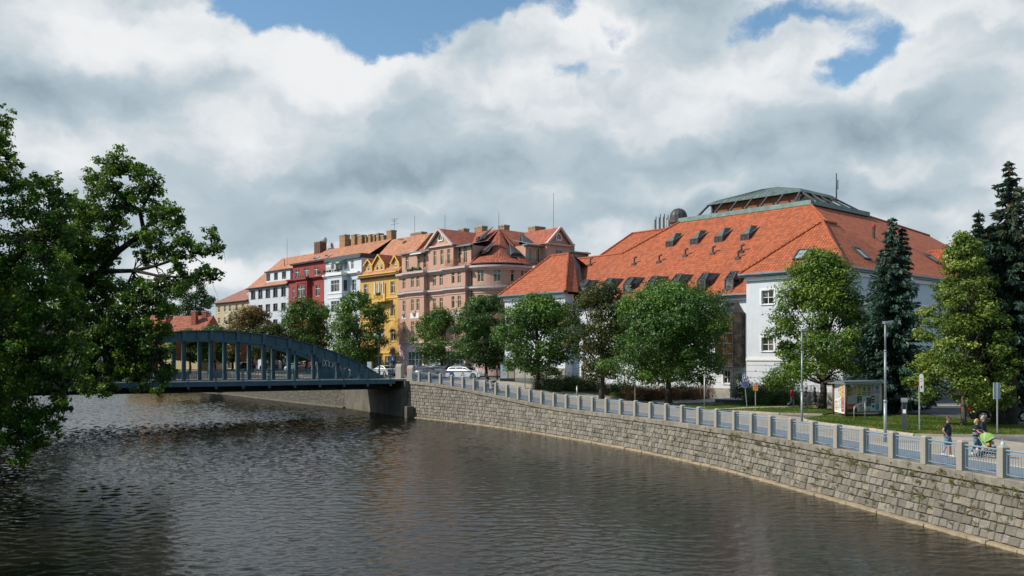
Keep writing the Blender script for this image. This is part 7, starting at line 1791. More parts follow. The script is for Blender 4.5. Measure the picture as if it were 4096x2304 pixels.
# poster kiosk
def kiosk():
    A, B_, C_ = gp(3378, 1674.6), gp(3530, 1666.5), gp(3337, 1664.5); u = (B_ - A); L = u.length; yaw = math.atan2(u.y, u.x)
    r = empty('poster_kiosk', A, yaw); tag(r, 'small roofed poster board kiosk pasted with colourful bills on the lawn', 'poster kiosk')
    dv = Matrix.Rotation(-yaw, 3, 'Z') @ (C_ - A); dx, dy = dv.x, max(1.8, dv.y); k = A.y / F; H = 2.42
    b = MB(); 
    P = [(0, 0), (L, 0), (L + dx * .6, dy), (dx, dy)]
    b.prism([(x, y, .34) for x, y in P], (0, 0, H - .34)); b.build('board', 'sign_white', r)
    fb = MB(); fb.box(.1, L, -.02, .0, .32, .46); fb.build('base_board', 'wood_grey', r)
    for (x, y) in ((.02, -.10), (L + .02, -.04), (dx - .05, dy + .03)):
        t = MB(); t.tube([(x, y, -.05), (x, y, H)], .085, 10); t.build('post', 'wood_post', r, smooth=True)
    rf = MB(); e = .28; rf.prism([(-e * .8, -e, H + .0), (L + e, -e * .8, H), (L + dx * .6 + e, dy + e, H), (dx - e * 1.4, dy + e, H)], (0, 0, .07)); rf.prism([(-.05, .0, H + .072), (L, 0, H + .072), (L + dx * .6, dy, H + .072), (dx, dy, H + .072)], (0, 0, .12)); rf.build('roof', 'metal_zinc', r)
    cols = {'g': (.03, .13, .03), 'y': (.55, .46, .09), 'o': (.48, .27, .09), 'm': (.28, .44, .35), 'w': (.66, .66, .62), 'k': (.02, .022, .02), 'r': (.42, .09, .05), 'p': (.52, .40, .38), 'b': (.06, .20, .28), 'l': (.45, .55, .62), 'c': (.55, .48, .36), 's': (.42, .44, .46)}
    for kk, cc in cols.items(): plain('paper_' + kk, cc, .75, .12, 5, 0)
    names = list(cols); mats = ['paper_' + n for n in names]; ix = {n: i for i, n in enumerate(names)}
    rng = random.Random(5)
    def poster(x0, x1, z0, z1, spec, y=-.006, kind='bars'):
        m = MB(); c0, c1, c2 = spec; m.box(x0, x1, y - .004, y, z0, z1, ix[c0], .5); w, h_ = x1 - x0, z1 - z0
        if kind == 'bars':
            z = z1 - .09
            while z > z0 + .06:
                a = x0 + w * rng.uniform(.08, .3); bb = x1 - w * rng.uniform(.08, .35); hh = rng.choice((.018, .03, .055)); m.box(a, bb, y - .007, y - .0045, z - hh, z, ix[rng.choice((c1, c1, c2))], .5); z -= hh + rng.uniform(.04, .09)
        elif kind == 'sun':
            for i in range(5): m.box(x0 + w * .0 + .004, x1 - .004, y - .007 - i * .0003, y - .0045, z0 + h_ * (.42 - i * .085), z0 + h_ * (.50 - i * .085), ix[(c1, c1, 'o', c2, 'k')[i]], .5)
            m.box(x0 + .01, x1 - .01, y - .0075, y - .0046, z0 + .01, z0 + h_ * .2, ix['k'], .5)
        elif kind == 'face':
            m.face([(x0 + w * (.5 + .3 * math.cos(a)), y - .006, z0 + h_ * (.68 + .14 * math.sin(a))) for a in [2 * math.pi * i / 14 for i in range(14)]][::-1], ix[c2], .5); m.box(x0 + .03, x1 - .03, y - .0072, y - .0045, z0 + h_ * .3, z0 + h_ * .38, ix[c1], .5); m.box(x0 + .06, x1 - .06, y - .0072, y - .0045, z0 + h_ * .16, z0 + h_ * .22, ix[c1], .5); m.box(x0 + w * .3, x1 - w * .3, y - .0072, y - .0045, z0 + h_ * .46, z0 + h_ * .52, ix['k'], .5)
        m.build('poster', mats, r)
    S = L / 4.2
    for a in ((.30, .62, 1.62, 2.36, 'gyo', 'face'), (.64, .96, 1.62, 2.22, 'oyr', 'bars'), (.97, 1.33, 1.62, 2.36, 'cky', 'bars'), (1.35, 1.88, 1.58, 2.38, 'ykk', 'bars'), (1.90, 2.38, 1.52, 2.36, 'mrr', 'face'), (2.41, 2.90, 1.52, 2.36, 'mrr', 'face'), (2.92, 3.22, 1.60, 2.36, 'prr', 'bars'), (3.24, 3.92, 1.62, 2.38, 'lrb', 'face'),
              (.28, 1.36, .44, 1.60, 'srr', 'sun'), (1.38, 1.88, .92, 1.55, 'kcc', 'bars'), (1.90, 2.36, .84, 1.48, 'wss', 'bars'), (2.38, 2.88, .80, 1.44, 'kss', 'bars'), (2.92, 3.30, 1.02, 1.56, 'kpw', 'face'), (3.36, 3.84, .96, 1.58, 'pss', 'bars'), (1.40, 2.34, .46, .82, 'wkk', 'bars'), (2.38, 2.84, .44, .76, 'lbw', 'face'), (2.90, 3.38, .42, .98, 'wwk', 'face'), (3.40, 3.80, .52, .94, 'bll', 'bars'), (1.40, 1.88, .83, .90, 'kcc', 'bars')):
        poster(a[0] * S, a[1] * S, a[2], a[3], a[4], kind=a[5])
    # bills on the left-hand side
    ln = Vector((dx, dy, 0)); LL = ln.length; ln.normalize(); nn = Vector((-ln.y, ln.x, 0))
    for (a, b2, z0, z1, c) in ((.12, .75, .46, 1.5, 'r'), (.15, .7, 1.52, 2.3, 'o'), (.78, 1.15, 1.5, 2.2, 'y'), (.8, 1.2, .7, 1.42, 'l'), (1.22, 1.7, 1.4, 2.3, 'p'), (1.25, 1.75, .5, 1.3, 'w'), (1.8, 2.4, 1.3, 2.3, 'l'), (1.8, 2.4, .5, 1.2, 'c')):
        if b2 > LL: continue
        m = MB(); q = [ln * a + nn * .006, ln * b2 + nn * .006]; m.prism([(q[0].x, q[0].y, z0), (q[1].x, q[1].y, z0), (q[1].x, q[1].y, z1), (q[0].x, q[0].y, z1)], nn * .004, ix[c])
        for i in range(4):
            zz = z0 + (z1 - z0) * (.2 + .2 * i); s1, s2 = ln * (a + (b2 - a) * .15) + nn * .012, ln * (b2 - (b2 - a) * rng.uniform(.15, .4)) + nn * .012; m.prism([(s1.x, s1.y, zz), (s2.x, s2.y, zz), (s2.x, s2.y, zz + .04), (s1.x, s1.y, zz + .04)], nn * .002, ix[rng.choice('kswr')])
        m.build('poster', mats, r)
plain('wood_grey', (.24, .21, .17), .8, .2, 4, .2)
kiosk()
# stepped granite monument, its platform, rack and bicycle
p = gp(2936, 1597); k = p.y / F; r = empty('stone_monument', p, R(-20)); tag(r, 'tall stepped dark grey stone slab monument in front of the hall', 'monument')
H = CAMZ - (1486 - HY) * k - p.z; m = MB(); m.box(-.36, -.02, -.3, .3, 0, H); m.box(-.02, .16, -.28, .28, 0, H - .34); m.box(.16, .33, -.26, .26, 0, H * .56); m.build('slab', 'stone_dark', r) if False else m.build('slab', plain('stone_dark', (.075, .077, .082), .6, .15, 4, .1), r)
a, b = gp(2860, 1611), gp(3016, 1616); m = MB(); m.box(0, (b - a).length, 0, 2.6, 0, .32); o = m.build('stone_platform', 'stone_dark', None, loc=a, rz=math.atan2(b.y - a.y, b.x - a.x)); tag(o, 'low dark stone platform edge before the monument', 'platform')
m = MB(); m.box(-.02, (b - a).length + .02, -.02, 2.6, .32, .36); o2 = m.build('paving_top', 'slab_light', o)
for i, px in enumerate((2822, 2893, 2912, 2958)):
    p = gp(px, 1588 if i else 1586); m = MB(); m.tube([(-.32, 0, 0), (-.32, 0, .78), (-.24, 0, .9), (.24, 0, .9), (.32, 0, .78), (.32, 0, 0)], .03, 8); o = m.build('cycle_stand', 'metal_dark', None, loc=p, rz=R(-48 + 20), smooth=True)
    tag(o, ('dark bent tube cycle stand by the reddish shrubs', 'dark cycle stand with the bicycle leaning on it', 'dark cycle stand just left of the stone monument', 'dark cycle stand just right of the stone monument')[i], 'cycle stand', 'cycle stands before the hall')
def bicycle(px, py):
    p = gp(px, py); r = empty('bicycle', p, R(-30)); tag(r, 'dark bicycle parked at the cycle stands before the white wall', 'bicycle')
    for x in (-.52, .52):
        m = MB(); n = 18; pts = [(x + .33 * math.cos(2 * math.pi * i / n), 0, .34 + .33 * math.sin(2 * math.pi * i / n)) for i in range(n + 1)]; m.tube(pts, .022, 6); w = m.build('wheel', 'rubber', r)
        s = MB(); [s.tube([(x, 0, .34), (x + .31 * math.cos(a), 0, .34 + .31 * math.sin(a))], .004, 4) for a in [i * .52 for i in range(12)]]; s.build('spokes', 'galvanised', w)
    m = MB(); a, b, c, d = (-.52, 0, .34), (-.08, 0, .30), (-.22, 0, .82), (.40, 0, .80)
    for u, v in ((a, b), (a, c), (b, c), (b, d), (c, d), (d, (.52, 0, .34))): m.tube([u, v], .02, 6)
    m.build('frame', 'black_plastic', r); m = MB(); m.ball((-.24, 0, .90), .09, 8, sx=1.4, sz=.5); m.tube([(-.22, 0, .8), (-.24, 0, .9)], .015, 5); m.build('saddle', 'rubber', r)
    m = MB(); m.tube([(.40, 0, .8), (.37, 0, 1.0)], .015, 5); m.tube([(.28, -.25, 1.02), (.38, 0, 1.0), (.28, .25, 1.02)], .014, 5); m.build('handlebar', 'galvanised', r)
bicycle(2893, 1587)
# double globe lamp, house fronts behind the bridge
def globe_lamp(px, d, ptop):
    p = at(px, HY, d); p.z = gz(p.x, p.y); H = CAMZ - (ptop - HY) * d / F - p.z; r = empty('globe_lamp', p); tag(r, 'dark street lamp with two clear glass globes in front of the yellow house', 'street lamp')
    m = MB(); m.tube([(0, 0, 0), (0, 0, H - .1)], [.11, .06], 8); m.tube([(-.5, 0, H), (-.45, 0, H - .25), (0, 0, H - .35), (.45, 0, H - .25), (.5, 0, H)], .035, 6); m.lathe([(.18, 0), (.14, .8), (.08, .9)], n=8); m.build('pole', 'metal_dark', r)
    for x in (-.5, .5): m = MB(); m.ball((x, 0, H + .22), .24, 12); m.build('globe', 'glass_sky', r, smooth=True)
globe_lamp(1517, 119, 1348)
def blue_sign(px, d, py, s, label):
    p = at(px, HY, d); p.z = gz(p.x, p.y); z = CAMZ - (py - HY) * d / F - p.z; r = empty('road_sign', p); tag(r, label, 'road sign'); m = MB(); m.tube([(0, 0, 0), (0, 0, z + s + .9)], .05, 6); m.build('pole', 'metal_dark', r)
    m = MB(); m.prism([(s * math.cos(2 * math.pi * i / 20), -.08, z + s * math.sin(2 * math.pi * i / 20)) for i in range(20)], (0, .03, 0), 0); m.prism([(-.08, -.085, z - s * .5), (.08, -.085, z - s * .5), (.02, -.085, z + s * .6), (-.02, -.085, z + s * .6)], (0, .004, 0), 1); m.build('round_plate', ['sign_blue', 'sign_white'], r)
    m = MB(); m.box(-.3, .3, -.08, -.05, z + s + .35, z + s + .9); m.build('square_plate', 'metal_dark', r)
blue_sign(1570, 116, 1435, .36, 'dark post with a round blue sign in front of the yellow shop front')
p = at(1478, HY, 112); p.z = gz(p.x, p.y); r = empty('notice_board', p, R(-20)); tag(r, 'grey upright notice board on two legs beside the bridge end', 'notice board'); m = MB(); m.box(-.33, .33, -.05, .05, 1.0, 2.1); m.box(-.30, .30, -.056, -.051, 1.05, 2.05, 1); m.build('board', ['metal_dark', 'sign_grey'], r); m = MB(); m.tube([(-.25, 0, 0), (-.25, 0, 1.0)], .03, 5); m.tube([(.25, 0, 0), (.25, 0, 1.0)], .03, 5); m.build('legs', 'metal_dark', r)
# poster column with a swirl
p = at(2030, HY, 103); p.z = gz(p.x, p.y); r = empty('poster_stand', p, R(-5)); tag(r, 'dark framed poster stand with a swirl motif under the broad dark tree', 'poster stand')
m = MB(); m.box(-.85, .85, -.12, .12, 0, 2.1); m.box(-1.0, 1.0, -.18, .18, 2.1, 2.25); m.build('case', 'metal_dark', r)
m = MB(); m.box(.12, .78, -.126, -.121, .35, 2.0); m.build('poster', 'paper_c' , r); m = MB()
for cx_, cz_ in ((.32, 1.25), (.56, 1.25), (.44, 1.6)): m.tube([(cx_ + (.12 - .004 * i) * math.cos(i * .5), -.135, cz_ + (.12 - .004 * i) * math.sin(i * .5)) for i in range(20)], .018, 5)
m.build('swirl', 'sign_black', r)
m = MB(); m.box(-.8, .02, -.126, -.121, .35, 2.0); m.build('side_poster', 'paper_l', r)
m = MB(); m.box(-.5, -.2, -.132, -.127, .7, 1.0); m.build('yellow_bill', 'paper_y', r)

# ------------------------------------------------------------------ cars
for n, c in (('white', (.72, .73, .74)), ('silver', (.42, .43, .44)), ('grey', (.20, .21, .22)), ('black', (.010, .011, .013)), ('blue', (.02, .07, .20)), ('red', (.30, .02, .02)), ('navy', (.012, .02, .045))):
    s = NT('paint_' + n); s.b.inputs['Base Color'].default_value = (*c, 1); s.b.inputs['Roughness'].default_value = .32; s.b.inputs['Metallic'].default_value = .15; s.b.inputs['Coat Weight'].default_value = .6; s.b.inputs['Coat Roughness'].default_value = .05
plain('lamp_red', (.35, .01, .01), .25, .1, 4, 0); plain('lamp_clear', (.55, .56, .56), .2, .1, 4, 0); plain('alloy', (.5, .5, .52), .3, .1, 4, 0, metal=.7)
PROF = {'hatch': [(-1.95, .42), (-1.98, .72), (-1.86, .98), (-1.62, 1.32), (-1.30, 1.47), (-.2, 1.52), (.35, 1.44), (1.02, 1.02), (1.75, .88), (1.98, .68), (1.98, .36)],
        'estate': [(-2.30, .42), (-2.34, .74), (-2.22, 1.0), (-1.98, 1.36), (-1.70, 1.47), (-.3, 1.50), (.30, 1.42), (1.05, 1.0), (1.95, .84), (2.28, .62), (2.28, .34)],
        'saloon': [(-2.30, .42), (-2.34, .78), (-2.22, .98), (-1.55, 1.06), (-.90, 1.42), (-.2, 1.48), (.35, 1.42), (1.10, 1.02), (1.95, .88), (2.30, .64), (2.30, .34)],
        'coupe': [(-2.15, .42), (-2.18, .78), (-2.05, .98), (-1.55, 1.12), (-.85, 1.34), (-.2, 1.38), (.25, 1.33), (1.02, .96), (1.80, .84), (2.18, .62), (2.18, .32)]}
GLASS_X = {'hatch': (-1.72, .98), 'estate': (-2.05, 1.0), 'saloon': (-1.48, 1.02), 'coupe': (-1.45, .95)}
def car(kind, paint, loc, yaw, label, police=False, parts=True, group='parked cars'):
    r = empty('parked_car', loc, yaw); tag(r, label, 'car', group); P = PROF[kind]; belt = .98; hw = .87; top = max(z for _, z in P)
    def wy(z): return hw * (1 - .02 * max(0, (.5 - z))) if z <= belt else hw - .20 * (z - belt) / (top - belt) - .03
    body = MB(); PP = []
    for (a, b) in zip(P[:-1], P[1:]):
        for i in range(3): PP.append((a[0] + (b[0] - a[0]) * i / 3, a[1] + (b[1] - a[1]) * i / 3))
    PP.append(P[-1]); base = len(body.v)
    stn = (-1, -.9, -.5, 0, .5, .9, 1)
    for (x, z) in PP:
        for s in stn: body.v.append((x - .10 * abs(s) ** 3 * (1 if x > 1.6 else -1 if x < -1.9 else 0), s * wy(z), z - (.05 if abs(s) == 1 and z > .9 else 0) + .015 * (1 - s * s)))
    n = len(stn)
    for i in range(len(PP) - 1):
        for k in range(n - 1): a = base + i * n + k; body.idx((a, a + 1, a + n + 1, a + n))
    xs = sorted({round(x, 3) for x, z in PP}); axx = (P[0][0] + .85, P[-1][0] - .88); wr = .34
    for s, k in ((-1, 0), (1, n - 1)):                # sides, split into strips over the wheel arches
        N = 44; x0, x1 = P[0][0] - .0, P[-1][0]
        def up(x):
            for (a, b) in zip(PP[:-1], PP[1:]):
                if a[0] <= x <= b[0] and b[0] > a[0]: return a[1] + (b[1] - a[1]) * (x - a[0]) / (b[0] - a[0])
            return .6
        def lo(x):
            for c in axx:
                if abs(x - c) < wr + .06: return .32 + math.sqrt(max(0, (wr + .06) ** 2 - (x - c) ** 2))
            return .24
        for i in range(N):
            xa, xb = x0 + (x1 - x0) * i / N, x0 + (x1 - x0) * (i + 1) / N; zs = []
            ua, ub = up(max(xa, P[0][0])), up(xb); la, lb2 = min(lo(xa), ua - .01), min(lo(xb), ub - .01)
            ba, bb = min(belt, ua), min(belt, ub)
            q = [(xa, s * wy(la), la), (xb, s * wy(lb2), lb2), (xb, s * wy(bb), bb), (xa, s * wy(ba), ba)]; body.face(q if s < 0 else q[::-1], 0, .5)
            if ua > belt or ub > belt:
                q = [(xa, s * wy(ba), ba), (xb, s * wy(bb), bb), (xb, s * wy(ub), ub - .03), (xa, s * wy(ua), ua - .03)]; body.face(q if s < 0 else q[::-1], 0, .5)
    body.box(P[0][0] + .1, P[-1][0] - .1, -.8, .8, .2, .30, 1, .5)
    body.build('body', ['paint_' + paint, 'rubber'], r, smooth=False)
    g0, g1 = GLASS_X[kind]
    def upz(x):
        for (a, b) in zip(PP[:-1], PP[1:]):
            if a[0] <= x <= b[0] and b[0] > a[0]: return a[1] + (b[1] - a[1]) * (x - a[0]) / (b[0] - a[0])
        return 1
    for s in (-1, 1):
        w = MB(); cuts = [g0 + .12, g0 + (g1 - g0) * .36, g0 + (g1 - g0) * .66, g1 - .22]
        for a, b in zip(cuts[:-1], cuts[1:]):
            N = 4
            for i in range(N):
                xa, xb = a + .03 + (b - a - .06) * i / N, a + .03 + (b - a - .06) * (i + 1) / N; za, zb = max(upz(xa) - .10, belt + .03), max(upz(xb) - .10, belt + .03)
                q = [(xa, s * (wy(belt + .02) + .012), belt + .02), (xb, s * (wy(belt + .02) + .012), belt + .02), (xb, s * (wy(zb) + .012), zb), (xa, s * (wy(za) + .012), za)]; w.face(q if s < 0 else q[::-1], 0, .4)
        w.build('side_window', 'glass_car', r)
    def slope(i, name, f=.80):
        (xa, za), (xb, zb) = P[i], P[i + 1]; w = MB(); dxn, dzn = (zb - za), -(xb - xa); l = math.hypot(dxn, dzn); ox, oz = -dxn / l * .02 * -1, -dzn / l * .02 * -1
        if oz < 0: ox, oz = -ox, -oz
        def pt(t, s): x, z = xa + (xb - xa) * t, za + (zb - za) * t; return (x + ox, s * (wy(z) - .06), z + oz + .015)
        w.face([pt(.08, -1), pt(.08, 1), pt(.9, 1), pt(.9, -1)], 0, .3); w.build(name, 'glass_car', r)
    wi = {'hatch': (6, 2), 'estate': (6, 2), 'saloon': (6, 3), 'coupe': (6, 3)}[kind]; slope(wi[0], 'windscreen'); slope(wi[1], 'rear_window')
    for c in axx:
        for s in (-1, 1):
            w = MB(); n_ = 18; ring = lambda rr, y: [(c + rr * math.cos(2 * math.pi * i / n_), y, .33 + rr * math.sin(2 * math.pi * i / n_)) for i in range(n_)]
            A_, B2 = ring(wr - .02, s * .64), ring(wr - .02, s * .86)
            for i in range(n_): j = (i + 1) % n_; w.face([A_[i], A_[j], B2[j], B2[i]], 0, .5)
            w.face(B2, 0, .5); o = w.build('wheel', 'rubber', r)
            rm = MB(); y = s * .868
            for k in range(5):
                a = 2 * math.pi * k / 5 + .3; rm.face([(c + .05 * math.cos(a - 1.2), y, .33 + .05 * math.sin(a - 1.2)), (c + .22 * math.cos(a - .26), y, .33 + .22 * math.sin(a - .26)), (c + .22 * math.cos(a + .26), y, .33 + .22 * math.sin(a + .26)), (c + .05 * math.cos(a + 1.2), y, .33 + .05 * math.sin(a + 1.2))], 0, .5)
            O, I = ring(.235, y), ring(.205, y + s * .004)
            for i in range(n_): j = (i + 1) % n_; rm.face([O[i], O[j], I[j], I[i]], 0, .5)
            rm.build('rim', 'alloy', o)
    for s in (-1, 1):
        l = MB(); l.box(P[0][0] - .02, P[0][0] + .16, s * .60, s * .885, .76, .95); l.build('tail_light', 'lamp_red', r)
        l = MB(); l.box(P[-1][0] - .30, P[-1][0] - .06, s * .58, s * .875, .62, .74); l.build('headlight', 'lamp_clear', r)
        l = MB(); l.ball((.78, s * .98, 1.0), .10, 8, sx=.7, sz=.7); l.build('mirror', 'paint_' + paint, r)
    l = MB(); l.box(P[0][0] - .05, P[0][0] - .02, -.26, .26, .56, .67); l.build('number_plate', 'sign_white', r)
    if police:
        for s in (-1, 1):
            m = MB(); y = s * (wy(.9) + .006); m.box(P[0][0] + .02, 1.3, min(y, y + s * .004), max(y, y + s * .004), .82, .95, 0); m.box(P[0][0] + .02, -1.2, min(y, y + s * .005), max(y, y + s * .005), .70, .81, 0); m.build('blue_stripe', 'sign_blue', r)
            m = MB(); yy = s * .885
            for a, b in (((.35, 0, .38), (.05, 0, .85)), ((.05, 0, .85), (-.25, 0, .38)), ((-.25, 0, .45), (.35, 0, .45)), ((.05, 0, .85), (.12, 0, .4))): m.bar((a[0], yy, a[2]), (b[0], yy, b[2]), .012, .05, up=(0, 1, 0))
            m.build('yellow_emblem', 'paper_y', r)
        m = MB(); m.box(-.35, -.05, -.55, .55, 1.53, 1.62); m.build('light_bar', 'sign_blue', r)
        m = MB(); [m.tube([(-1.7, s * .6, 1.50), (.1, s * .6, 1.54)], .025, 5) for s in (-1, 1)]; m.build('roof_rails', 'metal_dark', r)
    return r
def cpos(px, d): p = at(px, HY, d); p.z = gz(p.x, p.y); return p
car('estate', 'white', cpos(1862, 110), R(-22), 'white estate police car with blue stripe and yellow triangle marking parked under the trees', police=True)
car('hatch', 'silver', cpos(1742, 113), R(52), 'silver hatchback parked left of the police car')
car('hatch', 'blue', cpos(1680, 118), R(60), 'bright blue hatchback parked behind the first railing panels')
car('saloon', 'grey', cpos(1700, 110), R(60), 'grey saloon car parked close behind the railing posts')
car('saloon', 'black', cpos(1795, 119), R(50), 'black saloon parked between the silver hatchback and the police car')
car('estate', 'silver', cpos(1745, 129), R(-48), 'pale estate car standing in front of the pink shop windows')
car('hatch', 'grey', cpos(1850, 127), R(-48), 'grey car half hidden behind the police car under the dark tree')
car('saloon', 'white', cpos(1535, 122), R(132), 'pale car with dark roof right behind the end of the bridge arch')
car('hatch', 'white', cpos(815, 178), R(132), 'white car seen through the leftmost bridge hangers')
car('hatch', 'silver', cpos(866, 176), R(132), 'silver car second from the left seen through the bridge hangers')
car('saloon', 'red', cpos(1232, 152), R(132), 'red car seen under the arch in front of the red house')
car('saloon', 'white', cpos(1180, 156), R(132), 'white saloon seen under the arch left of the red car')
car('hatch', 'navy', cpos(985, 168), R(132), 'dark blue car seen through the middle bridge hangers')
car('hatch', 'black', cpos(1075, 165), R(132), 'black car seen under the arch beside the thick tree trunk')
pc = gp(4010, 1690); car('coupe', 'black', (pc.x + .5, pc.y + 1.4, pc.z + .02), R(-8), 'glossy black coupe parked at the right edge behind the tree trunks')
# ------------------------------------------------------------------ people
def skinmat(name, c):
    s = NT(name); s.b.inputs['Base Color'].default_value = (*c, 1); s.b.inputs['Roughness'].default_value = .5; s.b.inputs['Subsurface Weight'].default_value = .08
skinmat('skin', (.50, .25, .17)); skinmat('skin_tan', (.36, .17, .11)); skinmat('skin_dark', (.10, .05, .035))
for n, c in (('navy', (.012, .018, .042)), ('darkblue', (.010, .020, .034)), ('jeans', (.115, .20, .275)), ('jeans_light', (.19, .27, .335)), ('black', (.012, .012, .014)), ('red', (.52, .018, .045)), ('pink', (.45, .12, .22)), ('white', (.74, .74, .73)), ('sage', (.30, .36, .32)), ('maroon', (.14, .03, .04)), ('lime', (.22, .37, .085)), ('mint', (.31, .44, .24)), ('orange', (.62, .26, .03)), ('tan', (.30, .18, .10))):
    plain('cloth_' + n, c, .9, .12, 9, .2, 60, .004)
for n, c in (('blonde', (.50, .35, .16)), ('ash', (.42, .36, .26)), ('brown', (.11, .055, .028)), ('dark', (.020, .014, .010))): plain('hair_' + n, c, .6, .25, 30, .4, 60, .006)
plain('leather_brown', (.085, .035, .020), .6, .1, 6, 0)

def skinned(name, V, E, Rd, mat, parent, root=0, sub=1):
    me = bpy.data.meshes.new(name); me.from_pydata([tuple(v) for v in V], E, []); me.materials.append(M[mat])
    o = bpy.data.objects.new(name, me); COL.objects.link(o); o.parent = parent
    md = o.modifiers.new('skin', 'SKIN'); md.use_smooth_shade = True; md.branch_smoothing = .6
    for i, r in enumerate(Rd):
        sv = me.skin_vertices[0].data[i]; sv.radius = (r, r) if not hasattr(r, '__len__') else r; sv.use_root = (i == root)
    sb = o.modifiers.new('smooth', 'SUBSURF'); sb.levels = sub; sb.render_levels = sub
    return o
def loft(mb, rings, n=14, m=0, cap=(True, True)):
    """closed rings (centre, half depth x, half width y)"""
    base = len(mb.v)
    for (c, a, b) in rings:
        for k in range(n): t = 2 * math.pi * k / n; mb.v.append((c[0] + a * math.cos(t), c[1] + b * math.sin(t), c[2]))
    for i in range(len(rings) - 1):
        for k in range(n): q = base + i * n + k; w = base + i * n + (k + 1) % n; mb.idx((q, w, w + n, q + n), m)
    if cap[0]: mb.idx([base + k for k in range(n)][::-1], m)
    if cap[1]: e = base + (len(rings) - 1) * n; mb.idx([e + k for k in range(n)], m)

def person(loc, yaw, H, label, shirt='navy', sleeve=.6, pants='jeans', leg=.6, hair='brown', long_hair=0, skin='skin', shoe='white', stride=.22, arms=None, fat=1.0, glasses=False, stripes=False, vneck=False, group='people on the promenade', skirt=False, lift=1.0):
    k = H / 1.75; r = empty('person', loc, yaw); r.scale = (k, k, k); tag(r, label, 'person', group)
    V, E, Rd = [], [], []
    def add(p, rad, par=None): V.append(Vector(p)); Rd.append(rad); (E.append((par, len(V) - 1)) if par is not None else None); return len(V) - 1
    pel = add((0, 0, .95), .115); sp = add((0, 0, 1.14), .10 * fat, pel); ch = add((.005, 0, 1.33), .115, sp); nb = add((0, 0, 1.455), .065, ch); nk = add((.012, 0, 1.52), .052, nb)
    h1 = add((.028, 0, 1.58), .068, nk); h2 = add((.036, 0, 1.645), .088, h1); h3 = add((.025, 0, 1.705), .070, h2)
    add((.132, 0, 1.632), .013, h2); 
    for s in (-1, 1): add((.025, s * .095, 1.635), .014, h2)
    arms = arms or [((-.06, .24, 1.13), (.02, .27, .90)), ((.05, -.24, 1.13), (.16, -.25, .93))]
    J = {}
    for s, (el, wr) in zip((1, -1), arms):
        sh = add((0, s * .155, 1.405), .055, ch); e_ = add(el, .040, sh); w_ = add(wr, .026, e_)
        d = (Vector(wr) - Vector(el)).normalized(); sd = d.cross(Vector((1, 0, 0))); sd = sd.normalized() if sd.length > .1 else Vector((0, 1, 0)); nn = d.cross(sd)
        p = Vector(wr) + d * .06; pm = add(p, .030, w_)
        for i, (off, ln) in enumerate(((-.026, .062), (-.009, .074), (.009, .070), (.026, .055))):
            f1 = add(p + d * .045 + sd * off, .010, pm); f2 = add(p + d * (.045 + ln * .55) + sd * off * 1.1 + nn * .010, .009, f1); add(p + d * (.045 + ln) + sd * off * 1.1 + nn * .028, .0075, f2)
        t1 = add(Vector(wr) + d * .035 + sd * .042 + nn * .008, .011, w_); add(Vector(wr) + d * .075 + sd * .055 + nn * .02, .009, t1)
        J[s] = (Vector((0, s * .155, 1.405)), Vector(el), Vector(wr))
    L = {}
    for s, ph in ((1, 1), (-1, -1)):
        if ph > 0: kn, an, tz = (stride * .75, s * .09, .50), (stride * .85, s * .09, .075), 0
        else: kn, an, tz = (-stride * .10, s * .09, .49), (-stride * 1.35, s * .09, .10 + .10 * stride / .22 * lift), 1
        hp = add((0, s * .088, .90), .085, pel); k_ = add(kn, .056, hp); c_ = add(Vector(kn).lerp(Vector(an), .35) + Vector((-.02, 0, 0)), .052, k_); a_ = add(an, .036, c_)
        d = Vector((.15, 0, -.045)) if not tz else Vector((.13, 0, -.075)); add(Vector(an) + d, .030, a_); L[s] = (Vector((0, s * .088, .93)), Vector(kn), Vector(an), d)
    skinned('body', V, E, Rd, skin, r)
    m = MB(); f = fat                                 # the top
    rings = [((0, 0, .90), .118 * f, .168 * f), ((0, 0, .98), .122 * f, .170 * f), ((.01 * f, 0, 1.12), .120 * f, .160 * f), ((.012, 0, 1.28), .122 * f ** .5, .172 * f ** .5), ((.0, 0, 1.38), .105, .185), ((0, 0, 1.43), .082, .15), ((.002, 0, 1.475), .062, .08)]
    loft(m, rings)
    for s in (1, -1):
        a, b, c = J[s]; q = [a + Vector((0, -s * .06, -.01)), a, a.lerp(b, .5), b]; rr = [.062, .070, .062, .056]
        if sleeve <= 1: e = a.lerp(b, sleeve); q = [a + Vector((0, -s * .06, -.01)), a, a.lerp(b, sleeve * .55), e]; rr = [.062, .070, .066, .066]
        else: q += [b.lerp(c, .5), c]; rr += [.048, .038]
        if sleeve > 0: m.tube(q, rr, 10)
    m.build('top', 'cloth_' + shirt, r, smooth=True)
    if stripes:
        st = MB()
        for z, a in ((1.25, 1.0), (1.10, 1.0), (1.04, 1.0)): loft(st, [((.008, 0, z - .008), .127 * f, .176 * f), ((.008, 0, z + .008), .127 * f, .176 * f)], cap=(False, False))
        st.build('stripes', 'cloth_white', r, smooth=True)
    m = MB()
    loft(m, [((0, 0, .80), .115 * f ** .5, .172 * f ** .5), ((0, 0, .90), .122 * f, .172 * f), ((0, 0, .975), .112 * f, .160 * f)])
    for s in (1, -1):
        hp, kn, an, d = L[s]; q = [hp + Vector((0, 0, -.04)), hp.lerp(kn, .5)]; rr = [.098 * f ** .5, .092 * f ** .5]
        if skirt: kn2 = hp.lerp(kn, .8); q = [hp, hp.lerp(kn, .5), kn2]; rr = [.10, .11, .12]
        elif leg <= .5: q += [hp.lerp(kn, leg * 2)]; rr += [.092 * f ** .5]
        else: q += [kn, kn.lerp(an, (leg - .5) * 2)]; rr += [.072, .058]
        m.tube(q, rr, 10)
    m.build('trousers' if leg > .5 else 'shorts', 'cloth_' + pants, r, smooth=True)
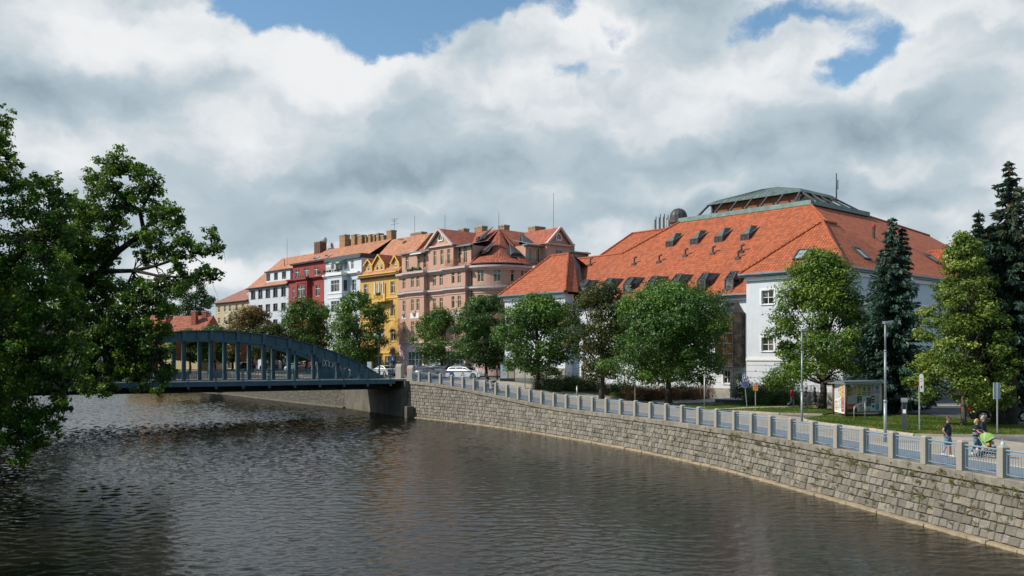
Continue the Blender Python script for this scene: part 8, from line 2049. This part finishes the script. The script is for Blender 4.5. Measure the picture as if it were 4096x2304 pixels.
    for s in (1, -1):
        hp, kn, an, d = L[s]; m = MB(); m.tube([an + Vector((-.05, 0, -.03)), an + Vector((-.01, 0, -.025)), an + d * .55 + Vector((0, 0, -.008)), an + d * 1.0, an + d * 1.25], [.036, .048, .044, .036, .016], 10); m.build('shoe', shoe, r, smooth=True)
    m = MB(); m.ball((.012, 0, 1.665), .098, 14, sx=1.02, sy=.92, sz=.98)
    if long_hair: m.ball((-.045, 0, 1.60), .088, 12, sx=.8, sy=1.05, sz=long_hair)
    hb = m.build('hair', 'hair_' + hair, r, smooth=True)
    vs = hb.data.vertices                              # cut the fringe back from the face
    for v in vs:
        if v.co.x > .06 and v.co.z < 1.70: v.co.x = .03 + (v.co.x - .06) * .2
    if glasses:
        g = MB(); g.tube([(.03, -.088, 1.65), (.105, -.066, 1.652), (.126, -.03, 1.65), (.130, 0, 1.655), (.126, .03, 1.65), (.105, .066, 1.652), (.03, .088, 1.65)], [.005, .020, .022, .008, .022, .020, .005], 6); g.build('sunglasses', 'black_plastic', r)
    else:
        g = MB(); [g.ball((.112, s * .034, 1.65), .011, 6) for s in (-1, 1)]; g.build('eyes', 'black_plastic', r)
    g = MB(); g.ball((.112, 0, 1.585), .014, 6, sx=.5, sy=1.6, sz=.4); g.build('mouth', 'lips', r)
    return r
plain('lips', (.30, .09, .08), .5, .1, 9, 0)
def gpd(px, py): return gp(px, py)
AH = R(-48)
pm = gp(3790, 1828); person(pm, AH + R(8), 1.80, 'man in dark navy t-shirt and denim shorts walking beside the railing', 'darkblue', .62, 'jeans', .46, 'brown', 0, 'skin', 'cloth_white', .12, [((-.14, .30, 1.15), (-.10, .29, .90)), ((-.12, -.27, 1.15), (.03, -.22, .95))], 1.24, True)
pw = gp(3906, 1824); person(pw, AH, 1.66, 'blonde woman in striped navy t-shirt and cropped jeans pushing the green pushchair', 'navy', .62, 'jeans', .78, 'blonde', 1.25, 'skin', 'cloth_white', .14, [((.20, .22, 1.16), (.44, .17, 1.03)), ((.16, -.23, 1.16), (.42, -.17, 1.02))], 1.24, True, stripes=True)
p2 = gp(3932, 1811); person(p2, AH, 1.72, 'fair-haired woman in plain dark navy top and black trousers behind the pushchair', 'darkblue', 1.4, 'black', .86, 'ash', .9, 'skin', 'cloth_white', .16, None, 1.2, True)
# the pushchair
def pushchair(p, yaw, label, hood, hood2, k=.93):
    r = empty('pushchair', p, yaw); r.scale = (k, k, k); tag(r, label, 'pushchair')
    f = MB()
    for s in (-.24, .24):
        f.tube([(-.42, s, 1.02), (-.20, s, .72), (.42, s * .9, .16)], .016, 6); f.tube([(-.05, s, .55), (-.38, s, .15)], .016, 6)
    f.tube([(-.42, -.24, 1.02), (-.46, 0, 1.04), (-.42, .24, 1.02)], .020, 6); f.build('frame', 'black_plastic', r)
    for x, y in ((-.38, -.26), (-.38, .26), (.44, -.18), (.44, .18)):
        w = MB(); n = 14; w.tube([(x + .12 * math.cos(2 * math.pi * i / n), y, .14 + .12 * math.sin(2 * math.pi * i / n)) for i in range(n + 1)], .026, 6); w.tube([(x, y - .03, .14), (x, y + .03, .14)], .05, 8); w.build('wheel', 'rubber', r)
    s = MB(); s.prism([(-.30, -.2, .86), (-.12, -.2, .46), (.30, -.2, .42), (.34, -.2, .50), (-.04, -.2, .54), (-.22, -.2, .90)], (0, .4, 0)); s.build('seat', 'cloth_black', r)
    b = MB(); b.box(-.30, .25, -.19, .19, .20, .36); b.build('basket', 'cloth_black', r)
    h = MB(); n = 8; C = Vector((-.12, 0, .74))
    arcs = []
    for i in range(n + 1):
        a = R(152 - 118 * i / n); ring = [C + Vector((math.cos(a) * .46 * math.sin(t) + 0, .29 * math.cos(t), math.sin(a) * .46 * math.sin(t))) for t in [math.pi * j / 12 for j in range(13)]]; arcs.append(ring)
    for i in range(n):
        for j in range(12): h.face([arcs[i][j], arcs[i + 1][j], arcs[i + 1][j + 1], arcs[i][j + 1]], 0 if i % 4 < 3 else 1, .5)
    h.build('hood', [hood, hood2], r, smooth=True)
    sd = MB()
    for s_ in (-.245, .245): sd.prism([(-.42, s_, .98), (-.12, s_, .92), (-.02, s_, .50), (-.16, s_, .48)], (0, .012, 0))
    sd.build('side_panel', hood2, r)
    a = MB(); a.box(.12, .40, -.2, .2, .46, .50); a.build('footmuff', hood, r)
    return r
ps = gp(3960, 1833); ps_yaw = AH
pushchair(ps, ps_yaw, 'pushchair with bright lime green hood carrying bags and toys', 'cloth_lime', 'cloth_mint')
rt = Matrix.Rotation(ps_yaw, 3, 'Z')
def inps(x, y, z): return ps + rt @ Vector((x, y, z))
b = MB(); b.ball((0, 0, 0), .12, 10, sx=1.1, sy=.9, sz=.95); o = b.build('toy_bag', 'cloth_tan', None, loc=inps(.06, -.02, .66), rz=ps_yaw, smooth=True); tag(o, 'brown soft bag lying in the green pushchair', 'bag')
b = MB(); b.ball((0, 0, 0), .085, 10); b.ball((.02, -.02, .05), .05, 8, 1); o = b.build('soft_toy', ['cloth_orange', 'cloth_lime'], None, loc=inps(.0, -.20, .60), rz=ps_yaw, smooth=True); tag(o, 'orange and green soft toy hanging at the side of the green pushchair', 'toy')
b = MB(); b.ball((0, 0, 0), .13, 10, sx=.7, sy=.9, sz=1.3); b.tube([(0, -.03, .15), (-.03, 0, .26), (0, .03, .15)], .008, 5); o = b.build('carrier_bag', 'paper_l', None, loc=inps(.50, .05, .62), rz=ps_yaw, smooth=True); tag(o, 'pale bluish white carrier bag hung behind the green hood', 'bag')
b = MB(); b.ball((0, 0, 0), .09, 8, sx=1.4, sz=.7); o = b.build('rolled_blanket', 'cloth_jeans_light', None, loc=inps(.16, -.08, .55), rz=ps_yaw, smooth=True); tag(o, 'pale blue folded cloth in the green pushchair', 'blanket')
# walkers on the park path
q = gp(3166, 1629); person(q, R(-12), 1.72, 'woman in red top and blue jeans walking on the park path, head hidden by leaves', 'red', 1.5, 'jeans_light', .95, 'dark', .8, 'skin', 'leather_brown', .26, None, .95, group='people in the park')
q = gp(3223, 1631); person(q, R(-12), 1.74, 'person in black top and pale grey shorts walking behind the lamp post', 'black', .5, 'sage', .42, 'dark', 0, 'skin', 'black_plastic', .22, [((-.10, .30, 1.14), (.0, .33, .92)), ((.0, -.26, 1.12), (.12, -.28, .92))], 1.0, group='people in the park')
q = gp(3259, 1633); person(q, R(-12), 1.76, 'person in dark jacket and dark blue shorts walking beside the linden trunk', 'black', 1.5, 'darkblue', .48, 'dark', 0, 'skin_tan', 'skin_shoe', .24, None, 1.0, group='people in the park') if plain('skin_shoe', (.35, .18, .12), .6, .1, 5, 0) else None
# by the railing near the bridge
q = gp(1948, 1565); q2 = person(q, R(-35), 1.74, 'person in black t-shirt and maroon shorts pushing a black pushchair by the railing', 'black', .6, 'maroon', .5, 'dark', 0, 'skin_tan', 'cloth_white', .18, [((.18, .22, 1.16), (.40, .17, 1.03)), ((.16, -.24, 1.16), (.40, -.17, 1.02))], 1.2)
v = Matrix.Rotation(R(-35), 3, 'Z') @ Vector((.95, 0, 0)); pushchair(q + v, R(-35), 'black pushchair held by the person in maroon shorts by the railing', 'cloth_black', 'cloth_black')
q = gp(1897, 1558); person(q, R(-40), 1.12, 'small child in pink and denim behind the railing, left of two', 'pink', .5, 'jeans', .9, 'blonde', .8, 'skin', 'cloth_white', .12)
q = gp(1910, 1559); person(q, R(-40), 1.16, 'small child in dark top and blue trousers behind the railing, right of two', 'maroon', .5, 'jeans', .9, 'brown', .6, 'skin', 'cloth_white', .12)
q = cpos(1989, 104); person(q, R(-160), 1.75, 'person in black standing under the tree by the poster stand', 'black', .6, 'black', .9, 'dark', 0, 'skin', 'black_plastic', .10)
q = cpos(1640, 106); person(q, R(-130), 1.72, 'person in white shirt walking just behind the first railing panel', 'white', .6, 'black', .9, 'dark', 0, 'skin_tan', 'black_plastic', .16)
q = br(15.9, 5.6, 0.0); person(q, R(30), 1.72, 'person in light top walking on the bridge behind the sloping arch', 'white', .6, 'jeans', .9, 'brown', 0, 'skin', 'black_plastic', .16, group='people on the bridge')
q = br(14.9, 6.2, 0.0); person(q, R(30), 1.66, 'person in dark red top walking on the bridge behind the arch', 'maroon', .6, 'black', .9, 'dark', .8, 'skin', 'black_plastic', .16, group='people on the bridge')
